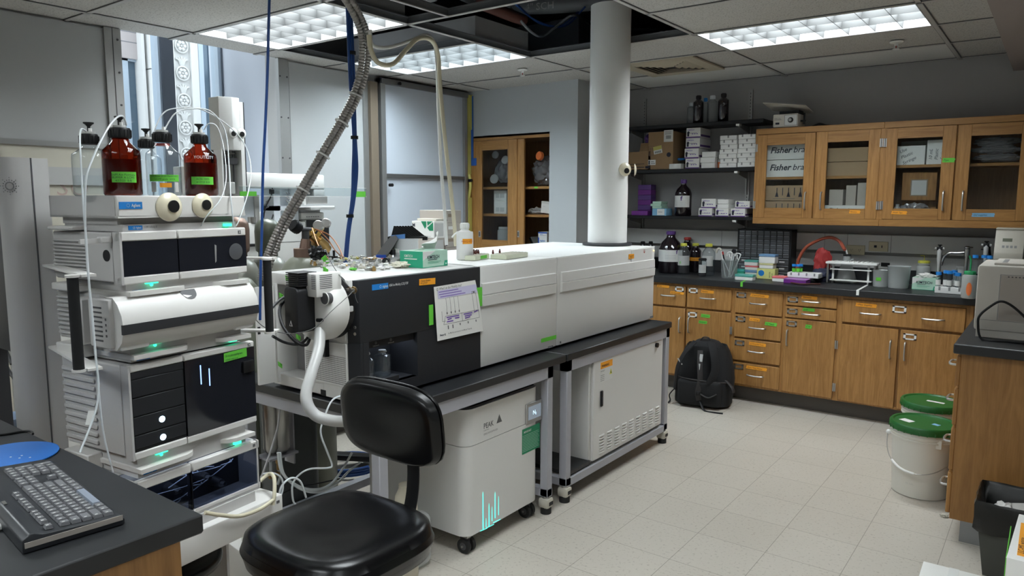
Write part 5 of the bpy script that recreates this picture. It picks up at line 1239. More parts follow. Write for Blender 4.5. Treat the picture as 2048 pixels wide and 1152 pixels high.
# ---- solvent cabinet on top
r = sroot('solvent_tray','white solvent tray module with blue badge topmost in the chromatograph stack','instrument',group=GS)
m = MB(); z0,z1 = 1.532,1.589
m.prism([(0,0),(.392,0),(.392,D),(0,D)],z0,z0+.006,'z','lc_white')
m.box(0,0,z0,.392,.012,z1,'lc_white',bev=.003,seg=1); m.box(0,.012,z0,.006,D,z1,'lc_side'); m.box(.386,.012,z0,.392,D,z1,'lc_side'); m.box(0,D-.006,z0,.392,D,z1,'lc_side'); m.box(.002,.010,z1-.008,.390,D-.002,z1-.002,'lc_white')
m.box(.016,.03,1.515,.372,D-.03,z0,'lc_grey'); part('tray_body',m,r)
m = MB(); badge(m,.004,1.555,.062,.018); part('maker_badge',m,r,'blue badge')
TT = 1.5871
# ---- module 2: autosampler with smoked window
def module(name,label,z0,z1,g0,g1,seam,lower=True,body='lc_side'):
    r = sroot(name,label,'instrument',group=GS)
    m = MB(); m.box(.002,.035,z0+.004,.386,D,z1-.002,body,bev=.004,seg=1); fins(m,z0+.02,z1-.02,n=10);
    m.box(.000,.030,z0+.003,.010,.034,z1,'lc_grey')
    m.box(.0,.0,z0,.006,.035,z1,'lc_side'); part('housing',m,r)
    return r
r = module('autosampler','second module from top with long smoked window under the solvent tray',1.363,1.497,1.385,1.473,.165)
for i,(x0,x1) in enumerate(((0,.163),(.165,.391))):
    m = MB(); m.box(x0,0,1.473,x1,.022,1.497,'lc_white',bev=.003,seg=1); m.box(x0,0,1.363,x1,.022,1.384,'lc_white',bev=.003,seg=1); m.box(x0+.002,.0205,1.384,x1-.002,.0225,1.473,'matt_black'); d = part('door',m,r)
    m = MB(); m.box(x0+.001,.0015,1.384,x1-.0005,.018,1.473,'smoked'); part('smoked_window',m,d,'dark smoked window')
m = MB(); m.lathe([(.020,0),(.024,.001),(.020,.002)],(.352,.001,1.428),30,'drawer_clear',axis=(0,-1,0)); part('drive_knob',m,r)
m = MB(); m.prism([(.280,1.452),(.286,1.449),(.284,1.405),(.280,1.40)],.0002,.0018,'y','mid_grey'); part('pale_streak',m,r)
m = MB(); m.box(.362,-.001,1.479,.372,.001,1.489,'print_grey'); m.box(.3655,-.002,1.482,.3685,0,1.486,'lc_white'); part('door_symbol',m,r)
m = MB(); m.box(-.030,.028,1.470,.0,.050,1.486,'lc_side',bev=.003,seg=1); m.box(-.075,.04,1.470,-.028,.048,1.482,'lc_side'); part('tube_clip',m,r)
m = MB(); m.cyl((.003,.062,1.436),(.0008,.062,1.436),.015,m='matt_black'); part('finger_recess',m,r)
# plinths with status lights
def plinth(label,z0,z1,lipz,badgez,ledz_l,ledz_r,wave=True):
    r = sroot('module_plinth',label,'instrument',group='plinths between the modules')
    m = MB(); m.box(.020,.016,z0,.370,D-.03,z1,'lc_side'); m.box(-.022,.17,z0+.002,.02,D-.02,z1-.006,'lc_white',bev=.003,seg=1); part('plinth_body',m,r)
    if lipz:
        m = MB(); P = [(.012,-.012),(.150,-.012),(.172,-.002),(.20,.030),(.235,.040),(.27,.030),(.292,-.002),(.315,-.012),(.384,-.012),(.384,.20),(.012,.20)]
        m.prism(P,lipz-.012,lipz,'z','lc_white'); part('lip',m,r)
    if badgez: m = MB(); badge(m,.035,badgez,.038,.011,y=.0155); m.text('1290 Infinity II',(.078,.0155,badgez+.004),X_,Z_,.008,'print_grey',wid=.8); part('maker_badge',m,r,'blue badge')
    if ledz_l: m = MB(); m.sphere((.086,.010,ledz_l),.0045,'led_green',10,8); m.box(.07,.008,ledz_l+.003,.105,.014,ledz_l+.006,'led_green'); part('status_light',m,r,'green status light')
    if ledz_r: m = MB(); m.box(.322,.004,ledz_r-.004,.345,.014,ledz_r+.004,'led_green'); part('status_light',m,r,'bright green status light')
    return r
plinth('thin grey plinth directly under the solvent tray with a blue badge',1.497,1.515,None,1.501,None,1.506)
plinth('plinth between the smoked-window autosampler and the bulging module',1.335,1.363,1.345,1.3365-.002,1.356,1.3385)
# ---- module 3: curved multisampler front with dark stripe
r = sroot('multisampler','bulging white module with one dark stripe in the middle of the stack','instrument',group=GS)
m = MB(); m.box(.002,.03,1.203,.386,D,1.333,'lc_side',bev=.004,seg=1); fins(m,1.215,1.325,n=9)
m.box(-.040,.0,1.205,.002,.09,1.330,'lc_side',bev=.006); m.box(-.043,.115,1.205,.0,.17,1.325,'lc_side',bev=.004,seg=1)
for q in range(8): m.box(-.041,.030,1.222+q*.012,-.0395,.065,1.2265+q*.012,'dark_grey')
for q in range(4): m.box(-.041,.012,1.235+q*.014,-.0395,.017,1.241+q*.014,'dark_grey')
part('housing',m,r)
prof = [(.030,1.200),(-.005,1.200),(-.028,1.222),(-.036,1.250),(-.037,1.266),(-.033,1.290),(-.018,1.318),(.0,1.334),(.030,1.334)]
m = MB(); m.prism(prof,-.028,.394,'x','lc_white'); part('front_cover',m,r,ang=60)
m = MB(); m.prism([(-.0375,1.243),(-.0385,1.255),(-.0382,1.268),(-.030,1.268),(-.030,1.243)],-.0285,.3942,'x','charcoal'); part('dark_stripe',m,r,'dark stripe')
m = MB(); P = [(.18+.025*math.cos(PI*i/12),1.3335-.024*math.sin(PI*i/12)) for i in range(13)];
vs = []
def fy3(z):
    for (a,b),(c,d) in zip(prof[1:-2],prof[2:-1]):
        if b <= z <= d: return a+(c-a)*(z-b)/(d-b)
    return 0
vs = [(x,fy3(z)-.0012,z) for x,z in P]; m.add(vs,[tuple(range(12,-1,-1))],'charcoal'); part('finger_notch',m,r,'dark half-round notch')
m = MB(); m.box(-.022,-.016,1.1985,.055,.0,1.211,'bright_white',bev=.005); m.box(.325,-.016,1.1985,.392,.0,1.211,'bright_white',bev=.005); part('foot_roller',m,r)
m = MB(); m.cyl((.03,.06,1.334),(.03,.06,1.338),.016,m='matt_black'); part('side_cap',m,r)
plinth('plinth between the bulging module and the large drawer module',1.158,1.200,1.180,1.1505+.009,1.194,1.166)
# ---- module 4: four drawers + dark glossy door
r = module('sampler_tower','largest module with four dark drawers and glossy black door, two white rings lit',.901,1.153,0,0,.16)
m = MB(); m.box(.006,0,1.135,.161,.022,1.153,'lc_white',bev=.003,seg=1); m.box(.006,0,.901,.161,.022,.921,'lc_white',bev=.003,seg=1); m.box(.0061,.012,.921,.009,.022,1.135,'lc_side'); part('drawer_frame',m,r); m = MB(); m.box(.163,0,1.135,.404,.022,1.153,'lc_white',bev=.003,seg=1); m.box(.163,0,.901,.404,.022,.921,'lc_white',bev=.003,seg=1); m.box(.1631,.016,.919,.4035,.021,1.137,'matt_black'); part('door_frame',m,r)
m = MB(); m.box(.008,.004,.921,.161,.022,1.135,'matt_black'); part('drawer_bay',m,r)
zz = [.925,.966,1.016,1.066,1.116]
for i in range(4):
    m = MB(); m.box(.008,.0015,zz[i]+.001 if i else .9675-.038,.160,.018,zz[i+1]-.0015,'panel_black',bev=.0015,seg=1); d = part('sample_drawer',m,r)
    if i in (0,1):
        m = MB(); zc = zz[i+1]-.024
        m.lathe([(.0066,0),(.0066,.0018),(.0086,.0018),(.0086,0)],(.088,.0015,zc),24,'led_white',axis=(0,-1,0)); part('light_ring',m,d,'lit white ring')
m = MB(); m.box(.008,.0015,1.1165,.160,.018,1.134,'panel_black'); part('upper_bezel',m,r)
m = MB(); m.box(.164,.0005,.921,.403,.016,1.135,'smoked'); part('glossy_door',m,r,'glossy black door')
m = MB(); m.box(.355,-.008,1.062,.396,.0,1.098,'black_plastic',bev=.006); part('door_catch',m,r)
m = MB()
for (x,z,h) in ((.212,1.06,.055),(.240,1.05,.050)): m.box(x,-.0004,z,x+.003,.0004,z+h,'reflection_blue')  # glowing lines painted on the door in place of a blue reflection
part('reflected_lines',m,r,'blue reflected light lines')
m = MB(); m.slab((.292,-.0008,1.108),Vector((1,0,.04)),Z_,.082,.026,.0008,'tape_green'); m.text('Do not place anything here',(.296,-.0018,1.122),X_,Z_,.010,'ink',shear=.3,wid=.55); m.text('column oven is on',(.296,-.0018,1.111),X_,Z_,.010,'ink',shear=.3,wid=.6); part('tape_label',m,r)
m = MB(); m.box(.380,-.001,1.140,.389,.001,1.149,'print_grey'); m.box(.383,-.002,1.143,.386,0,1.146,'lc_white'); part('door_symbol',m,r)
plinth('plinth between the large drawer module and the lowest pump module',.845,.899,.876,.850,.892,.852)
# ---- module 5: pump with smoked see-through window
r = sroot('pump_module','lowest module whose clear smoked window shows pump heads and tubing','instrument',group=GS)
z0,z1 = .687,.842
m = MB(); m.box(.002,.09,z0,.396,D,z1,'lc_side',bev=.004,seg=1); m.box(.002,.0,z0,.008,.09,z1,'lc_side'); m.box(.396,.0,z0,.402,.09,z1,'lc_side'); m.box(.002,.0,z0,.402,.09,z0+.008,'lc_side'); m.box(.002,.086,z0,.40,.0905,z1,'charcoal'); part('housing',m,r)
for (x0,x1) in ((.006,.168),(.171,.408)):
    m = MB(); m.box(x0,0,z1-.026,x1,.020,z1,'lc_white',bev=.003,seg=1); m.box(x0,0,z0,x1,.020,z0+.020,'lc_white',bev=.003,seg=1); m.box(x0,.006,z0+.015,x0+.003,.018,z1-.015,'charcoal'); m.box(x1-.003,.006,z0+.015,x1,.018,z1-.015,'charcoal'); d = part('door',m,r)
    m = MB(); m.box(x0+.001,.001,z0+.020,x1-.001,.005,z1-.026,'smoked_glass'); part('smoked_window',m,d,'see-through smoked window')
for i,(x,z) in enumerate(((.05,.755),(.11,.74),(.15,.76),(.25,.765),(.30,.73))):
    m = MB(); m.cyl((x,.086,z),(x,.045,z),.016,.012,20,'steel'); m.cyl((x,.045,z),(x,.030,z),.007,m='brushed',seg=6); part('pump_head',m,r)
m = MB(); rnd = random.Random(4)
for q in range(9):
    a = Vector((.03+rnd.random()*.34,.06,.72+rnd.random()*.08)); b = Vector((.03+rnd.random()*.34,.05,.72+rnd.random()*.08)); m.tube([a,(a+b)/2+Vector((0,-.025,.03*rnd.random())),b],.0016,6,'clear_tube')
part('capillaries',m,r)
m = MB(); m.box(.02,.03,z1-.034,.36,.05,z1-.030,'led_niche'); part('inner_lamp',m,r,'inner service light')
m = MB(); m.box(.383,-.001,z1-.017,.392,.001,z1-.008,'print_grey'); part('door_symbol',m,r)
# ---- trolley
r = sroot('stack_trolley','white trolley with black-gripped handle posts carrying the chromatograph stack','trolley')
m = MB(); m.box(-.045,-.035,.575,.462,.50,.655,'lc_white',bev=.006); m.box(.435,-.0362,.632,.447,-.034,.640,'print_grey'); part('tray',m,r)
m = MB(); m.box(.01,-.005,.655,.38,.40,.6865,'lc_side'); part('drip_tray',m,r)
m = MB(); m.box(.05,.40,.14,.12,.48,.575,'lc_side'); m.box(.30,.40,.14,.37,.48,.575,'lc_side'); m.box(-.045,-.03,.075,.0,.55,.14,'lc_white',bev=.01); m.box(.40,-.03,.075,.46,.55,.14,'lc_white',bev=.01); m.box(-.03,.40,.09,.45,.50,.13,'lc_white')
part('base_frame',m,r)
for x in (-.022,.43):
    for y in (-.01,.50): m = MB(); m.cyl((x-.018,y,.037),(x+.018,y,.037),.037,m='black_rubber',seg=24); m.box(x-.024,y-.02,.04,x+.024,y+.02,.08,'mid_grey',bev=.004,seg=1); part('caster',m,r)
# left post
m = MB()
pc = [(-.079,.385),(-.079,.402),(-.066,.418),(-.045,.425),(-.012,.425),(-.012,.360),(-.035,.357),(-.058,.360),(-.073,.370)]
m.prism(pc,.15,1.69,'z','lc_grey')  # shading of the round post put into its darker grey
m.box(-.012,.360,.15,.033,.372,1.69,'lc_side'); m.box(-.013,.3585,.15,-.0095,.3605,1.69,'dark_grey'); part('post',m,r)
def grip(xs,xp,yp,k):
    m = MB(); m.cyl((xs,0,1.172),(xs,0,1.395),.0125,m='matt_black',seg=20); part('grip',m,r,'black grip')
    for z in (1.166,1.395):
        m = MB(); d = Vector((xs-xp,-yp,0)); m.slab(Vector((xp,yp,z))+Vector((d.y,-d.x,0)).normalized()*-.016,d,Vector((-d.y,d.x,0)) if k else Vector((-d.y,d.x,0)),d.length+.014,.032,.006,'lc_white'); m.cyl((xs,0,z),(xs,0,z+.006),.016,m='lc_white',seg=18); part('handle_arm',m,r)
grip(-.122,-.02,.36,1); grip(.466,.40,.14,0)
m = MB(); lg_ = sp(20,372,.357)
for q in range(16):
    an = q*PI/8
    for k,rr in enumerate((.010,.016,.022)):
        if k < 2 or q % 2 == 0: m.sphere((lg_.x+rr*math.cos(an),.3585,lg_.z+rr*math.sin(an)),.0022-.0004*k,'print_grey',6,4,sy=.5)
part('starburst_logo',m,r,'grey starburst mark')
m = MB(); m.box(.425,.20,.15,.435,.30,1.35,'lc_side'); part('post',m,r)
# ---- solvent bottles on the tray
def lb(x,y,z=TT): p = SL_+_sx*x+_sy*y; return p.x,p.y,z
def sbottle(px,d,w_px,h_px_top,label,k,capcol='black_plastic',**kw):
    p = sp(px,385,d); q = SL_+_sx*p.x+_sy*d; dist = (Vector((q.x,q.y,TT))-Vector((0,0,H))).dot(_f)
    R = w_px/2/FPX*dist; h = (388-h_px_top)/FPX*dist*1.0
    return p.x,q,R,h
def labot(px,d,wpx,top,label,glassk,fill,liqk,lab,labk,labtxt,neckr=.0175,plunger=True,group='solvent bottles on the stack'):
    x,q,R,h = sbottle(px,d,wpx,top,label,glassk)
    r = bottle('solvent_bottle',label,q.x,q.y,TT,R,h,neckr,neckr*1.32,.026,glassk,'black_plastic',fill=fill,liqk=liqk,lab=lab,labk=labk,labtxt=labtxt,group=group,shoulder=.60,seg=32)
    m = MB(); m.cyl((0,0,h),(0,0,h+.006),.016,m='translucent',seg=18)
    if plunger: m.cyl((-.004,.003,h+.006),(-.004,.003,h+.022),.004,m='black_plastic',seg=10); m.lathe([(.003,0),(.008,.006),(.0125,.009),(.0125,.012)],(-.004,.003,h+.018),16,'black_plastic')
    m.cyl((.010,0,h+.004),(.010,0,h+.014),.0045,m='bright_white',seg=10); part('cap_valve',m,r)
    return r,q,h
vd = math.degrees(math.atan2(-SL_.y,-SL_.x))   # direction from the stack to the camera
B1 = labot(247,.07,70,254,'amber solvent bottle with a green tape label, left one of two amber bottles','amber_glass',.9,'amber_liquid',(.035,.062,vd-32,vd+42),'tape_green',[('5mM Am Formate',vd+2,.052,.0075,'ink',0),('BUFFER A LCMS',vd+2,.045,.0075,'ink',0),('4/17/25  B.B',vd+2,.037,.0075,'ink',0)],neckr=.0195)
B2 = labot(404,.07,62,266,'amber solvent bottle with white lettering, right one of two amber bottles','amber_glass',.9,'amber_liquid',(.034,.056,vd-40,vd+38),'tape_green',[('ACN 100%',vd,.047,.0075,'ink',0),('4/17/25 B.B',vd,.038,.0075,'ink',0)],neckr=.0165)
x_,q_,R_,h_ = sbottle(404,.07,62,266,'','')
mm = MB(); mm.text('YOUTILITY',(0,0,0),X_,Z_,.0115,'label_white',off=0,bold=.01,align='CENTER'); m = MB(); a_ = math.radians(vd+8)
for v in mm.v: b_ = a_+v.x/(R_+.001); m.v.append(Vector((math.cos(b_)*(R_*.985+.001),math.sin(b_)*(R_*.985+.001),.60*h_+.001+v.z)))
m.f = mm.f; m.k = mm.k; part('white_lettering',m,B2[0])
B3 = labot(330,.06,64,262,'clear solvent bottle with green and orange tape between the amber bottles','clear_bottle',.62,'water',(.040,.058,vd-55,vd+50),'tape_green',[('IPA Rinse 50:50 MeOH H2O',vd,.052,.006,'ink',0),('LC-MS grade  3/4/25',vd,.044,.006,'ink',0)],plunger=False,neckr=.0175)
B4 = labot(185,.12,66,266,'clear solvent bottle at the left rear of the stack top','clear_bottle',.55,'water',None,None,None,neckr=.0165)
B5 = labot(298,.22,52,275,'clear solvent bottle mostly hidden behind the middle bottles','clear_bottle',.5,'water',None,None,None,neckr=.0155)
m = MB(); m.lathe([(.0188,0),(.0195,.003),(.0188,.006)],(0,0,B3[2]-.036),24,'cap_red'); part('red_collar',m,B3[0])
m = MB(); n = 10; R = .0545
x_,q_,R_,h_ = sbottle(330,.06,64,262,'','')
for (a0,a1,z0,z1,k) in ((-18,20,.024,.036,'tape_orange'),(-48,-30,.012,.038,'light_grey'),(32,46,.012,.038,'light_grey')):
    vs = []
    for i in range(n+1): a = math.radians(vd+a0+(a1-a0)*i/n); vs.append((math.cos(a)*(R_+.0012),math.sin(a)*(R_+.0012)))
    m.add([(x,y,z0) for x,y in vs]+[(x,y,z1) for x,y in vs],[(i,i+1,n+2+i,n+1+i) for i in range(n)],k)
part('orange_label',m,B3[0])
# ---- googly eyes
def eye(name,label,c,n,R,k,up=None,look=(0,-.15),group=None,cat='googly eye',pr=.42):
    """domed eye: disc with clear dome and dark pupil, facing n"""
    c = Vector(c); n = Vector(n).normalized(); r = thing(name,label,cat,tuple(c),0,group)
    rt = Vector((-n.y,n.x,0)).normalized(); upv = n.cross(rt); upv = upv if upv.z > 0 else -upv
    m = MB(); m.lathe([(R,0),(R,.0015),(R*.9,R*.12),(R*.6,R*.28),(R*.3,R*.34),(.0001,R*.36)],(0,0,0),36,k,axis=n); part('eyeball',m,r,ang=60)
    m = MB(); o = rt*look[0]*R+upv*look[1]*R; m.cyl(o+n*R*.24,o+n*R*.42,R*pr,m='pupil',seg=28); part('pupil',m,r,'black pupil')
    return r
n_ = -_sy
for i,(px,py) in enumerate(((338,414),(405,411))):
    p = sp(px,py,-.0005); w = SL_+_sx*p.x+_sy*(-.001)
    eye('googly_eye',['left large cream googly eye on the front of the solvent tray','right large cream googly eye on the front of the solvent tray'][i],(w.x,w.y,p.z),n_,.0385 if i == 0 else .034,'eye_cream',look=(.10,.05),group='large googly eyes on the solvent tray',pr=.42)
def column_eye(px,py,label,R,bl=0):
    d = _ray(px,py).normalized(); o = Vector((0,0,H)); C0 = Vector((-2.38,4.225,0)); a = d.x*d.x+d.y*d.y; v = o-C0; b_ = 2*(v.x*d.x+v.y*d.y); c_ = v.x**2+v.y**2-.1285**2; t = (-b_-math.sqrt(max(0,b_*b_-4*a*c_)))/(2*a)
    p = o+d*t; n = Vector((p.x-C0.x,p.y-C0.y,0)).normalized(); tc_ = Vector((-p.x,-p.y,0)).normalized(); n2 = (n+tc_*bl).normalized(); eye('googly_eye',label,tuple(Vector((p.x,p.y,p.z))+n*(.0005+R*.55*bl/(1+bl))),n2,R,'eye_cream',look=(.12,-.2),group='googly eyes on the round column',pr=.40)
column_eye(1247,339,'large googly eye facing out on the round white column',.043,.9)
column_eye(1268.5,340,'googly eye seen edge-on at the right side of the round column',.040)
# ---- tubing from the bottle caps
def st(name,label,pts,rad=.0022,k='clear_tube'):
    return cable(name,label,pts,rad,k,'tube')
def P(px,py,d):  # pixel -> world on stack plane depth d
    dr = _ray(px,py); o = Vector((0,0,H)); t = ((SL_+_sy*d-o).dot(_sy))/dr.dot(_sy); return o+dr*t
st('solvent_line','clear tube dropping from the left rear bottle down past the stack side',[P(172,262,.10),P(163,258,.08),P(160,275,.05),P(162,330,.0),P(168,430,-.03),P(172,470,-.03),P(178,560,-.03),P(184,620,-.03),P(196,760,-.04),P(206,860,-.05),P(226,945,-.05)],.0022)
st('solvent_line','clear tube arching from the left amber bottle down the stack side',[P(253,250,.07),P(245,232,.05),P(228,240,.02),P(205,275,-.01),P(182,325,-.03),P(172,360,-.035),P(170,430,-.035),P(174,520,-.035),P(182,610,-.035),P(190,700,-.04),P(196,800,-.05),P(160,905,-.06)],.0024)
st('solvent_line','clear tube arching from the middle bottle over to the right',[P(328,262,.06),P(340,240,.06),P(352,226,.06),P(375,218,.07),P(420,222,.08),P(450,262,.08),P(458,330,.05),P(462,400,-.01),P(468,455,-.012)],.0020)
st('solvent_line','outermost clear tube arching high right beside the googly-eyed tower',[P(308,262,.1),P(325,228,.1),P(350,217,.1),P(400,218,.12),P(455,250,.12),P(490,290,.10),P(502,340,.06),P(495,390,.01),P(478,440,-.01),P(472,452,-.01)],.0018)
st('solvent_line','clear tube from the right amber bottle looping down in front of the right googly eye',[P(408,260,.07),P(418,247,.06),P(435,255,.05),P(448,300,.03),P(452,360,-.012),P(440,400,-.03),P(415,430,-.03),P(402,452,-.012)],.0016)
m = MB(); a = P(188,820,-.055); m.slab(a,Vector((.12,.2,-1)),Vector((.1,1,.2)),.028,.009,.001,'label_white');
m = MB(); a = P(182,850,-.052); ux = Vector((-.05,.30,1)); uy = Vector((-.10,-.95,.25)); m.slab(a,ux,uy,.034,.013,.001,'label_white'); m.slab(a+ux.normalized()*.003-ux.cross(uy).normalized()*.0012,ux,uy,.008,.009,.0006,'ink')
solo('tube_tag',m,'small white tag on the clear tube beside the stack','tag',loc=tuple(a))
m = MB(); m.tube([P(546,1010,-.05),P(549,985,-.045),P(548,955,-.02),P(538,948,.02),P(520,962,.03)],.006,10,'cream_hose',sub=6)
m.tube([P(410,1025,-.045),P(440,1030,-.05),P(480,1032,-.05),P(520,1018,-.05),P(546,1000,-.05)],.006,10,'cream_hose',sub=6)
solo('waste_tube',m,'pale silicone waste tube drooping over the front of the trolley tray','tube',loc=tuple(P(480,1030,-.05)))
# ================================================================== THINGS ON THE BACK COUNTER
def ck(px,py): return gz(px,py,ZK)
def pxw(p,w): return w/FPX*((Vector(p)-Vector((0,0,H))).dot(_f))     # pixel width -> metres at p
cdir = lambda p: math.degrees(math.atan2(-p[1],-p[0]))
def cb(name,px,py,wpx,top,label,glassk,capk,fill=0,liqk='water',lab=None,labk='label_white',lt=None,shoulder=.68,neck=.42,capR=.5,caph=.024,group='solvent bottles on the back counter',**kw):
    p = ck(px,py)
    if p.y > 6.05: p = gy(px,py,6.08)
    R = pxw(p,wpx)/2; h = gy(px,top,p.y).z-ZK; p.y += R; p.y = min(p.y,6.205-R)
    if lab: d = cdir(p); lab = (lab[0]*h,lab[1]*h,d+lab[2],d+lab[3]); lt = [(t,d+a,z*h,s,k,b) for (t,a,z,s,k,b) in (lt or [])]
    return bottle(name,label,p.x,p.y,ZK+.0005,R,h,R*neck,R*capR,caph,glassk,capk,fill=fill,liqk=liqk,lab=lab,labk=labk,labtxt=lt,group=group,shoulder=shoulder,**kw)
cb('solvent_jug',1330,547,47,463,'large dark jug with violet cap and white label at the left of the back counter','dark_bottle','cap_purple',lab=(.28,.56,-85,80),lt=[('f',30,.47,.045,'cap_purple',.04)]+[('~~~~~~~~~~~~~',0,.42-.035*q,.013,'print_grey',0) for q in range(3)],shoulder=.56,neck=.34,capR=.38,caph=.03,group=None)
cb('reagent_bottle',1361,548,24,487,'clear yellow-capped bottle with green tape just right of the dark jug','clear_bottle','cap_yellow',.35,'dark_bottle',lab=(.28,.6,-60,75),labk='light_grey',lt=[('|||',-30,.36,.02,'tape_green',.03)])
cb('reagent_bottle',1385,545,24,487,'amber yellow-capped bottle with an orange tape band on the back counter','dark_bottle','cap_yellow',lab=(.40,.52,-70,60),labk='tape_orange',lt=[('EtOH 70%',0,.44,.012,'ink',0)])
cb('reagent_bottle',1411,551,26,488,'clear yellow-capped bottle, rightmost of the yellow caps left of the tool beaker','clear_bottle','cap_yellow',.35,'water',lab=(.3,.62,-70,40),labk='light_grey')
cb('reagent_bottle',1368,535,26,475,'dark bottle with red cap standing behind the yellow-capped bottles','dark_bottle','cap_red')
cb('reagent_bottle',1401,553,16,517,'small dark-capped jar in front of the clear yellow-capped bottle','clear_bottle','matt_black',.5,'dark_bottle',lab=(.2,.65,-60,60),labk='light_grey',shoulder=.78,neck=.75,capR=.95,caph=.018)
cb('reagent_bottle',1281,538,16,483,'dark yellow-banded bottle beside the spectrometer corner, left one','dark_bottle','matt_black',lab=(.58,.68,-90,90),labk='cap_yellow',group='dark bottles behind the spectrometer')
cb('reagent_bottle',1297,538,15,483,'dark yellow-banded bottle beside the spectrometer corner, right one','dark_bottle','matt_black',lab=(.58,.68,-90,90),labk='cap_yellow',group='dark bottles behind the spectrometer')
# gas tap
p = ck(1397,530); m = MB(); m.cyl((p.x,6.10,ZK),(p.x,6.10,ZK+.16),.008,m='chrome'); m.tube([(p.x,6.10,ZK+.15),(p.x,6.02,ZK+.155),(p.x-.02,5.97,ZK+.13)],.007,8,'chrome',sub=4); m.box(p.x-.012,6.085,ZK+.15,p.x+.014,6.115,ZK+.19,'steel',bev=.003,seg=1); m.box(p.x-.09,6.098,ZK+.155,p.x,6.106,ZK+.163,'chrome')
m.cyl((p.x,6.10,ZK),(p.x,6.10,ZK+.012),.022,m='chrome'); solo('gas_tap',m,'chrome gas tap rising behind the yellow-capped bottles','tap',loc=(p.x,6.1,ZK))
# beaker of tools
def beaker(name,px,py,wpx,top,label,k='frosted',taper=.86,group=None,cat='beaker',yoff=0):
    p = ck(px,py); R = pxw(p,wpx)/2; h = pxw(p,py-top); p.y += R*.8+yoff
    r = thing(name,label,cat,(p.x,p.y,ZK+.0005),0,group)
    m = MB(); m.lathe([(R*taper,0),(R*(taper+.03),.006),(R,h),(R*1.04,h+.002),(R*.98,h),(R*(taper-.02),.008),(.0001,.006)],(0,0,0),30,k); part('vessel',m,r,ang=60); return r,p,R,h
r,p,R,h = beaker('plastic_beaker',1453,557,34,521,'translucent beaker full of pipettes and tweezers on the back counter',k='clear_beaker')
tools = [('spatula','white plastic spatula leaning left in the tool beaker',(-.045,0),(-.07,.02,.17),'bright_white','blade'),('tweezers','white plastic tweezers leaning right in the tool beaker',(.02,.01),(.075,.01,.15),'bright_white','twz'),
         ('tweezers','white tweezers in the middle of the tool beaker',(0,-.01),(.02,-.01,.16),'bright_white','twz'),('dropper','clear dropper leaning across the tool beaker',(.025,0),(-.045,-.01,.12),'clear_tube','rod'),
         ('marker_pen','dark marker with red stripe in the tool beaker',(-.02,.01),(-.055,.02,.145),'matt_black','pen'),('scissors','dark-handled scissors at the rear of the tool beaker',(.01,.02),(.035,.03,.16),'black_plastic','sc'),('dropper','clear dropper standing steep in the tool beaker',(.02,-.015),(.03,-.01,.14),'clear_tube','rod')]
for nm,lb,a,b,k,kind in tools:
    A = Vector((p.x+a[0]*.7,p.y+a[1],ZK+.01)); Bv = Vector((p.x+b[0]*1.15,p.y+b[1],ZK+b[2]*1.28)); d = (Bv-A).normalized(); s = d.cross(Y_).normalized(); m = MB()
    m.cyl(A,Bv,.004 if kind != 'pen' else .007,m=k,seg=8)
    if kind == 'twz': m.tube([Bv,Bv+s*.015+d*.004,Bv+s*.035-d*.004,Bv+s*.040-d*.03],.0055,6,k,sub=4); m.tube([Bv-d*.04,Bv-d*.04+s*.012,Bv-d*.01+s*.026],.004,6,k,sub=3)
    if kind == 'blade': m.tube([Bv,Bv+d*.02+s*.01,Bv+d*.015+s*.03,Bv+s*.045-d*.01],.009,6,'beige',sub=4)
    if kind == 'pen': m.cyl(Bv,Bv+d*.025,.008,m='cap_red',seg=8)
    if kind == 'sc':
        for q in (-1,1): m.lathe([(.014,-.003),(.020,0),(.014,.003),(.011,0),(.014,-.003)],Bv+s*.02*q+d*.01,16,k,axis=Y_)
    solo(nm,m,lb,nm.replace('_',' '),'tools in the beaker',loc=tuple(A))
# drawer organiser
q0 = gy(1468,545,6.04); q1 = gy(1585,545,6.04); W_ = q1.x-q0.x; HH = gy(1530,459,6.04).z-ZK;
r = thing('drawer_organizer','black organizer of many small grey drawers against the wall on the counter','organizer',((q0.x+q1.x)/2,6.04,ZK+.0005))
m = MB(); w = W_/2-.02
m.box(-w,.012,0,w,.15,HH,'black_plastic');
xs = [-w+.012+i*(2*w-.024)/8 for i in range(9)]; zr = [HH-.012-i*.0345*HH/.372 for i in range(7)]
for x in xs: m.box(x-.002,0,.10,x+.002,.013,HH-.01,'black_plastic')
m.box(-w,0,0,-w+.012,.013,HH,'black_plastic'); m.box(w-.012,0,0,w,.013,HH,'black_plastic'); m.box(-w,0,HH-.012,w,.013,HH,'black_plastic'); m.box(-w,0,0,w,.013,.01,'black_plastic')
part('cabinet',m,r)
for j in range(6):
    for i in range(8):
        m = MB(); m.box(xs[i]+.003,-.001,zr[j+1]+.002,xs[i+1]-.003,.012,zr[j]-.001,'drawer_clear'); m.box(xs[i]+.006,-.010,zr[j]-.008,xs[i+1]-.006,-.001,zr[j]-.003,'drawer_lip'); part('small_drawer',m,r)
for j in range(3):
    for i in range(4):
        z1_ = zr[6]-.003-j*.052*HH/.372; m = MB(); m.box(xs[2*i]+.003,-.001,z1_-.049*HH/.372,xs[2*i+2]-.003,.012,z1_-.001,'drawer_clear'); m.box(xs[2*i]+.006,-.010,z1_-.010,xs[2*i+2]-.006,-.001,z1_-.004,'drawer_lip'); m.box(xs[2*i]+.028,-.0016,z1_-.034,xs[2*i+2]-.034,-.0008,z1_-.022,'light_grey'); part('large_drawer',m,r)
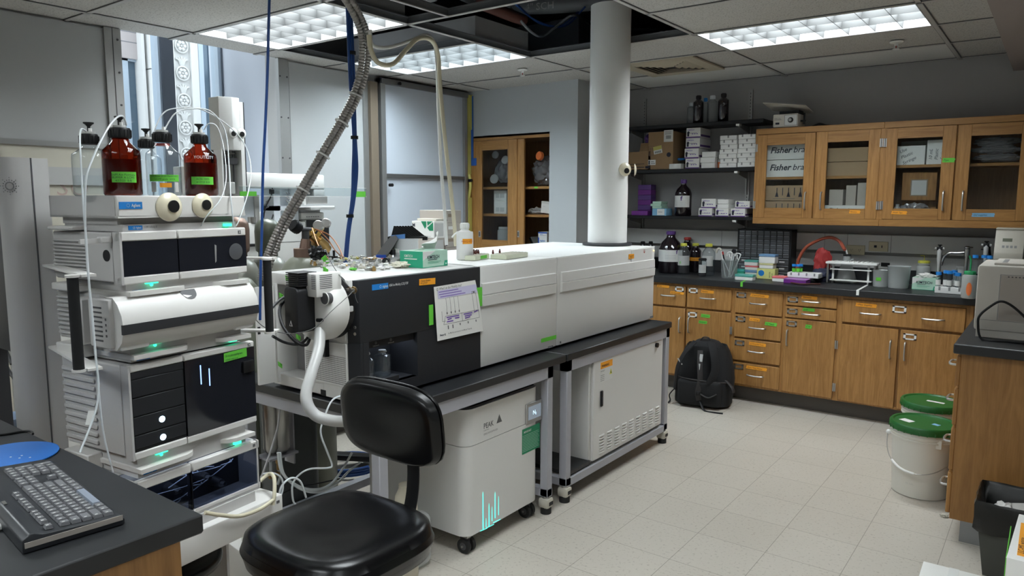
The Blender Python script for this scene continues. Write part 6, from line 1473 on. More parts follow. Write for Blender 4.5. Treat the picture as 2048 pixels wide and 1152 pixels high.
xk = gy(1505,460,6.07).x; m = MB(); m.slab((xk-.05,6.05,ZK+HH+.004),Vector((1,.1,0)),Vector((0,1,.1)),.14,.09,.002,'light_grey'); m.slab((xk-.09,6.06,ZK+HH+.002),Vector((1,-.1,0)),Vector((0,1,0)),.12,.10,.002,'black_plastic')
solo('loose_papers',m,'papers and dark sheet lying on top of the drawer organizer','papers',loc=(xk,5.97,ZK+HH))
# tip boxes
def tipbox(px,py,wpx,h,label,base,lidk,z=0,rz=0,d=.085,lidf=.35,group='pipette tip boxes',name='tip_box'):
    p = ck(px,py)
    if p.y > 6.03-d: p = gy(px,py,6.03-d)
    w = pxw(p,wpx); r = thing(name,label,'tip box',(p.x,p.y,ZK+.0005+z),rz,group)
    m = MB(); m.box(-w/2,0,0,w/2,d,h*(1-lidf),base,bev=.003,seg=1); part('base',m,r)
    m = MB(); m.box(-w/2-.0015,-.0015,h*(1-lidf),w/2+.0015,d+.0015,h,lidk,bev=.004,seg=1); part('lid',m,r); return r
tipbox(1502,549,25,.058,'blue-lidded white tip box at the bottom of the left column','poly_white','lid_blue')
tipbox(1502,549,26,.036,'pink-lidded tip box between blue and teal lids in the left column','poly_white','pink',z=.0585)
tipbox(1501,549,27,.044,'teal-lidded tip box topmost in the left column','poly_white','lid_teal',z=.095)
p = ck(1531,558); p.y = min(p.y,5.92); p.x = gy(1531,558,p.y).x; w = pxw(p,36)
r = thing('tip_refill_box','pale yellow tip box with round blue emblem under the blue-lidded one','tip box',(p.x,p.y,ZK+.0005)); m = MB(); m.box(-w/2,0,0,w/2,.09,.082,'paper_yellow',bev=.002,seg=1); part('box_body',m,r)
m = MB(); m.lathe([(.021,0),(.024,.0006),(.021,.001)],(-w/4,-.0002,.046),24,'agilent_blue',axis=(0,-1,0)); m.text('fb',(-w/4-.012,-.001,.040),X_,Z_,.024,'agilent_blue',bold=.03); m.text('BIOTEK',(w/4+.0,-.0006,.012),Z_,-X_,.014,'ink',bold=.01); m.text('TIPS 200',(w/4+.018,-.0006,.012),Z_,-X_,.010,'ink'); part('printing',m,r)
tipbox(1531,558,28,.042,'yellow-lidded tip box on the pale yellow box','poly_white','lid_yellow',z=.083)
tipbox(1532,558,32,.072,'largest tip box with clear blue lid topmost in the right column','poly_white','lid_blue',z=.1255,lidf=.28)
tipbox(1487,561,36,.048,'teal-lidded flat tip box lying in front of the columns','poly_white','lid_teal',d=.07,lidf=.45)
tipbox(1478,552,20,.058,'dark green-lidded tip box behind the flat teal one','kim_green','teal')
tipbox(1557,564,26,.043,'pink-lidded tip box right of the yellow box','poly_white','pink',lidf=.38)
tipbox(1589,568,44,.036,'purple tip box with clear lid under the foam rack','purple','mauve',d=.12,lidf=.25)
p = ck(1603,566); w = pxw(p,60)
rack(p.x,p.y+.02,ZK+.037,w,.12,.038,'white foam rack resting on the purple tip box',notch=4)
for i,(dx,dy) in enumerate(((-.075,.03),(-.045,.035),(-.035,.07))):
    x,y = p.x+dx,p.y+.02+dy; z = ZK+.0755; m = MB(); m.cyl((x,y,z),(x,y,z+.045),.013,m='clear_bottle',seg=16); o = solo('capped_tube',m,['blue-capped tube with green label at the left end of the foam rack','blue-capped tube with green label second on the foam rack','blue-capped tube behind the others on the foam rack'][i],'tube','blue-capped tubes on the foam rack',(x,y,z))
    m = MB(); m.cyl((x,y,z+.045),(x,y,z+.062),.0155,m='tube_cap',seg=18); part('cap',m,o,world=True); m = MB(); m.cyl((x,y,z+.004),(x,y,z+.030),.0137,m='tape_green',seg=16,caps=False); part('label_band',m,o,world=True)
# red bag, hose, flask and manifold
p = gy(1638,540,5.90)
m = crumple((p.x,5.98,ZK+.145),.062,.05,.115,'red_bag',8,amp=.3); m2 = crumple((p.x+.01,5.97,ZK+.055),.075,.055,.065,'navy',9,amp=.25)
r = thing('red_cap_bag','dark red cloth-like bag slumped over a navy bundle behind the manifold','bag',(p.x,5.98,ZK)); part('red_wrap',m,r,world=True); part('navy_bundle',m2,r,'navy bundle',world=True)
YH = 6.02
cable('vacuum_hose','red-brown rubber vacuum hose arching over to the flask stopper',[gy(1593,548,YH),gy(1597,520,YH),gy(1612,495,YH),gy(1638,480,YH),gy(1660,475,YH),gy(1678,482,YH),gy(1690,500,5.97)],.0125,'red_hose','hose')
p = gy(1693,530,6.04)
zt = gy(1692,512,p.y).z; r = thing('filter_flask','frosted side-arm flask with black stopper behind the white manifold rack','flask',(p.x,p.y,ZK+.0005))
hh = zt-ZK; m = MB(); m.lathe([(.080,0),(.082,.01),(.06,.08),(.032,.15),(.027,.17),(.027,hh)],(0,0,0),28,'frosted'); m.tube([(.025,0,hh-.03),(.05,-.01,hh-.025)],.006,8,'frosted',smooth=False); part('flask_body',m,r,ang=60)
m = MB(); m.cyl((0,0,hh-.01),(0,0,hh+.014),.026,.029,m='black_rubber'); m.cyl((0,0,hh+.014),(-.012,0,hh+.055),.006,m='bright_white',seg=10); part('stopper',m,r)
a = gz(1652,566,ZK); b = gz(1741,576,ZK)
r = thing('vacuum_manifold','white and steel rack stand in front of the flask, slotted top bar','rack',((a.x+b.x)/2,a.y,ZK)); w = (b.x-a.x)/2
m = MB(); m.box(-w-.01,-.005,.150,w+.01,.10,.166,'bright_white',bev=.003,seg=1)
for q in range(9): m.box(-w+.04+q*(2*w-.06)/9,.02,.166,-w+.058+q*(2*w-.06)/9,.10,.171,'bright_white')
part('top_bar',m,r)
m = MB(); m.box(-w+.02,.02,.105,w-.03,.075,.112,'bright_white'); m.box(-w+.02,.02,.022,w-.03,.075,.029,'bright_white')
part('shelf_bar',m,r)
for x in (-w+.035,w-.055): m = MB(); m.cyl((x,.05,0),(x,.05,.15),.008,m='bright_white',seg=12); part('white_post',m,r)
for x in (-w,w-.012): m = MB(); m.box(x,.0,0,x+.012,.012,.15,'steel'); m.box(x,.085,0,x+.012,.097,.15,'steel'); m.box(x,.0,0,x+.012,.097,.006,'steel'); part('steel_leg',m,r)
p = ck(1650,563); m = MB(); m.cyl((p.x-.02,p.y,ZK),(p.x-.02,p.y,ZK+.035),.011,m='bright_white',seg=14); m.cyl((p.x-.02,p.y,ZK+.035),(p.x-.02,p.y,ZK+.042),.008,m='bright_white',seg=14); solo('small_vial',m,'tiny white vial standing at the left foot of the manifold rack','vial',loc=(p.x-.02,p.y,ZK))
m = MB(); m.tube([ck(1575,566)+Z_*.008,ck(1600,570)+Z_*.008,ck(1640,570)+Z_*.008],.006,8,'pipe_red',sub=4); solo('marker_pen',m,'dark red pen lying on the counter before the manifold','pen',loc=tuple(ck(1600,570)))
r1,p,R,h = beaker('plastic_beaker',1758,574,30,541,'small frosted beaker with green tape right of the manifold'); m = MB(); m.box(-.022,-R*.93-.002,h*.38,.012,-R*.93,h*.58,'tape_green'); part('tape_label',m,r1)
beaker('plastic_beaker',1793,577,42,534,'large frosted beaker, bigger of the two right of the manifold')
m = MB(); p = ck(1776,568); m.lathe([(.006,0),(.012,.004),(.014,.02),(.012,.03),(.006,.035)],(p.x-.005,p.y+.05,ZK),14,'clear_bottle'); solo('small_vial',m,'tiny clear vial between the two frosted beakers','vial',loc=(p.x,p.y+.05,ZK))
# wash bottle yellow
r = cb('wash_bottle',1844,556,25,512+10,'squat frosted wash bottle with yellow cap and spout by the tissue box','frosted','cap_yellow',.5,'water',shoulder=.72,neck=.8,capR=.85,caph=.018,group=None)
m = MB(); h = gy(1844,522,6.08).z-ZK; m.tube([(0,0,h-.002),(0,0,h+.032),(-.008,0,h+.036),(-.026,0,h+.035)],.0028,8,'cap_yellow',sub=3); part('spout',m,r)
def tissue(name,label,p,w,d,h,rz,flip=False,world_txt='KIMTECH',group=None,tz=None,scale=1,cat='tissue box'):
    r = thing(name,label,cat,tuple(p),rz,group); m = MB(); m.box(-w/2,0,0,w/2,d,h,'kim_pale');
    part('box_body',m,r); m = MB()
    m.prism([(-w/2,h*.45),(-w/2,h),(0,h),(-w/2+w*.25,h*.72)],-.0008,.0002,'y','label_white'); m.prism([(-w/2,0),(w/2-w*.05,0),(w/2-w*.05,h*.03),(-w/2,h*.03)],-.0008,.0002,'y','kim_green'); m.prism([(w/2-w*.16,0),(w/2,0),(w/2,h*.34),(w/2-w*.12,h*.34)],-.0010,.0002,'y','kim_green'); m.cyl((w/2-w*.07,-.0008,h*.14),(w/2-w*.07,-.0016,h*.14),h*.05,m='label_white',seg=12)
    m.text('KIMTECH',(-w*.34,-.001,h*.52),X_,Z_,h*.30,'ink',bold=.012,wid=.95); m.box(-w*.30,-.0012,h*.44,w*.05,.0001,h*.47,'ink')
    for q in range(2): m.box(-w*.30,-.0012,h*(.32-q*.08),w*(.22-.1*q),.0001,h*(.34-q*.08),'kim_green')
    for s in (-1,1):
        x = s*w/2; m.box(x-.0008 if s < 0 else x-.0002,.0003,0,x+.0002 if s < 0 else x+.0008,d-.0003,h-.0003,'kim_green')
    o = Vector((-w/2-.0008,d*.80,h*.62)); m.text('KIMTECH',o,-Y_,Z_,h*.24,'label_white',bold=.006,wid=.8*d/w*1.1); m.box(-w/2-.0014,d*.25,h*.50,-w/2-.0007,d*.8,h*.55,'label_white')
    part('printing',m,r); return r
p = ck(1848,580); r = tissue('tissue_box','green and white tissue box on the back counter right of the frosted beakers',(p.x,p.y,ZK+.0005),pxw(p,44),.11,pxw(p,24),-.05)
m = crumple((p.x+.005,p.y+.05,ZK+.0005+pxw(p,24)+.010),.055,.035,.018,'paper',12,amp=.5); solo('tissue',m,'white tissue puffing from the tissue box on the back counter','tissue',loc=(p.x,p.y+.05,ZK+.09))
# tube rack with blue caps
p = ck(1898,588); w = pxw(p,52); rk = rack(p.x,p.y,ZK+.0005,w,.16,.045,'low white foam rack holding blue-capped tubes by the tap',rz=-.06,notch=3)
for i,(dx,dy) in enumerate(((-.072,.03),(-.030,.045),(-.005,.02),(.030,.05),(.045,.02),(.015,.09))):
    x,y = p.x+dx,p.y+dy; z = ZK+.0455; H2 = .090 if i in (1,2,5) else .078
    m = MB(); m.lathe([(.014,0),(.0148,.003),(.0148,H2)],(x,y,z),18,'clear_bottle'); o = solo('centrifuge_tube',m,'blue-capped clear centrifuge tube in the low rack by the tap','tube','blue-capped tubes in the low rack',(x,y,z))
    o['label'] = 'blue-capped centrifuge tube in the low rack by the tap, '+('at the left end','second from left','third from left, in front','fourth from left','at the right end','standing behind the others')[i]
    m = MB(); m.cyl((x,y,z+H2),(x,y,z+H2+.020),.0175,m='tube_cap',seg=20); part('cap',m,o,world=True); m = MB(); m.cyl((x,y,z+.01),(x,y,z+.045),.0154,m='label_white',seg=18,caps=False); part('label_band',m,o,world=True)
# pipettes hanging behind
def pipette(px,top,bot,Y,label):
    a = gy(px,top,Y); b = gy(px,bot,Y); L = a.z-b.z; r = thing('pipette',label,'pipette',(b.x,Y,b.z),0,'pipettes')
    m = MB(); m.lathe([(.0035,0),(.006,L*.10),(.008,L*.2),(.010,L*.35),(.014,L*.5),(.016,L*.82),(.014,L*.86)],(0,0,0),16,'light_grey'); part('barrel',m,r)
    m = MB(); m.box(-.018,-.014,L*.80,.018,.016,L*.92,'black_plastic',bev=.005); m.cyl((0,0,L*.92),(0,0,L*.97),.007,m='black_plastic'); m.cyl((0,0,L*.965),(0,0,L),.014,m='black_plastic'); part('plunger_head',m,r)
    m = MB(); m.cyl((-.03,0,L*.86),(.03,0,L*.86),.009,m='translucent',seg=12); part('finger_rest',m,r); m = MB(); m.cyl((0,0,-.02),(0,0,.006),.007,m='translucent',seg=10); part('tip_cone',m,r); return r
pipette(1876,489,546,5.95,'white pipette with dark plunger hanging left of the curved tap'); pipette(1969,482,540,5.95,'pipette with dark plunger right of the curved tap')
m = MB(); p = gy(1876,500,5.97); m.cyl((p.x+.02,5.98,ZK),(p.x+.02,5.98,p.z),.005,m='steel',seg=8); m.cyl((p.x+.02,5.98,ZK),(p.x+.02,5.98,ZK+.01),.05,m='black_plastic'); m.box(p.x-.025,5.965,p.z-.008,p.x+.025,5.985,p.z,'steel'); m.tube([gy(1978,490,5.98),gy(1980,510,5.98),gy(1985,530,5.98),Vector((gy(1986,545,5.98).x,5.98,ZK))],.008,8,'black_plastic',sub=4); m.box(gy(1969,498,5.97).x-.02,5.965,gy(1969,498,5.97).z-.008,gy(1980,498,5.97).x,5.985,gy(1969,498,5.97).z,'black_plastic')
solo('pipette_stand',m,'pipette stand rods behind the low tube rack','stand',loc=(p.x,5.98,ZK))
# tap
p = ck(1935,560); p = gy(1931,545,6.02); r = thing('laboratory_tap','chrome swan-neck laboratory tap on the back counter','tap',(p.x,6.02,ZK))
a = [gy(x,y,6.02) for x,y in ((1931,505),(1915,506),(1900,506),(1890,512),(1884,524))]; a = [q-Vector((p.x,6.02,ZK)) for q in a]
zt = gy(1933,498,6.02).z-ZK
m = MB(); m.cyl((0,0,0),(0,0,zt-.03),.012,m='chrome'); m.cyl((0,0,0),(0,0,.015),.028,m='chrome'); m.cyl((0,0,zt-.05),(0,0,zt),.019,m='chrome'); part('post',m,r)
m = MB(); m.tube(a,.0095,12,'chrome',sub=6); m.cyl(a[-1],a[-1]-Z_*.025+X_*-.004,.011,.008,m='chrome'); part('spout',m,r)
m = MB(); m.lathe([(.014,0),(.020,.006),(.020,.014),(.012,.020)],(0,0,zt),18,'chrome'); m.box(-.02,-.006,zt+.008,.035,.006,zt+.016,'chrome',bev=.003,seg=1); part('tap_handle',m,r)
# bottles on the right end
r = cb('wash_bottle',1935,598,27,543,'translucent wide bottle with green cap, green straw and orange oval mark','frosted','cap_green',.6,'water',shoulder=.78,neck=.72,capR=.75,caph=.022,group=None)
h = gy(1935,543,ck(1935,598).y).z-ZK; R = pxw(r.location,27)/2; m = MB(); m.tube([(0,0,h-.002),(0,0,h+.06),(-.006,0,h+.085),(-.012,0,h+.10)],.0055,8,'cap_green',sub=3); part('straw',m,r)
m = MB(); d = math.radians(cdir(r.location)); n_ = Vector((math.cos(d),math.sin(d),0)); m.lathe([(.0001,R*.995),(R*.42,R*.96)],(0,0,0),24,'orange_plastic',axis=n_)
m = MB();
t_ = Vector((-n_.y,n_.x,0)); o = n_*(R+.002)+Z_*h*.36
m.add([o]+[o+t_*R*.36*math.cos(i*PI/12)+Z_*h*.24*math.sin(i*PI/12)-n_*(.004*abs(math.cos(i*PI/12))) for i in range(24)],[(0,i+1,(i+1) % 24+1) for i in range(24)],'orange_plastic'); part('orange_mark',m,r)
cb('reagent_bottle',1917,572,24,533,'translucent white-capped bottle behind the blue-capped tubes','frosted','translucent',.4,'water',shoulder=.6,neck=.6,capR=.65,caph=.02,group=None)
for i,(px,py,tp) in enumerate(((1948,556,510),(1965,560,510),(1976,560,511))):
    p = gy(px,py,5.86); t = gy(px,tp,5.86); m = MB(); m.cyl((p.x,5.86,ZK),(p.x,5.86,t.z-.02),.0145,m='clear_bottle',seg=16); o = solo('centrifuge_tube',m,'blue-capped tube standing behind the beige machine, '+('leftmost of three','middle of three','rightmost of three')[i],'tube','blue-capped tubes behind the beige machine',(p.x,5.86,ZK)); m = MB(); m.cyl((p.x,5.86,t.z-.02),(p.x,5.86,t.z),.0175,m='tube_cap',seg=18); part('cap',m,o,world=True)
# beige controller behind
p = gy(2012,560,5.70); zt = gy(2010,460,5.70).z; w = .075
r = thing('heating_block','beige instrument with tilted keypad head and dark blue body at the far right counter','instrument',(p.x,5.70,ZK)); h = zt-ZK
m = MB(); m.box(-w,.02,0,w,.18,h*.55,'vent_beige' if 0 else 'beige',bev=.006); m.box(-w+.012,.012,.02,w-.012,.021,h*.52,'blue_device'); m.box(-.02,.008,h*.2,.02,.013,h*.38,'light_grey'); part('body',m,r)
m = MB(); m.prism([(0,h*.56),(0,h*.66),(.055,h*.98),(.055,h),(.16,h),(.16,h*.56)],-w-.004,w+.004,'x','beige',bev=.004)
u = Vector((0,.055,h*.32)).normalized(); o = Vector((-w*.5,.009,h*.71)); n0 = X_.cross(u)
m.slab(o+u*.055-n0*-.0005,X_,u,w*.7,.022,.001,'lcd')
for q in range(4): m.slab(o+X_*(q*.022)+u*.012,X_,u,.014,.016,.001,'mid_grey')
m.box(-w-.004,.05,h,w+.004,.16,h+.012,'beige',bev=.003,seg=1); part('keypad_head',m,r)
p = gy(2046,520,5.75); m = MB(); m.lathe([(.06,0),(.065,.02),(.065,.33),(.045,.36),(.045,.38)],(p.x+.05,5.78,ZK),24,'beige'); solo('plastic_canister',m,'tall cream canister cut by the right edge behind the beige machine','canister',loc=(p.x+.05,5.78,ZK))
# ================================================================== RIGHT BENCH, BUCKETS, BIN, BACKPACK, CHAIR, DESK
ZB = .935
wood('oak_end',(.25,.115,.032),(.38,.19,.058),scale=(9,9,.7))
r = thing('island_bench','oak lab bench with black top at the right, drawers facing the aisle','bench',(.4,4.5,0))
m = MB(); m.box(-.345,3.80,ZB-.045,1.6,5.40,ZB,'epoxy',bev=.005,seg=1); part('bench_top',m,r,world=True)
m = MB(); m.box(-.315,3.845,.10,1.55,5.36,ZB-.045,'oak_end'); part('body',m,r,world=True)
m = MB(); m.box(-.255,3.87,0,1.5,5.33,.10,'toe_grey'); m.box(-.27,3.845,0,-.18,3.875,.10,'mid_grey'); part('plinth',m,r,world=True)
for i,(z0,z1) in enumerate(((.73,.87),(.545,.715),(.33,.53),(.12,.315))):
    m = MB(); m.box(-.335,3.86,z0,-.316,4.28,z1,'oak',bev=.003,seg=1); d = part('drawer',m,r,world=True)
    z = (z0+z1)/2+.02; m = MB(); m.tube([(-.335,3.91,z),(-.362,3.915,z),(-.368,3.95,z),(-.368,3.98,z),(-.362,4.015,z),(-.335,4.02,z)],.0055,8,'brushed',sub=3); part('handle',m,d,world=True)
# beige machine with cable
MX0 = gz(1948,600,ZB+.2)
r = thing('beige_machine','large beige machine with ribbed grey side on the right bench','machine',(.05,4.1,ZB))
YM = 4.06; xl = gy(1951,600,YM).x; zt = gy(1960,530,YM).z; zb = gy(1952,640,YM).z
m = MB(); m.box(xl,YM,ZB+.035,xl+.55,YM+.42,zt,'machine_beige',bev=.012); m.box(xl+.01,YM+.008,ZB+.002,xl+.54,YM+.41,ZB+.036,'machine_beige')
m.box(xl+.09,YM-.0015,ZB+.09,xl+.0925,YM+.001,zt-.04,'mid_grey'); m.box(xl+.09,YM-.0015,zt-.042,xl+.54,YM+.001,zt-.0395,'mid_grey'); m.box(xl+.02,YM-.001,ZB+.085,xl+.54,YM+.001,ZB+.087,'mid_grey')
part('housing',m,r,world=True)
m = MB(); m.box(xl+.095,YM-.001,ZB+.09,xl+.50,YM+.0,zt-.045,'carton_grey');
for q in range(22): m.box(xl+.12+q*.014,YM-.0016,zt-.052,xl+.126+q*.014,YM+.0,zt-.047,'dark_grey')
part('side_panel',m,r,world=True)
m = MB(); m.box(xl+.06,YM+.04,zt-.001,xl+.46,YM+.36,zt+.012,'machine_beige',bev=.005); m.box(xl+.09,YM+.07,zt+.0115,xl+.11,YM+.30,zt+.0125,'mid_grey'); m.box(xl+.18,YM+.06,zt+.010,xl+.195,YM+.08,zt+.040,'light_grey',bev=.003,seg=1); part('top_tray',m,r,world=True)
yc = 3.97
cz_ = lambda px: Vector((gy(px,650,yc).x,yc,ZB+.0065))
cable('looped_cable','black power cord forming a tall arch in front of the beige machine',[cz_(2080),cz_(2010),cz_(1966),gy(1956,645,yc),gy(1962,628,yc),gy(1985,610,yc),gy(2001,603,yc),gy(2018,608,yc),gy(2040,625,yc),gy(2060,648,yc),cz_(2085)+Y_*-.02],.0055,'black_plastic')
p = gz(2007,668,ZB); m = crumple((p.x,p.y+.02,ZB+.022),.022,.019,.025,'bright_white',31,amp=.16);
m = MB(); m.T = Matrix.Translation((p.x,p.y+.02,ZB)) @ Matrix.Rotation(.15,4,'Z')
b = bmesh.new(); bmesh.ops.create_cube(b,size=1); bmesh.ops.subdivide_edges(b,edges=list(b.edges),cuts=5,use_grid_fill=True)
from mathutils import noise as _nz
for v in b.verts: q = _nz.noise(v.co*5+Vector((3,1,2))); v.co = Vector((v.co.x*.046*(1+.12*q),v.co.y*.036*(1+.12*q),max(0.0003,(v.co.z+.5)*.046*(1+.15*q))));
m.bm(b,'bright_white'); solo('crumpled_wipe',m,'crumpled cube of white wipe at the front of the right bench','wipe',loc=(p.x,p.y,ZB))
# buckets
def bucket(name,label,x,y,lids,bail):
    r = thing(name,label,'bucket',(x,y,0),0,'green-lidded buckets'); R0,R1,h = .137,.155,.385
    m = MB(); m.lathe([(R0-.01,0),(R0,.004),(R1-.004,h-.075),(R1+.004,h-.073),(R1+.004,h-.066),(R1-.002,h-.062),(R1+.005,h-.052),(R1+.005,h-.045),(R1-.002,h-.04),(R1,h-.01)],(0,0,0),56,'bucket_white'); part('pail',m,r)
    m = MB(); m.lathe([(R1+.008,h-.030),(R1+.012,h-.026),(R1+.012,h+.002),(R1+.006,h+.010),(R1-.004,h+.010),(R1-.010,h+.003),(.0001,h+.003)],(0,0,0),56,'lid_green')
    for q in range(28): a = q*PI/14; m.box((R1+.0115)*math.cos(a)-.003,(R1+.0115)*math.sin(a)-.003,h-.03,(R1+.0115)*math.cos(a)+.003,(R1+.0115)*math.sin(a)+.003,h-.012,'lid_green')
    l = part('lid',m,r,'green lid')
    for (dx,dy,w,d,k,tl) in lids: m = MB(); u = Vector((math.cos(tl),math.sin(tl),0)); v = Vector((-math.sin(tl),math.cos(tl),0)); m.slab(Vector((dx,dy,h+.0032)),u,v,w,d,.0008,k); part('lid_sticker',m,l)
    if bail:
        m = MB(); c = math.radians(-78); s1 = Vector((math.cos(c+1.15)*(R1+.012),math.sin(c+1.15)*(R1+.012),h-.075)); s2 = Vector((math.cos(c-1.65)*(R1+.012),math.sin(c-1.65)*(R1+.012),h-.075))
        pts = []
        for i in range(13):
            t = i/12; a = c+1.15-2.8*t; rr = R1+.016+.020*math.sin(PI*t); pts.append(Vector((math.cos(a)*rr,math.sin(a)*rr,h-.075-.155*math.sin(PI*t)**.8)))
        m.tube(pts,.0025,8,'steel',sub=2); part('bail_handle',m,r,'wire handle'); m = MB(); m.tube(pts[6:10],.007,10,'bright_white',sub=2); part('grip',m,r)
        m = MB()
        for s in (s1,s2): m.sphere(s,.014,'bright_white',12,8)
        a = math.radians(-55); m.box(.155*math.cos(a)-.014,.155*math.sin(a)-.006,h-.095,.155*math.cos(a)+.014,.155*math.sin(a)+.008,h-.045,'bucket_white',bev=.003,seg=1); part('handle_ear',m,r)
    return r
g = gz(1837,990,0)
f_ = gz(1838,1000,0)
bucket('lidded_bucket','front white bucket with green lid, white and blue stickers and wire handle',min(f_.x,-.508),f_.y+.135,((-.12,-.02,.065,.045,'label_white',-.55),(.035,-.02,.035,.03,'tape_pale_blue',-.4)),True)
bucket('lidded_bucket','rear white bucket with green lid against the oak cabinet, mostly hidden',min(-.50,gy(1862,830,f_.y+.635).x),f_.y+.135+.50,((-.03,-.01,.095,.028,'label_white',-.18),),False)
m = MB(); a = math.radians(-115); m.text('3.5 GAL',(0,0,0),X_,Z_,.012,'light_grey');
br = bpy.data.objects['lidded_bucket']; mm = MB(); d0 = math.radians(-112)
for v in m.v: b_ = d0+v.x/.14; mm.v.append(Vector((math.cos(b_)*.1415,math.sin(b_)*.1415,.075+v.z)))
mm.f = m.f; mm.k = m.k; part('embossed_mark',mm,br)
# waste bin
def tap(m,z0,z1,a,b,k,cap=True):
    """tapered open box: a, b = (x0, y0, x1, y1) at z0 and z1"""
    v = [(a[0],a[1],z0),(a[2],a[1],z0),(a[2],a[3],z0),(a[0],a[3],z0),(b[0],b[1],z1),(b[2],b[1],z1),(b[2],b[3],z1),(b[0],b[3],z1)]
    m.add(v,[(0,1,5,4),(1,2,6,5),(2,3,7,6),(3,0,4,7)]+([(3,2,1,0)] if cap else []),k)
r = thing('waste_bin','dark grey waste bin with black liner standing before the right bench','waste bin',(-.05,3.64,0))
m = MB(); tap(m,.0,.325,(-.155,3.545,.10,3.745),(-.195,3.495,.14,3.79),'trash_grey'); tap(m,.008,.325,(-.150,3.55,.095,3.74),(-.190,3.50,.135,3.785),'trash_grey'); part('bin_body',m,r,world=True)
m = MB()
def ring(z,e,jit,s):
    rn = random.Random(s); P = []
    c = [(-.195,3.495),(.14,3.495),(.14,3.79),(-.195,3.79)]
    for i in range(4):
        a,b = Vector(c[i]),Vector(c[(i+1) % 4])
        for q in range(12):
            t = q/12; p = a.lerp(b,t); o = (p-Vector((-.0275,3.6425))).normalized(); P.append((p.x+o.x*(e+jit*rn.uniform(-1,1)),p.y+o.y*(e+jit*rn.uniform(-1,1)),z+jit*rn.uniform(-1,1)))
    return P
rs = [ring(.20,-.012,.006,1),ring(.225,.004,.005,2),ring(.27,.006,.003,3),ring(.322,.008,.002,4),ring(.336,.0,.002,5),ring(.325,-.012,.002,6),ring(.22,-.03,.003,7)]
vs = [p for R in rs for p in R]; m.add(vs,[(j*48+i,j*48+(i+1) % 48,(j+1)*48+(i+1) % 48,(j+1)*48+i) for j in range(6) for i in range(48)],'trash_bag'); part('liner',m,r,'black plastic liner',world=True,ang=80)
m = crumple((-.10,3.66,.255),.045,.05,.035,'bright_white',41,amp=.4); solo('crumpled_paper',m,'crumpled white paper towel in the waste bin','paper towel',loc=(-.10,3.66,.22))
m = crumple((.0,3.62,.245),.085,.06,.035,'nitrile',42,amp=.35); solo('nitrile_glove',m,'dark blue discarded glove in the waste bin','glove',loc=(0,3.62,.21))
m = MB(); m.T = Matrix.Translation((-.02,3.72,.25)) @ Matrix.Rotation(.5,4,'X') @ Matrix.Rotation(.3,4,'Z'); m.box(-.05,-.03,0,.05,.05,.003,'paper'); m.T = None; solo('paper_scrap',m,'flat white paper scrap sticking up in the waste bin','paper',loc=(-.02,3.72,.25))
p = gz(1888,1034,0); m = crumple((p.x,p.y,.008),.018,.014,.009,'beige',51,amp=.4); solo('floor_litter',m,'small scrap of litter on the floor by the bench corner','litter',loc=(p.x,p.y,0))
# white cartons in the bottom right corner
r = thing('white_carton','white carton with large orange handwritten label in the bottom right corner','carton',(.08,2.56,0))
m = MB(); m.prism([(-.051,2.352),(.30,2.352),(.30,2.716),(-.036,2.716)],.0,.60,'z','paper',bev=.002); part('box_body',m,r,world=True)
m = MB(); m.box(-.028,2.385,.6,.20,2.64,.6012,'tape_orange')
for i,t in enumerate(('LC-MS waste','DO NOT USE','Keep dry')): m.text(t,(-.012+i*.02,2.40+.0*i,.6012),Y_,-X_,.022,'ink',shear=.3)
part('orange_label',m,r,world=True)
m = MB(); m.box(-.0525,2.352,.44,-.0505,2.60,.598,'tape_green'); part('green_tape',m,r,world=True)
a = gz(1847,1122,.3); b = gz(1966,1152,.3); d = (b-a).normalized(); n = Vector((d.y,-d.x,0))
n = n if n.y < 0 else -n
r = thing('white_carton','low white carton whose corner shows at the bottom edge of the view','carton',(a.x+.1,a.y-.2,0))
m = MB(); P = [a,a+d*.20,a+d*.20+n*.30,a+n*.30]; m.prism([(q.x,q.y) for q in P],0,.3,'z','paper',bev=.002); part('box_body',m,r,world=True)
m = MB(); c = a+d*.10; m.slab(Vector((c.x,c.y,.3003))-d*.02,n,d if n.cross(d).z > 0 else -d,.30,.03,.0006,'label_white'); part('seam_tape',m,r,world=True)
# ================================================================== BACKPACK
r = thing('backpack','large black backpack standing on the floor against the oak drawers','backpack',(-2.13,5.38,0))
b = bmesh.new(); bmesh.ops.create_cube(b,size=1); bmesh.ops.subdivide_edges(b,edges=list(b.edges),cuts=11,use_grid_fill=True)
for v in b.verts:
    x,y,z = v.co; z += .5
    rx = .215*(1-.42*max(0,z-.45)**1.5*2.1) * (.97+.06*math.sin(PI*z)); ry = .155*(1-.30*z)
    e = 3.2; L = (abs(x*2)**e+abs(y*2)**e)**(1/e) if (x or y) else 1
    k = max(abs(x*2),abs(y*2))/L if L else 1
    zz = z*.50; top = max(0,(max(abs(x*2),abs(y*2))-.2)/.8)
    if z > .98: zz -= .07*top**2.5
    if z < .02: zz += .02*top**3
    v.co = Vector((x*2*rx*k,y*2*ry*k+.02+z*.06,zz+.004*_nz.noise(Vector((x*9,y*9,z*9)))))
for v in b.verts:
    q = _nz.noise(v.co*14); v.co += Vector((q*.006,q*.006,0))
m = MB(); m.T = Matrix.Translation((-2.13,5.335,.0)) @ Matrix.Rotation(.15,4,'Z'); m.bm(b,'backpack'); part('bag_body',m,r,world=True,ang=70)
BT = Matrix.Translation((-2.13,5.335,0)) @ Matrix.Rotation(.15,4,'Z')
def bp(name,fn,lb=None): m = MB(); m.T = BT; fn(m); return part(name,m,r,lb,world=True,ang=60)
bp('front_pocket',lambda m: m.box(-.165,-.165,.02,.165,-.10,.22,'backpack',bev=.03,seg=4))
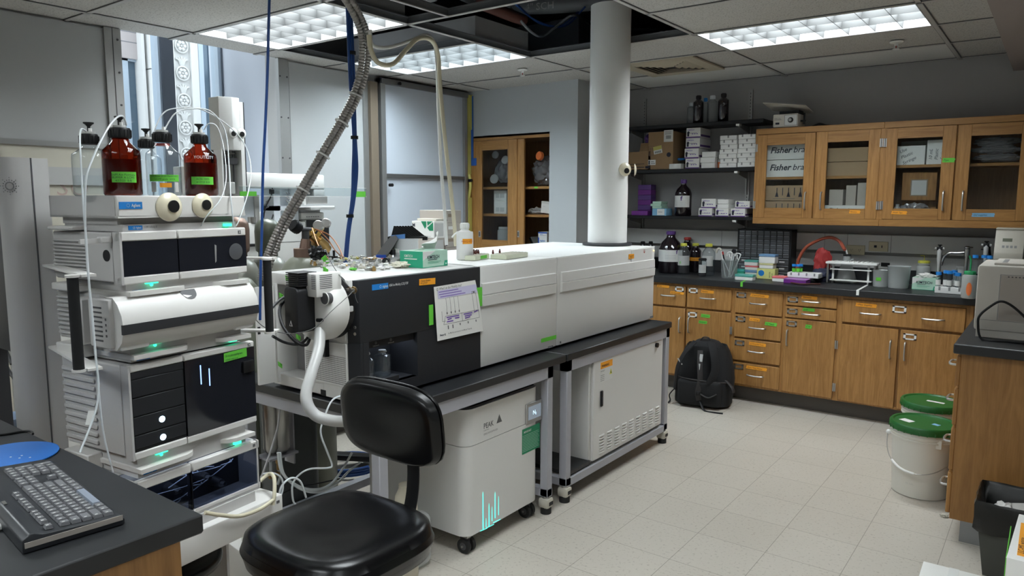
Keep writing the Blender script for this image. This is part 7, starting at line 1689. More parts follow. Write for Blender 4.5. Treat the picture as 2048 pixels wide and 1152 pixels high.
bp('pocket_rim',lambda m: m.tube([(-.19,-.10,.225),(-.10,-.150,.222),(.10,-.150,.215),(.19,-.10,.21)],.006,8,'backpack_trim'))
bp('center_strap',lambda m: m.tube([(-.01,-.095,.44),(.0,-.135,.33),(.01,-.155,.22),(.0,-.172,.13),(.01,-.17,.07)],.004,8,'backpack_trim',rx=.022))
for pts in ([(-.06,-.06,.50),(-.12,-.110,.42),(-.165,-.130,.32),(-.185,-.115,.24),(-.20,-.09,.12)],[(.06,-.06,.50),(.10,-.115,.42),(.115,-.14,.30),(.08,-.16,.20)]):
    bp('shoulder_strap',lambda m: m.tube(pts,.009,10,'backpack',rx=.032))
bp('reflective_tab',lambda m: (m.tube([(.005,-.113,.415),(.003,-.128,.36)],.003,6,'reflect',rx=.014,smooth=False),m.tube([(-.005,-.135,.345),(-.008,-.142,.30)],.003,6,'reflect',rx=.012,smooth=False)),'grey reflective tab')
bp('reflective_tab',lambda m: m.tube([(-.170,-.137,.37),(-.135,-.140,.325)],.003,6,'reflect',rx=.010,smooth=False),'grey reflective tab')
bp('side_strap',lambda m: m.tube([(.18,-.05,.22),(.235,-.09,.18),(.25,-.10,.14)],.006,8,'backpack_trim',rx=.016))
bp('loose_strap',lambda m: m.tube([(.02,-.165,.06),(.06,-.20,.006),(.14,-.215,.004),(.20,-.21,.004)],.0035,6,'black_plastic',rx=.010))
bp('loose_strap',lambda m: m.tube([(-.20,-.09,.12),(-.235,-.11,.07),(-.225,-.12,.03),(-.24,-.12,.005)],.004,6,'black_plastic',rx=.010))
bp('top_handle',lambda m: m.tube([(-.04,.03,.492),(-.02,.03,.52),(.02,.03,.52),(.04,.03,.492)],.005,8,'backpack_trim'))
bp('buckle',lambda m: m.box(-.012,-.182,.11,.016,-.170,.14,'black_plastic',bev=.003,seg=1))
bp('lower_flap',lambda m: m.tube([(.02,-.172,.12),(.08,-.178,.10),(.14,-.165,.13)],.006,8,'backpack_trim',rx=.010))
# ================================================================== TASK CHAIR
r = thing('task_chair','black vinyl task chair with padded seat and back in the foreground','chair',(-1.575,1.29,0))
def cushion(w,d,t,k,corner=3.0,n=28,dish=0.0):
    b = bmesh.new(); bmesh.ops.create_cube(b,size=1); bmesh.ops.subdivide_edges(b,edges=list(b.edges),cuts=n-1,use_grid_fill=True)
    for v in b.verts:
        x,y,z = v.co*2
        L = (abs(x)**corner+abs(y)**corner)**(1/corner); q = max(abs(x),abs(y)); k_ = q/L if L > 0 else 1
        px_,py_ = x*k_,y*k_; rr = min(1,q)
        # rounded edge profile
        R = .30
        if rr > 1-R:
            a = (rr-(1-R))/R; s = 1-R+R*math.sin(a*PI/2)*1.0; h = (1-a**2.6)**.5 if a < 1 else 0
        else: s = rr; h = 1
        sc = s/rr if rr > 0 else 1
        if abs(z) > .999: zz = math.copysign(max(h,.35),z)
        else: zz = z*.35; sc = 1.0
        px_,py_ = px_*sc,py_*sc
        if abs(z) < .999: px_,py_ = px_*(1.0+.03*(1-abs(z))),py_*(1.0+.03*(1-abs(z)))
        zo = zz*t/2
        if z > .999 and dish: zo -= dish*math.exp(-((px_)**2*2.2+(py_+.05)**2*2.4)*1.2)
        v.co = Vector((px_*w/2,py_*d/2,zo))
    return b
m = MB(); m.T = Matrix.Translation((-1.575,1.285,.615)); b = cushion(.46,.45,.118,'vinyl',corner=3.4,dish=.030); m.bm(b,'vinyl'); part('seat',m,r,world=True,ang=80)
m = MB(); m.T = Matrix.Translation((-1.622,1.535,.896)) @ Matrix.Rotation(.10,4,'X') @ Matrix.Rotation(PI/2,4,'X'); b = cushion(.415,.245,.06,'vinyl',corner=3.6,dish=.006); m.bm(b,'vinyl'); bk = part('backrest',m,r,world=True,ang=80)
m = MB(); P = [];
for i in range(41):
    a = 2*PI*i/40; c,s = math.cos(a),math.sin(a); L = (abs(c)**3.6+abs(s)**3.6)**(1/3.6); P.append((.211*c/L,.126*s/L,-.012))
m.T = Matrix.Translation((-1.622,1.535,.896)) @ Matrix.Rotation(.10,4,'X') @ Matrix.Rotation(PI/2,4,'X'); m.tube(P,.0045,8,'vinyl',smooth=False); part('piping',m,bk,world=True)
m = MB(); m.tube([(-1.565,1.27,.560),(-1.565,1.46,.552),(-1.567,1.535,.575),(-1.570,1.575,.66),(-1.575,1.585,.78),(-1.59,1.575,.90)],.005,8,'black_plastic',rx=.026); part('back_bracket',m,r,world=True)
m = MB(); m.box(-1.68,1.20,.545,-1.47,1.38,.582,'black_plastic',bev=.01); m.cyl((-1.575,1.29,.30),(-1.575,1.29,.55),.014,m='chrome'); m.cyl((-1.575,1.29,.09),(-1.575,1.29,.34),.025,m='black_plastic'); m.tube([(-1.5,1.25,.56),(-1.40,1.22,.555)],.006,8,'black_plastic',smooth=False); part('gas_column',m,r,world=True)
for q in range(5):
    a = q*2*PI/5+.3; d = Vector((math.cos(a),math.sin(a),0)); c = Vector((-1.575,1.29,0)); m = MB(); m.tube([c+Z_*.12,c+d*.14+Z_*.105,c+d*.27+Z_*.075],.014,10,'black_plastic',rx=.020); lg = part('leg',m,r,world=True)
    m = MB(); e = c+d*.27; s = Vector((-d.y,d.x,0))
    for t in (-1,1): m.cyl(e+s*.006*t+Z_*.028,e+s*.020*t+Z_*.028,.028,m='black_rubber',seg=20)
    m.cyl(e+Z_*.028,e+Z_*.08,.008,m='steel'); part('caster',m,lg,world=True)
# ================================================================== NEAR DESK
ZD = .955
dc_ = gz(407,1028,ZD)
r = thing('near_desk','oak desk with black top at the lower left carrying the keyboard','desk',(-2.0,0,0))
m = MB(); m.box(-3.3,-1.6,ZD-.040,dc_.x,dc_.y,ZD,'epoxy',bev=.004,seg=1); part('desk_top',m,r,world=True)
m = MB(); m.box(dc_.x-.06,-1.58,.0,dc_.x-.03,dc_.y-.035,ZD-.04,'oak_end'); m.box(-3.28,.60,.0,dc_.x-.06,.62,ZD-.04,'oak_end'); m.box(-3.28,-1.58,.09,-3.26,.60,ZD-.04,'oak_end'); part('body',m,r,world=True)
# keyboard
_ka = gz(250,1037,ZD+.012); _kb = gz(104,921,ZD+.012); A0 = Vector((_ka.x,_ka.y,ZD+.0008)); kx = Vector((_kb.x-_ka.x,_kb.y-_ka.y,0)); KWL = kx.length; kx.normalize(); ky = Vector((kx.y,-kx.x,0)); ky = ky if ky.y < 0 else -ky
KT = Matrix(((kx.x,ky.x,0,A0.x),(kx.y,ky.y,0,A0.y),(0,0,1,A0.z),(0,0,0,1)))
r = thing('keyboard','black computer keyboard with silver-lit keys on the near desk','keyboard',tuple(A0)); r['label'] = 'black computer keyboard with number pad on the near desk'
KW,KD = .460,.170
m = MB(); m.T = KT; m.prism([(-.0,0),(0,.012),(.02,.020),(.135,.027),(.150,.033),(KD-.012,.034),(KD,.024),(KD,0)],0,KW,'x','keyboard_body',bev=.003)
part('case',m,r,world=True)
m = MB(); m.T = KT; m.box(-.0012,.004,.010,.0,KD-.004,.020,'carton_grey'); part('trim_strip',m,r,world=True)
m = MB(); m.T = KT; m.box(.18,.150,.0345,.20,.156,.0355,'steel'); part('maker_badge',m,r,world=True)
p_ = .0185
def key(x,y,w=1,d=1,k='key'):
    z = .020+.0085*(y/.12)
    m = MB(); m.T = KT; x0,x1,y0,y1 = x+.0012,x+w*p_-.0012,y+.0012,y+d*p_-.0012
    b0 = [(x0,y0,z-.001),(x1,y0,z-.001),(x1,y1,z),(x0,y1,z)]; t0 = [(x0+.0018,y0+.001,z+.0055),(x1-.0018,y0+.001,z+.0055),(x1-.0018,y1-.002,z+.006),(x0+.0018,y1-.002,z+.006)]
    m.add(b0+t0,[(4,5,6,7),(0,1,5,4),(1,2,6,5),(2,3,7,6),(3,0,4,7)],k)
    cx_,cy_ = (x0+x1)/2,(y0+y1)/2
    if w < 3: m.box(x0+.004,cy_-.0005,z+.0061,x0+.0075,cy_+.004,z+.0064,'light_grey')
    return part('key',m,r,world=True)
y0 = .014; rows = [[1.25,1.25,1.25,5.75,1.25,1.0,1.0,1.25],[2.25]+[1]*10+[1.75],[1.75]+[1]*11+[1.25],[1.5]+[1]*12+[.5+.0],[1]*13+[1.0]]
rows = [[1.25,1.25,1.25,5.5,1.25,1.25,1.25,1],[2.25]+[1]*9+[2.75],[1.75]+[1]*10+[2.25],[1.5]+[1]*11+[1.5],[1]*12+[2]]
for j,rw in enumerate(rows):
    x = .012
    for w in rw: key(x,y0+j*p_,w,1,'keyboard_space' if w > 5 else 'key'); x += w*p_
for i,x in enumerate((0,1.6,2.6,3.6,4.6,6.1,7.1,8.1,9.1,10.6,11.6)): key(.012+x*p_,y0+5.5*p_,1,.8)
nx_ = .012+14.45*p_
for x,y in ((0,0),(1,0),(2,0),(1,1)): key(nx_+x*p_,y0+y*p_)
for x in range(3):
    for y in (3,4): key(nx_+x*p_,y0+y*p_)
qx = nx_+3.45*p_
for j,rw in enumerate(((2,1),(1,1,1),(1,1,1),(1,1,1),(1,1,1))):
    x = 0
    for w in rw: key(qx+x*p_,y0+j*p_,w); x += w
for y,d in ((0,2),(2,2),(4,1)): key(qx+3*p_,y0+y*p_,1,d)
# round blue mat and monitor stand
mc_ = gz(20,913,ZD); m = MB(); m.lathe([(.10,0),(.103,.001),(.103,.003),(.10,.004)],(mc_.x,mc_.y,ZD+.0004),48,'mat_blue')
for (dx,dy) in ((.03,.055),(.045,.045),(.02,.035),(.06,.062)): m.cyl((mc_.x+dx,mc_.y+dy-.04,ZD+.0042),(mc_.x+dx,mc_.y+dy-.04,ZD+.0048),.0025,m='label_white',seg=8)
solo('mouse_mat',m,'round blue mat on the near desk behind the keyboard','mouse mat',loc=(mc_.x,mc_.y,ZD))
r = thing('monitor','black monitor seen edge-on at the left border over the keyboard','monitor',(-2.06,.47,ZD))
a = gz(30,935,ZD+.045);
m = MB(); m.tube([(-2.10,.565,ZD+.050),(-2.13,.54,ZD+.15),(-2.17,.50,ZD+.30)],.012,8,'black_plastic',rx=.02); m.box(-2.36,.44,ZD+.0006,-2.17,.50,ZD+.012,'black_plastic'); m.tube([(-2.17,.50,ZD+.30),(-2.22,.47,ZD+.15),(-2.26,.47,ZD+.01)],.014,8,'black_plastic',rx=.03); part('stand',m,r,world=True)
m = MB(); p0 = gz(0,1058,ZD); m.box(p0.x-.05,p0.y-.03,ZD+.0005,p0.x+.012,p0.y+.012,ZD+.012,'bright_white',bev=.003,seg=1); solo('white_box',m,'corner of a small white object beside the keyboard at the left border','small box',loc=tuple(p0))
cable('desk_cable','thin black cable lying across the near desk behind the mat',[gz(-20,872,ZD+.003),gz(15,868,ZD+.003),gz(45,863,ZD+.003),gz(62,863,ZD+.003),gz(66,868,ZD+.003)],.003,'black_plastic')
# ================================================================== GAS CYLINDERS BEHIND THE SPECTROMETER
def cylinder(x,y,label,body,cap,zb=1.27,R=.117,capk=None,capz=1.50):
    r = thing('gas_cylinder',label,'gas cylinder',(x,y,0),0,'gas cylinders behind the spectrometer')
    m = MB(); m.lathe([(R*.9,0),(R,.02),(R,zb-.13),(R*.96,zb-.085),(R*.80,zb-.04),(R*.55,zb-.008),(.042,zb)],(0,0,0),40,body); part('tank',m,r,ang=60)
    if cap: m = MB(); m.lathe([(.052,zb-.005),(.052,zb+.02),(.064,zb+.03),(.066,zb+.05),(.068,capz-.07),(.064,capz-.035),(.045,capz-.01),(.0001,capz)],(0,0,0),36,capk); part('valve_cap',m,r,ang=60)
    return r
p = gx(536,500,-3.48)
cylinder(-3.48,gx(536,500,-3.48).y,'silver gas cylinder with a grey-green domed cap','cyl_silver',True,1.27,capk='cap_olive',capz=1.475)
rg = cylinder(-3.16,gx(610,500,-3.16).y,'pale green-grey gas cylinder fitted with brass regulator and two gauges','cyl_green',False,1.285,R=.135)
cylinder(-3.45,gx(487,500,-3.45).y-.04,'silver gas cylinder with bronze cap partly hidden by the stack','cyl_silver',True,1.28,capk='bronze_cap',capz=1.49)
cylinder(-3.16,2.02,'green-bodied gas cylinder low behind the stack trolley handle','cyl_green',False,1.20,R=.10)
rx,ry = -3.16,gx(610,500,-3.16).y
m = MB(); m.cyl((rx,ry,1.275),(rx,ry,1.325),.058,m='bronze_cap',seg=28); part('neck_ring',m,rg,world=True)
X0 = rx
def gq(px,py): return gx(px,py,X0)
m = MB(); m.cyl((rx,ry,1.32),gq(611,478),.030,.022,m='bronze_cap'); m.cyl(gq(611,480),gq(611,462),.020,m='dark_grey'); m.tube([gq(596,458),gq(620,459)],.012,8,'dark_grey',smooth=False); part('valve',m,rg,world=True)
m = MB(); a = gq(598,458); d = Vector((0,-.75,.45)).normalized(); m.cyl(a-d*.0,a+d*.045,.031,m='black_plastic',seg=10); m.cyl(a+d*.01,a+d*.035,.034,m='black_plastic',seg=10); part('valve_knob',m,rg,'black valve knob',world=True)
m = MB(); a = gq(620,470); b = gq(655,500); m.cyl(a,b,.022,m='brass'); m.cyl(a.lerp(b,.35),a.lerp(b,.8),.035,m='brass'); m.cyl(a.lerp(b,.8),b,.027,m='brass',seg=8); m.cyl(gq(615,462),a,.014,m='brass',seg=8); m.cyl(a,gq(632,456),.010,m='gold'); m.cyl(a.lerp(b,.3),gq(645,456),.010,m='gold'); part('regulator_body',m,rg,'brass regulator body',world=True)
for (px,py,R) in ((630,451,.027),(645,446,.024)):
    c = gq(px,py); n = Vector((.6,-.75,.1)).normalized(); m = MB(); m.lathe([(R*.8,-.022),(R,-.018),(R,.010),(R*1.03,.014),(R*.9,.018)],c+X_*.03,28,'brushed',axis=n); m.cyl(c+X_*.03+n*.014,c+X_*.03+n*.0165,R*.88,m='label_white',seg=28); m.cyl(c+X_*.03+n*.0165,c+X_*.03+n*.0172,.003,m='ink',seg=8); part('gauge',m,rg,'round pressure gauge',world=True)
cable('copper_line','copper tube looping from the regulator toward the spectrometer top',[gx(636,460,-3.10),gx(655,478,-3.0),gx(670,500,-2.9),gx(682,512,-2.75)],.0032,'copper','tube')
cable('copper_line','second copper tube curving down right of the regulator',[gx(630,458,-3.10),gx(658,470,-3.0),gx(676,492,-2.85),gx(686,514,-2.72)],.0032,'copper','tube')
cable('copper_line','copper tube crossing in front of the regulator down to the tape flag',[gx(624,456,-3.10),gx(632,480,-3.0),gx(643,503,-2.9),gx(660,520,-2.80)],.0032,'copper','tube')
m = crumple(tuple(gx(636,508,-2.86)),.03,.04,.035,'black_plastic',61,amp=.5); solo('valve_cluster',m,'dark cluster of small valves beside the regulator cylinder','valve',loc=tuple(gx(636,508,-2.86)))
m = MB(); a = gx(642,517,-2.80); m.slab(a,Vector((0,.5,-.8)),Vector((0,.8,.5)),.05,.03,.002,'tape_green'); solo('tape_flag',m,'green tape flag on the tubing beside the regulator','tape flag',loc=tuple(a))
# ================================================================== GAS CHROMATOGRAPH BENCH BY THE WINDOW
r = thing('window_bench','bench along the window wall carrying the white chromatograph, mostly hidden','bench',(-4.2,2.5,0))
m = MB(); m.box(-4.55,1.62,.93,-3.72,3.75,.965,'epoxy'); part('bench_top',m,r,world=True); m = MB(); m.box(-4.50,1.65,0.08,-3.78,3.70,.93,'light_grey'); m.box(-4.50,1.65,0,-3.84,3.7,.08,'toe_grey'); part('body',m,r,world=True)
XG = -3.86
def q(px,py,X=XG): return gx(px,py,X)
r = thing('gas_chromatograph','large white gas chromatograph with black control panel behind the gas cylinders','instrument',(-4.15,2.85,.966))
y0 = 2.25; y1 = q(613,480).y; y2 = q(656,480).y; zt = q(613,443).z
m = MB(); m.box(-4.45,y0,.970,XG,y1,zt,'white_plastic',bev=.01); m.box(XG-.001,y0+.01,zt-.125,XG+.0012,y1,zt-.122,'mid_grey'); part('oven_body',m,r,world=True)
m = MB(); m.box(-4.45,y1+.002,.970,XG-.004,y2+.02,zt+.01,'white_plastic',bev=.008); part('electronics_side',m,r,world=True)
m = MB(); m.box(XG-.004,y1+.003,.98,XG+.004,y2+.01,zt+.009,'neb_black',bev=.003,seg=1); m.text('Agilent Technologies',(XG+.004,y1+.03,zt-.05),Y_,Z_,.018,'light_grey',wid=.6);
for i in range(3):
    for j in range(5): m.box(XG+.004,y1+.05+i*.035,zt-.24-j*.03,XG+.006,y1+.07+i*.035,zt-.222-j*.03,'mid_grey')
part('control_panel',m,r,'black control panel',world=True)
m = MB(); a = q(490,452); m.box(XG,q(489,450).y-.03,zt-.14,XG+.01,q(516,450).y,zt-.125,'black_plastic'); part('front_shelf',m,r,world=True); m = MB(); m.cyl((XG-.02,q(508,441).y,zt),(XG-.02,q(508,441).y,zt+.035),.025,m='steel'); part('injector',m,r,world=True)
m = MB(); z0,z1 = zt+.01,q(640,425).z; m.box(-4.35,q(608,425).y,z0,XG-.03,y2-.0,z1,'white_plastic',bev=.008); m.box(-4.30,q(612,418).y,z1,XG-.06,y2-.01,z1+.02,'light_grey');
for i in range(6): m.box(XG-.031,q(618,430).y+i*.018,z1-.03,XG-.029,q(618,430).y+i*.018+.012,z1-.024,'mid_grey')
part('detector_cover',m,r,world=True)
# autosampler gantry
r = thing('autosampler_gantry','white autosampler beam over the chromatograph with googly-eyed tower at its left','autosampler',(-3.95,2.9,zt))
ya,yb = q(480,360).y,q(649,360).y; zb0,zb1 = q(560,377).z,q(560,347).z
m = MB(); m.box(-4.05,ya,zb0,XG,yb,zb1,'bright_white',bev=.008); m.text('PAL RSI',(XG+.0005,yb-.12,zb1-.035),Y_,Z_,.022,'print_grey',wid=.8); m.text('System',(XG+.0005,yb-.08,zb0+.015),Y_,Z_,.012,'print_grey',wid=.8); part('beam',m,r,world=True)
m = MB(); a,b = q(555,400),q(566,400);
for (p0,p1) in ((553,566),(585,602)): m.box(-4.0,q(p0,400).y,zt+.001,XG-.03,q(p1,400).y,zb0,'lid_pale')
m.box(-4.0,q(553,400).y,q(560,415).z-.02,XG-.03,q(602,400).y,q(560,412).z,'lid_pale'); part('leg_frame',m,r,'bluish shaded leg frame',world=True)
m = MB(); a = q(612,408); b = q(651,392); m.box(-3.98,a.y,a.z,XG+.02,b.y,b.z,'alu',bev=.005); m.box(-3.98,a.y-.012,a.z-.006,XG+.0,a.y,b.z+.006,'bright_white'); a = q(590,413); b = q(661,411); m.box(-4.0,a.y,a.z-.006,XG+.04,b.y,a.z+.004,'bright_white'); a = q(612,419); m.box(-3.98,a.y,a.z-.004,XG+.05,q(660,416).y,q(660,414).z,'light_grey'); part('sample_drawer',m,r,'grey sample drawer',world=True)
m = MB(); a = q(628,390); m.box(-3.97,a.y,a.z-.02,XG,a.y+.09,zb0,'light_grey',bev=.01); part('drawer_top',m,r,world=True)
XTW = XG+.06
ty0,ty1 = gx(452,200,XTW).y,gx(489,200,XTW).y; tz1 = gx(470,195,XTW).z; tzm = gx(470,300,XTW).z; tz0 = gx(470,385,XTW).z
m = MB(); pr = [(XTW-.13,ty0-.03),(XTW-.03,ty0-.03),(XTW,ty0+.035),(XTW,ty1-.035),(XTW-.02,ty1-.03),(XTW-.13,ty1-.03)]
m.prism(pr,tzm,tz1,'z','bright_white',bev=.003); m.box(XTW-.14,ty1-.028,tz0-.02,XTW-.01,ty1-.006,tz1-.02,'bright_white'); m.box(XTW-.138,ty1-.0061,tz0-.02,XTW-.010,ty1+.001,tz1-.02,'cap_purple' if 0 else 'charcoal')
m.box(XTW-.13,ty0-.03,tz0-.02,XTW-.10,ty1-.03,tzm,'light_grey'); m.box(XTW-.13,ty0-.03,tz0-.02,XTW-.02,ty0-.022,tzm,'bright_white')
tw = part('tower',m,r,world=True)
m = MB(); yc_ = (ty0+ty1)/2-.01; m.cyl((XTW-.06,yc_,tz0),(XTW-.06,yc_,tzm),.005,m='steel',seg=10); m.cyl((XTW-.06,yc_+.018,tz0+.02),(XTW-.06,yc_+.018,tzm),.004,m='dark_grey',seg=10); m.box(XTW-.09,yc_-.025,tz0+.16,XTW-.03,yc_+.03,tz0+.20,'dark_grey',bev=.003,seg=1); m.box(XTW-.09,yc_-.02,tz0+.22,XTW-.04,yc_+.02,tz0+.225,'steel'); m.box(XTW-.09,yc_-.03,tz0-.01,XTW-.02,yc_+.0,tz0+.06,'light_grey',bev=.004,seg=1); part('syringe_head',m,tw,world=True)
for i,(px,py) in enumerate(((466,266),(483,267))):
    c = gx(px,py,XTW+.002); eye('googly_eye',['left small white googly eye on the autosampler tower','right small white googly eye on the autosampler tower'][i],(XTW+.001,c.y,c.z),(1,0,0),.029,'eye_white',look=(-.05,-.15),group='small googly eyes on the tower',pr=.5)
m = MB(); m.box(-4.3,q(430,400).y,zt+.001,XG-.16,q(478,400).y,q(440,330).z,'bright_white',bev=.006); solo('instrument_case',m,'white instrument case behind the right amber bottle','instrument',loc=(-4.1,q(450,400).y,1.0))
# grey case left of the gantry, cables
m = MB(); a,b = q(489,437),q(527,393); m.box(-4.2,a.y-.05,zt+.001,XG-.10,b.y-.0,b.z,'lid_pale',bev=.005); m.box(-4.2,b.y,zt+.001,XG-.09,b.y+.03,b.z+.01,'light_grey'); solo('detector_box',m,'pale grey box on the chromatograph behind the capped cylinder','instrument box',loc=(-4.0,a.y,zt))
for i,pts in enumerate(([(528,410),(545,398),(552,390)],[(530,416),(542,412),(553,408)],[(532,404),(544,396),(553,385)])):
    cable('grey_cable',['upper grey cable fanning between the boxes on the chromatograph','lower grey cable fanning between the boxes on the chromatograph','topmost grey cable fanning between the boxes on the chromatograph'][i],[q(x,y,XG-.08) for x,y in pts],.004,'grey_metal')
m = MB(); m.tube([q(545,376),q(542,392),q(534,408),q(529,424),q(527,436)],.004,8,'black_plastic'); m.box(XG-.012,q(540,390).y,q(542,388).z,XG+.012,q(547,390).y,q(542,378).z,'black_plastic',bev=.003,seg=1); solo('usb_cable',m,'black plug and cable dangling under the autosampler beam','cable',loc=tuple(q(540,395)))
cable('black_cable','black cable slanting behind the hanging plug',[q(553,410,XG-.06),q(548,425,XG-.05),q(544,437,XG-.02)],.004,'black_plastic')
for i in range(3): m = MB(); a = q(576+i*7,383+i*4,XG-.05); m.tube([q(572,385+i*8,XG-.05),q(580,390+i*8,XG-.03),q(588,384+i*9,XG-.05)],.004,8,'light_grey'); solo('fan_wire',m,['upper curved wire inside the rounded leg opening','middle curved wire inside the rounded leg opening','lower curved wire inside the rounded leg opening'][i],'wire',loc=tuple(a))
# acrylic sheet with green tape ends
XA = -3.74
a,b = gx(478,388,XA),gx(732,396,XA); c = gx(732,383,XA)
m = MB(); m.slab((XA,a.y,a.z-.01),Vector((0,1,0)),Z_,b.y-a.y,.055,.004,'acrylic'); m.slab((XA,a.y,a.z-.012),Y_,Z_,b.y-a.y,.0025,.006,'bright_white'); m.slab((XA,a.y,a.z+.044),Y_,Z_,b.y-a.y,.0025,.006,'bright_white')
sh = solo('acrylic_strip',m,'clear acrylic strip held by green tape across the chromatograph','acrylic strip',loc=(XA,a.y,a.z))
for (px0,px1,py0,py1) in ((480,513,392,383),(711,731,394,383)):
    u,v = gx(px0,py0,XA+.007),gx(px1,py1,XA+.007); m = MB(); m.box(XA+.005,u.y,u.z,XA+.0075,v.y,v.z,'tape_green'); part('tape_piece',m,sh,world=True)
# ================================================================== HOSES FROM THE CEILING
# steel flex hoses
def hose(name,label,pts,rad,k,corr=False,cat='hose',group=None):
    m = MB()
    if corr:
        P = [Vector(p) for p in pts]; Q = []; n = len(P)
        for i in range(n-1):
            a = P[max(i-1,0)]; b = P[i]; c = P[i+1]; d = P[min(i+2,n-1)]
            L = (c-b).length; K = max(2,int(L/.007))
            for s in range(K): t = s/K; Q.append(.5*((2*b)+(c-a)*t+(2*a-5*b+4*c-d)*t*t+(3*b-a-3*c+d)*t**3))
        Q.append(P[-1])
        t0 = (Q[1]-Q[0]).normalized(); up = t0.orthogonal().normalized(); vs = []; fs = []; seg = 10
        for i,p in enumerate(Q):
            t = (Q[min(i+1,len(Q)-1)]-Q[max(i-1,0)]).normalized(); up = (up-t*up.dot(t)).normalized(); bb = t.cross(up); rr = rad*(1.0 if i % 2 else .80)
            vs += [p+up*math.sin(2*PI*s/seg)*rr+bb*math.cos(2*PI*s/seg)*rr for s in range(seg)]
        for i in range(len(Q)-1): fs += [(i*seg+s,i*seg+(s+1) % seg,(i+1)*seg+(s+1) % seg,(i+1)*seg+s) for s in range(seg)]
        m.add(vs,fs,k)
    else: m.tube(pts,rad,10,k,sub=8)
    return solo(name,m,label,cat,group,loc=tuple(pts[-1]))
XH = lambda t: -3.0-.0*t
def hp(px,py,X): return gx(px,py,X)
hp1 = [hp(682,-12,-2.75),hp(705,25,-2.78),hp(722,70,-2.8),hp(722,130,-2.83),hp(706,190,-2.86),hp(678,245,-2.9),hp(640,310,-2.95),hp(600,380,-3.0),hp(560,450,-3.05),hp(532,515,-3.1),hp(520,560,-3.1)]
h1 = hose('flex_hose','corrugated steel flex hose on the left of the bundled pair from the ceiling',hp1,.0165,'hose_steel',True,group='steel flex hoses')
h2 = hose('flex_hose','corrugated steel flex hose on the right of the bundled pair from the ceiling',[p+Vector((0.006,.034,.004)) for p in hp1],.0165,'hose_steel',True,group='steel flex hoses')
for i,k in enumerate((4,5,6,7)):
    p = hp1[k]+Vector((.003,.015,0)); d = (hp1[k+1]-hp1[k-1]).normalized(); m = MB(); m.cyl(p-d*.004,p+d*.004,.037,m='label_white',seg=20,caps=False); part('cable_tie',m,h2,world=True)
for i in range(3):
    o = Vector((.0,(i-1)*.014,0)); hose('blue_air_line','blue air line in the tied bundle beside the steel hoses, '+('left','middle','right')[i],[hp(697,-10,-2.9)+o,hp(700,60,-2.9)+o,hp(704,160,-2.9)+o,hp(709,270,-2.9)+o*.5,hp(710,340,-2.9)+o,hp(706,400,-2.9)+o*.6,hp(697,460,-2.9)+o*.5,hp(691,525,-2.9)+o*.5],.0065,'blue_hose',group='bundled blue air lines')
for (px,py) in ((704,106),(709,275),(700,432)): c = hp(px,py,-2.9); m = MB(); m.cyl(c-Z_*.008,c+Z_*.008,.019,m='black_plastic',seg=16); part('velcro_tie',m,bpy.data.objects['blue_air_line.001'],world=True)
hose('blue_air_line','single dark blue air line hanging down in front of the window',[hp(539,-12,-2.55),hp(537,60,-2.55),hp(535,140,-2.55),hp(531,240,-2.55),hp(526,340,-2.55),hp(524,440,-2.55),hp(521,560,-2.55),hp(520,640,-2.55)],.0055,'blue_hose')
hose('white_vent_hose','cream hose looping out of the open ceiling and down behind the tissue box',[hp(738,70,-2.65),hp(742,100,-2.65),hp(757,126,-2.65),hp(785,128,-2.65),hp(812,100,-2.65),hp(835,78,-2.65),hp(862,80,-2.65),hp(876,110,-2.68),hp(880,170,-2.7),hp(888,260,-2.7),hp(898,350,-2.7),hp(907,430,-2.7),hp(912,492,-2.7)],.0115,'cream_hose',group='pale ceiling hoses')
hose('white_vent_hose','whiter hose beside the cream loop dropping behind the tissue box',[hp(740,60,-2.72),hp(745,90,-2.72),hp(775,95,-2.72),hp(820,82,-2.72),hp(850,70,-2.72),hp(868,85,-2.75),hp(874,130,-2.75),hp(877,220,-2.75),hp(882,330,-2.75),hp(889,420,-2.75),hp(893,490,-2.75)],.0095,'white_hose',group='pale ceiling hoses')
# ================================================================== THINGS ON TOP OF THE SPECTROMETER
ZS = ZT+.0012
def tz(px,py): return gz(px,py,ZT)
# tissue box
a = tz(860,535);
tc = tz(858,536); w = (tz(895,529)-tz(858,536)).length
rz = math.atan2((tz(895,529)-tc).y,(tz(895,529)-tc).x)
p = gx(894,531,XI-.06); p0 = gx(856,538,XI-.05)
pc_ = Vector((-2.118,(2.36),ZS))
pa,pb = tz(846,537),tz(895,531); mid = (pa+pb)/2; hb_ = pxw(pa,33); db_ = min(.13,(tz(812,529)-pa).length)
tissue('tissue_box','green and white tissue box on the spectrometer above the black panel',(mid.x,mid.y,ZS),(pb-pa).length,db_,hb_,math.atan2(pb.y-pa.y,pb.x-pa.x))
rt = RM['tissue_box.001'].inverted()
b = bmesh.new(); n = 14
vs = []
for j in range(n+1):
    for i in range(n+1):
        u,v = i/n-.5,j/n; vs.append(rt @ Vector((u*.13*(1-.15*v)+.012*v,db_*.5+.022*math.sin(u*7+v*3)-.02*v,hb_+.002+(.012+.030*(u+.5)+.040*max(0,u)**2*4)*math.sin(v*1.9)+.006*math.sin(v*9+u*6)*v)))
m = MB(); m.add(vs,[(j*(n+1)+i,j*(n+1)+i+1,(j+1)*(n+1)+i+1,(j+1)*(n+1)+i) for j in range(n) for i in range(n)],'bright_white')
solo('tissue',m,'white tissue pulled up from the box on the spectrometer','tissue',loc=tuple(rt @ Vector((0,.06,.08))))
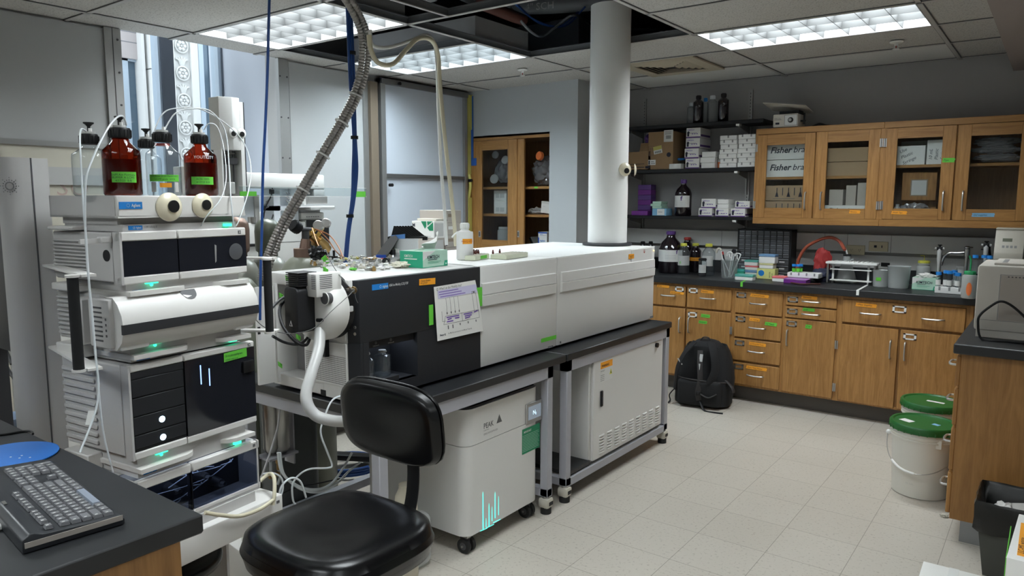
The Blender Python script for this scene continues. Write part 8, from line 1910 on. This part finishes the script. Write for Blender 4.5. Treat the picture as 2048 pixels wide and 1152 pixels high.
# wash bottle
p = tz(931,521); R = pxw(p,34)/2; h = pxw(p,522-448)
r = bottle('wash_bottle','white squeeze bottle with orange label and side spout on the spectrometer',p.x-R*.6,p.y+R*.6,ZS,R,h,R*.45,R*.52,h*.17,'squeeze','bright_white',shoulder=.70,lab=(h*.44,h*.58,cdir(p)-15,cdir(p)+58),labk='tape_orange',labtxt=[('MilliQ H2O',cdir(p)+20,h*.485,.013,'cap_red',0)])
m = MB(); m.tube([(-.01,-.0,h*.78),(-.022,-.035,h*.74),(-.03,-.062,h*.62)],.004,8,'squeeze',sub=3); part('spout',m,r)
# vial trays
def vialtray(label,px0,py0,px1,py1,d,k,lab=False,vials=(),rows=5,cols=10,grp=None):
    A = tz(px0,py0); B = tz(px1,py1); u = (B-A); w = u.length; u.normalize(); r = thing('vial_tray',label,'vial tray',(A.x,A.y,ZS),math.atan2(u.y,u.x),'vial trays')
    m = MB(); m.box(0,0,0,w,d,.024,'vial_cream',bev=.002,seg=1)
    part('tray_body',m,r)
    m = MB()
    for i in range(cols):
        for j in range(rows): m.lathe([(.0045,.0),(.0062,.0012),(.0062,-.0)],(w*(i+.5)/cols,d*(j+.5)/rows,.0242),10,'beige')
    part('well_rims',m,r)
    if lab: m = MB(); m.box(w*.35,-.001,.004,w*.8,.0002,.020,'tape_green'); part('tape_label',m,r)
    inv = RM[r.name].inverted();
    for n_,(i,j) in enumerate(vials):
        c = inv @ Vector((w*(i+.5)/cols,d*(j+.5)/rows,.0245)); m = MB(); m.lathe([(.0055,0),(.0055,.012),(.003,.016),(.004,.017),(.004,.021)],(0,0,0),12,'vial_amber');
        o = solo('amber_vial',m,grp[n_] if isinstance(grp,list) else grp,'vial','amber vials in the trays',tuple(c),world=False)
    return r
vialtray('cream vial tray filled with amber vials, green tape on its front',951,522,979,517,.085,'vial_cream',True,[(i,j) for i in range(1,9) for j in range(2,5) if (i+j) % 2 or j == 4],grp='amber vial standing in the nearly full cream tray beside the wash bottle')
vialtray('nearly empty cream vial tray right of the full one',1013,520,1056,514,.095,'vial_cream',False,[(0,4),(3,4)],grp=['single amber vial at the left corner of the nearly empty tray','single amber vial in the middle of the nearly empty tray'])
# grey tub with black slotted funnel lid
p = tz(809,518); R = pxw(p,50)/2; u1 = pxw(p,1)
ru = Vector((_r.x,_r.y,0)).normalized(); rv = Vector((-ru.y,ru.x,0))
r = thing('slotted_dispenser','pale plastic tub with black slotted sloping top behind the tissue box','dispenser',tuple(Vector((p.x,p.y,ZS))+rv*R*.9))
m = MB(); m.lathe([(R*.95,0),(R,.01),(R,35*u1),(R*1.03,36*u1),(R*1.03,40*u1)],(0,0,0),36,'light_frost'); part('tub',m,r,ang=60)
m = MB(); T = Matrix(((ru.x,rv.x,0,0),(ru.y,rv.y,0,0),(0,0,1,40*u1))); T.resize_4x4(); m.T = T
A_ = lambda a: a*u1
m.box(A_(-33),-A_(12),0,A_(40),A_(12),A_(4),'black_plastic',bev=.001,seg=1); m.box(A_(-36),-A_(5),-A_(6),A_(-27),A_(5),A_(3),'black_plastic',bev=.001,seg=1); m.box(A_(34),-A_(5),-A_(4),A_(44),A_(5),A_(3),'black_plastic',bev=.001,seg=1)
m.prism([(A_(-28),A_(3)),(A_(33),A_(3)),(A_(2),A_(22)),(A_(-22),A_(24))],A_(4),A_(12),'y','black_plastic')
for i in range(7): q_ = A_(-22+i*5.2); m.prism([(q_-A_(6),A_(3)),(q_+A_(31),A_(3)),(q_+A_(3),A_(25)),(q_,A_(25))],A_(-12+i*2.4),A_(-11+i*2.4),'y','black_plastic')
part('slotted_top',m,r,'black slotted top')
# cartons behind (on a shelf beyond the spectrometer): stand on the far side bench
zc = ZT
YJ = None
XJ = -3.15
r = thing('side_cabinet','low grey cabinet behind the spectrometer carrying cartons','cabinet',(-3.2,3.55,0)); m = MB(); m.box(-3.50,3.10,0.0,-2.93,4.2,1.20,'light_grey',bev=.005,seg=1); part('cabinet',m,r,world=True)
def wbox(name,label,px0,py0,px1,py1,X,d,k,deco=None,group=None,cat='carton'):
    """box whose +X face spans the two pixels"""
    a,b = gx(px0,py0,X),gx(px1,py1,X); w = b.y-a.y; h = b.z-a.z
    r = thing(name,label,cat,(X,a.y,a.z),PI/2,group); m = MB(); m.box(0,0,0,w,d,h,k,bev=.002,seg=1); part('box_body',m,r)
    if deco: m = MB(); deco(m,w,d,h); part('printing',m,r)
    return r,w,h
def settle(r,z): r.location.z = z
def merck(m,w,d,h):
    m.text('M',(.006,-.0008,h*.66),X_,Z_,h*.3,'ink',bold=.03); m.text('Millipore',(.008,-.0008,h*.45),X_,Z_,h*.09,'print_grey'); m.text('MultiScreen',(w*.62,-.0008,h*.08),X_,Z_,h*.09,'print_grey')
    m.prism([(w*.42,h),(w*.66,h),(w*.66,h*.70),(w*.60,h*.55)],-.001,.0003,'y','merck_green'); m.prism([(w*.70,h*.62),(w*.96,h*.95),(w*.96,h*.45),(w*.80,h*.44)],-.001,.0003,'y','merck_green'); m.prism([(w*.69,h),(w*.94,h),(w*.72,h*.74)],-.001,.0003,'y','merck_green')
    m.box(w-.0003,.008,.01,w+.0008,d-.01,h-.012,'light_grey')
mz = gx(830,475,-3.0).z
def sbox(name,label,px0,py0,px1,py1,px2,k,deco=None,zb=None):
    """box whose south face spans the first two pixels and whose east face runs on to px2"""
    Y0 = 3.33; a,b = gy(px0,py0,Y0),gy(px1,py1,Y0); w = b.x-a.x; z0 = zb if zb is not None else a.z; h = b.z-z0; d = gx(px2,py0,b.x).y-Y0
    r = thing(name,label,'carton',((a.x+b.x)/2,Y0,z0)); m = MB(); m.box(-w/2,0,0,w/2,d,h,k,bev=.002,seg=1); m.box(w/2-.0002,.01,.01,w/2+.0006,d-.01,h-.012,'light_grey'); part('box_body',m,r)
    if deco: m = MB(); m.T = Matrix.Translation((-w/2,0,0)); deco(m,w,d,h); part('printing',m,r)
    return r,b.z
r0,zt_ = sbox('carton','grey carton under the white and green one behind the slotted dispenser',826,510,868,477,889,'carton_grey',zb=1.2005)
r1,zt2 = sbox('carton','white carton with green leaf pattern and large M behind the slotted dispenser',824,476,868,443,889,'paper',merck,zb=zt_+.001)
m = MB(); m.box(-3.27,3.36,zt2+.001,-3.105,3.45,zt2+.016,'beige',bev=.002,seg=1); solo('carton',m,'flat beige carton lying on top of the white and green carton','carton',loc=(-3.18,3.4,zt2))
for i in range(4):
    zt0 = 1.2005+i*.078; r2 = thing('carton','grey-brown carton behind the hoses, %s of the stack of four' % ('lowest','second','third','topmost')[i],'carton',(-3.10,gx(889,470,-3.10).y+.006,zt0),PI/2,'grey-brown cartons behind the hoses')
    m = MB(); m.box(0,0,0,.155,.22,.0775,'carton_grey',bev=.002,seg=1); part('box_body',m,r2); m = MB(); m.box(.03,-.0008,.035,.10,.0,.055,'label_white' if i == 2 else 'tan_frame'); m.box(.005,-.0008,.01,.02,0,.02,'ink'); part('printing',m,r2)
# tilted rack
p = tz(758,520); u1 = pxw(p,1); p = p+rv*.04; m = MB(); T = Matrix(((ru.x,rv.x,0,p.x),(ru.y,rv.y,0,p.y),(0,0,1,ZS))); T.resize_4x4(); m.T = T
m.prism([(A_(a),A_(b)) for a,b in ((-7,0),(-7,10),(12,36),(22,46),(30,48),(36,40),(24,22),(10,2),(10,0))],.0,.16,'y','alu_dark')
m.prism([(A_(a),A_(b)) for a,b in ((20,47),(48,50),(48,36),(38,34),(30,40))],.03,.17,'y','blue_rack'); m.box(A_(-8),-.012,0,A_(12),.0,A_(9),'cap_blue',bev=.001,seg=1); m.box(A_(-7),-.016,0,A_(9),-.0125,A_(3),'pink')
m.T = None; solo('tilted_rack',m,'tilted grey rack with bright blue edge behind the fittings','rack',loc=tuple(p))
# scattered fittings
rnd = random.Random(12)
def fit(kind,px,py,k,label,ang=None,s=1.0):
    c = tz(px,py); a = rnd.uniform(0,PI) if ang is None else ang; d = Vector((math.cos(a),math.sin(a),0)); s_ = Vector((-d.y,d.x,0)); m = MB(); z = ZS
    if kind == 'union': m.cyl(c+Z_*.005*s-d*.012*s,c+Z_*.005*s+d*.012*s,.0035*s,m=k,seg=10); m.cyl(c+Z_*.005*s-d*.004*s,c+Z_*.005*s+d*.004*s,.005*s,m=k,seg=6)
    if kind == 'nut': m.cyl(c,c+Z_*.009*s,.006*s,m=k,seg=6); m.cyl(c+Z_*.009*s,c+Z_*.014*s,.0035*s,m=k,seg=10)
    if kind == 'tee': m.cyl(c+Z_*.005-d*.014,c+Z_*.005+d*.014,.004,m=k,seg=8); m.cyl(c+Z_*.005,c+Z_*.005+s_*.013,.004,m=k,seg=8)
    if kind == 'bag':
        m = crumple((c.x,c.y,ZS+.005),.018,.014,.006,k,rnd.randint(1,999),amp=.4)
    for v in m.v: v.z = max(v.z,ZS+.0002)
    return solo({'union': 'tube_union','nut': 'tube_nut','tee': 'tee_fitting','bag': 'small_bag'}[kind],m,label,{'union': 'fitting','nut': 'fitting','tee': 'fitting','bag': 'small bag'}[kind],{'union': 'small unions in the heap of fittings','nut': 'small nuts in the heap of fittings','tee': 'small tees in the heap of fittings','bag': 'small parts bags in the heap'}[kind],(c.x,c.y,ZS))
for i in range(104):
    t = rnd.random(); px = 625+t*160+rnd.uniform(-4,4); lo = 518+.06*(px-625); py = rnd.uniform(514+.02*(px-625),534+.09*(px-625)-max(0,px-745)*.25)
    kd = rnd.choice(['union','union','nut','tee']); k = rnd.choice(['steel','steel','brass','brushed','beige','beige','light_grey','vial_cream','bright_white'])
    fit(kd,px,py,k,{'union': 'small metal tube union lying among the fittings on the spectrometer','nut': 'small hex nut lying among the fittings on the spectrometer','tee': 'small tee fitting lying among the fittings on the spectrometer'}[kd],s=1.5)
for (px,py,k,lb) in ((712,519,'tape_yellow','yellow parts bag lying in the heap of fittings'),(690,520,'tape_yellow','second yellowish parts bag left in the heap of fittings'),(706,541,'tape_green','green taped bag at the front of the heap of fittings'),(740,540,'frosted','clear parts bag right of the green one'),(762,536,'film','clear film bag at the right end of the fittings')):
    fit('bag',px,py,k,lb)
m = MB(); c = tz(690,522); c.x -= .12; m.cyl((c.x,c.y,ZS),(c.x,c.y,ZS+.012),.022,m='black_plastic',seg=10); m.box(c.x-.035,c.y-.012,ZS+.012,c.x+.035,c.y+.012,ZS+.018,'black_plastic'); m.cyl((c.x+.015,c.y+.02,ZS+.015),(c.x+.015,c.y+.02,ZS+.045),.006,m='black_plastic'); m.box(c.x-.01,c.y-.05,ZS+.006,c.x+.008,c.y+.05,ZS+.014,'black_plastic')
solo('black_knob_part',m,'black plastic knob assembly behind the fittings, left of the bottle rack','knob',loc=tuple(c))
m = MB(); a,b = tz(775,528),tz(800,520); d = (b-a).normalized(); m.cyl(a+Z_*.014,b+Z_*.014,.009,m='chrome'); m.cyl(a-d*.035+Z_*.016,a-d*.005+Z_*.016,.016,m='black_plastic',seg=14); m.cyl(a-d*.005+Z_*.015,a+d*.01+Z_*.015,.012,m='bronze_cap'); m.cyl(b+Z_*.014,b+d*.03+Z_*.014,.012,m='brushed',seg=6); solo('knobbed_rod',m,'chrome rod with black knob lying across the fittings','rod',loc=tuple(a))
m = MB(); a = tz(785,520)+Vector((-.05,.03,0)); m.tube([a+Z_*.01,a+Vector((-.02,.03,.04)),a+Vector((-.0,.06,.06)),a+Vector((.02,.075,.075))],.012,10,'beige'); m.box(a.x-.01,a.y+.0,ZS+.02,a.x+.02,a.y+.02,ZS+.045,'black_plastic'); m.box(a.x-.0,a.y+.03,ZS+.03,a.x+.03,a.y+.06,ZS+.05,'bright_white'); solo('hose_fitting',m,'pale curved hose piece with black and white fittings beside the tilted rack','fitting',loc=tuple(a))
c = tz(800,537); m = crumple((c.x-.02,c.y+.02,ZS+.012),.045,.026,.014,'cream_wipe',81,amp=.5)
for v in m.v: v.z = max(v.z,ZS+.0002)
solo('folded_wipe',m,'cream crumpled wipe in front of the tissue box','wipe',loc=(c.x,c.y,ZS))
# ================================================================== UNDER THE CARTS
def gr(px,py,X): return gx(px,py,X)
r = thing('vacuum_pump_tower','dark grey tall cylinder-like cabinet under the left end of the cart','cabinet',(-3.05,2.35,0)); r['label'] = 'tall dark grey cabinet standing behind the drain hose under the cart'
ya_,yb_ = gx(568,900,-2.80).y,gx(660,900,-2.80).y; m = MB(); m.prism(rrect(-3.018,ya_,-2.862,yb_,.05),.0,.70,'z','dark_cab',bev=.004); part('housing',m,r,world=True)
XFc = -2.78
r = thing('gas_purifier','steel gas purifier canisters with brass fittings hanging under the cart end','gas purifier',(XFc,1.95,.2))
for i,(px,w) in enumerate(((538,.034),(556,.044))):
    a = gr(px,790,XFc); b = gr(px,905,XFc); m = MB(); m.lathe([(w*.7,0),(w,.02),(w,a.z-b.z-.02),(w*.8,a.z-b.z)],(XFc,a.y,b.z),28,'steel'); m.cyl((XFc,a.y,a.z),(XFc,a.y,a.z+.03),.016,m='brushed')
    part('canister',m,r,world=True)
m = MB(); a = gr(556,905,XFc); m.box(XFc-.05,a.y-.08,a.z-.012,XFc+.05,a.y+.075,a.z-.002,'grey_cart'); m.box(XFc-.05,a.y+.07,a.z-.07,XFc+.02,a.y+.078,.703,'grey_cart'); part('bracket',m,r,world=True)
m = MB(); m.cyl((XFc,a.y+.0,a.z-.012),(XFc,a.y,a.z-.05),.013,m='brass',seg=6); m.cyl((XFc,a.y,a.z-.05),(XFc,a.y,a.z-.08),.009,m='brass'); m.cyl((XFc,a.y-.05,a.z-.10),(XFc,a.y+.0,a.z-.10),.012,m='brass',seg=6); m.tube([(XFc,a.y,a.z-.08),(XFc,a.y+.005,a.z-.12),(XFc,a.y-.01,a.z-.15)],.006,8,'clear_tube'); m.tube([(XFc,a.y-.04,a.z-.012),(XFc,a.y-.042,a.z-.10)],.006,8,'clear_tube'); part('brass_fittings',m,r,'brass fittings',world=True)
T1 = -2.45
def tb(pts,X=T1): return [gx(x,y,X) for x,y in pts]
cable('white_tubing','pair of pale tubes drooping in a wide loop behind the chair seat, left',tb([(556,905),(562,940),(580,962),(610,977),(640,978),(665,965),(690,930),(704,905)]),.0055,'clear_tube','tube','pale tubes under the cart')
cable('white_tubing','second pale tube nested under the wide loop behind the chair seat',tb([(560,905),(566,945),(586,968),(612,982),(642,983),(672,968),(700,940),(720,925)]),.0055,'clear_tube','tube','pale tubes under the cart')
cable('white_tubing','thin pale tube falling from the cart top past the drain hose',tb([(694,790),(665,800),(645,845),(642,870),(655,905),(664,930),(655,936),(620,938),(598,950),(585,970),(586,1000),(592,1010)],-2.1),.0035,'clear_tube','tube','pale tubes under the cart')
cable('white_tubing','thin pale tube making a small arch left of the chair seat',tb([(555,1005),(562,975),(575,960),(588,956),(602,965),(612,995)],-2.0),.0035,'clear_tube','tube','pale tubes under the cart')
cable('white_tubing','thin pale tube from the trolley tray curling beside the white arch tube',tb([(525,948),(545,946),(562,955),(566,975),(560,995),(553,1002)],-2.0),.003,'clear_tube','tube','pale tubes under the cart')
cable('black_tubing','thin black cable sagging across the dark cabinet',tb([(540,1000),(590,976),(640,966),(690,955)],-2.6),.003,'black_plastic')
cable('grey_tube','grey tube running down past the steel canisters',tb([(560,800),(556,850),(545,890),(530,935),(518,965)],-2.6),.0045,'grey_metal','tube')
def coil(name,label,cx,cy,z,R,k,n=3,cat='hose'):
    m = MB(); P = []
    for i in range(n*14+1): a = 2*PI*i/14; P.append((cx+R*(1+.05*math.sin(i*.9))*math.cos(a),cy+R*.9*(1+.05*math.cos(i*.7))*math.sin(a),z+.012*(i/14)))
    m.tube(P,.0075,8,k,sub=2); return solo(name,m,label,cat,loc=(cx,cy,z))
c = gz(695,935,.04); coil('coiled_blue_hose','coil of dark blue hose on the floor under the cart',c.x-.05,c.y+.05,.01,.17,'blue_hose',4)
m = MB(); a = gz(665,915,.06); m.T = Matrix.Translation((a.x,a.y,.055)) @ Matrix.Rotation(.9,4,'Z') @ Matrix.Rotation(.15,4,'Y'); m.box(0,-.04,0,.26,.04,.035,'black_plastic',bev=.008); m.T = None; solo('power_strip',m,'black power block lying over the blue hose coil','power strip',loc=(a.x,a.y,.05))
c = gz(745,1000,.15)
r = thing('waste_jug','squat translucent jug with yellowish liquid and white tube on the floor under the cart','jug',(-2.33,2.02,0));
m = MB(); m.box(-2.50,1.88,0,-2.08,2.22,.24,'frosted',bev=.04,seg=4); part('jug_body',m,r,world=True); m = MB(); m.lathe([(.035,0),(.035,.03)],(-2.30,2.05,.235),20,'tape_yellow'); m.tube([(-2.30,2.05,.27),(-2.25,2.03,.29),(-2.17,2.02,.27),(-2.13,2.0,.20)],.013,10,'translucent'); part('jug_cap',m,r,world=True)
p = gz(815,1100,0); m = MB(); m.lathe([(.07,0),(.075,.02),(.075,.24),(.05,.30),(.03,.33),(.03,.35)],(-2.16,2.28-.14+.03,0),28,'translucent');
m = MB(); jy = gx(812,1000,-2.09).y; m.lathe([(.045,0),(.048,.02),(.048,.30),(.045,.36),(.03,.39),(.03,.41)],(-2.09,jy,0),28,'jug_cream'); solo('tall_jug',m,'tall cream plastic jug on the floor between cart leg and gas generator','jug',loc=(-2.09,jy,0))
# box and stool under the trolley tray
r = thing('white_box','white box with cut corner low under the trolley tray','box',(-2.05,1.30,0))
pb0 = gz(530,1140,.06);
m = MB(); pts = [gz(455,1085,.30),gz(530,1140,.30),gz(592,1085,.30),gz(540,1045,.30)]
m.prism([(q.x,q.y) for q in pts],.142,.30,'z','lc_white',bev=.006); part('box_body',m,r,world=True)
m = MB(); c = (pts[0]+pts[2])/2; m.box(c.x-.06,c.y-.05,.30,c.x+.05,c.y+.04,.335,'lc_white',bev=.01); m.cyl((c.x-.02,c.y,.335),(c.x-.02,c.y,.36),.006,m='black_plastic'); part('box_lid',m,r,world=True)
r = thing('black_stool','round black stool with pale legs under the trolley tray','stool',(-2.13,1.09,0))
m = MB(); c = Vector((-2.11,1.06,0)); m.lathe([(.13,.455),(.155,.462),(.16,.48),(.155,.495),(.14,.502),(.0001,.504)],c,40,'vinyl'); part('seat',m,r,world=True,ang=60)
for q_ in range(4):
    a = q_*PI/2+PI/4; m = MB(); m.tube([c+Vector((math.cos(a)*.10,math.sin(a)*.10,.455)),c+Vector((math.cos(a)*.17,math.sin(a)*.17,0.0))],.012,10,'jug_cream',smooth=False); part('leg',m,r,world=True)
# left border: dark machine, cables, black chair behind the desk
r = thing('side_monitor','dark monitor back cut by the left border behind the trolley post','monitor',(-2.75,.8,.95)); a = gy(0,440,.86); b = gy(14,700,.86)
m = MB(); m.box(a.x-.45,.85,b.z-.0,a.x+.035,.93,a.z,'charcoal',bev=.01); m.box(a.x-.26,.87,.30,a.x-.18,.91,b.z,'charcoal'); m.box(a.x-.35,.80,.0,a.x-.10,1.0,.30,'charcoal',bev=.01); part('housing',m,r,world=True)
for i,pts in enumerate(([(-8,560),(2,600),(-2,640),(8,690),(24,728)],[(-10,640),(0,690),(14,735),(30,758)])):
    cable('black_cable',['upper black cable hanging at the left border behind the trolley post','lower black cable hanging at the left border behind the trolley post'][i],[gy(x,y,1.02) for x,y in pts],.007,'black_plastic')
r = thing('black_office_chair','black office chair back seen behind the desk at the left border','chair',(-2.95,1.15,0)); c = gy(12,830,1.15)
m = MB(); m.T = Matrix.Translation((c.x-.06,1.2,c.z-.06)) @ Matrix.Rotation(-.35,4,'Y'); b = cushion(.34,.34,.08,'vinyl',corner=3,n=14); m.bm(b,'chair_grey'); m.T = None; part('seat',m,r,world=True,ang=80)
m = MB(); m.cyl((c.x-.06,1.2,.08),(c.x-.06,1.2,c.z-.09),.022,m='black_plastic'); m.tube([(c.x-.2,1.32,c.z-.02),(c.x-.0,1.36,c.z+.03),(c.x+.06,1.30,c.z+.04)],.012,8,'black_plastic'); part('column',m,r,world=True)
for q_ in range(5): a = q_*2*PI/5; m = MB(); m.tube([(c.x-.06,1.2,.09),(c.x-.06+.24*math.cos(a),1.2+.24*math.sin(a),.03)],.02,8,'black_plastic',smooth=False); part('leg',m,r,world=True)
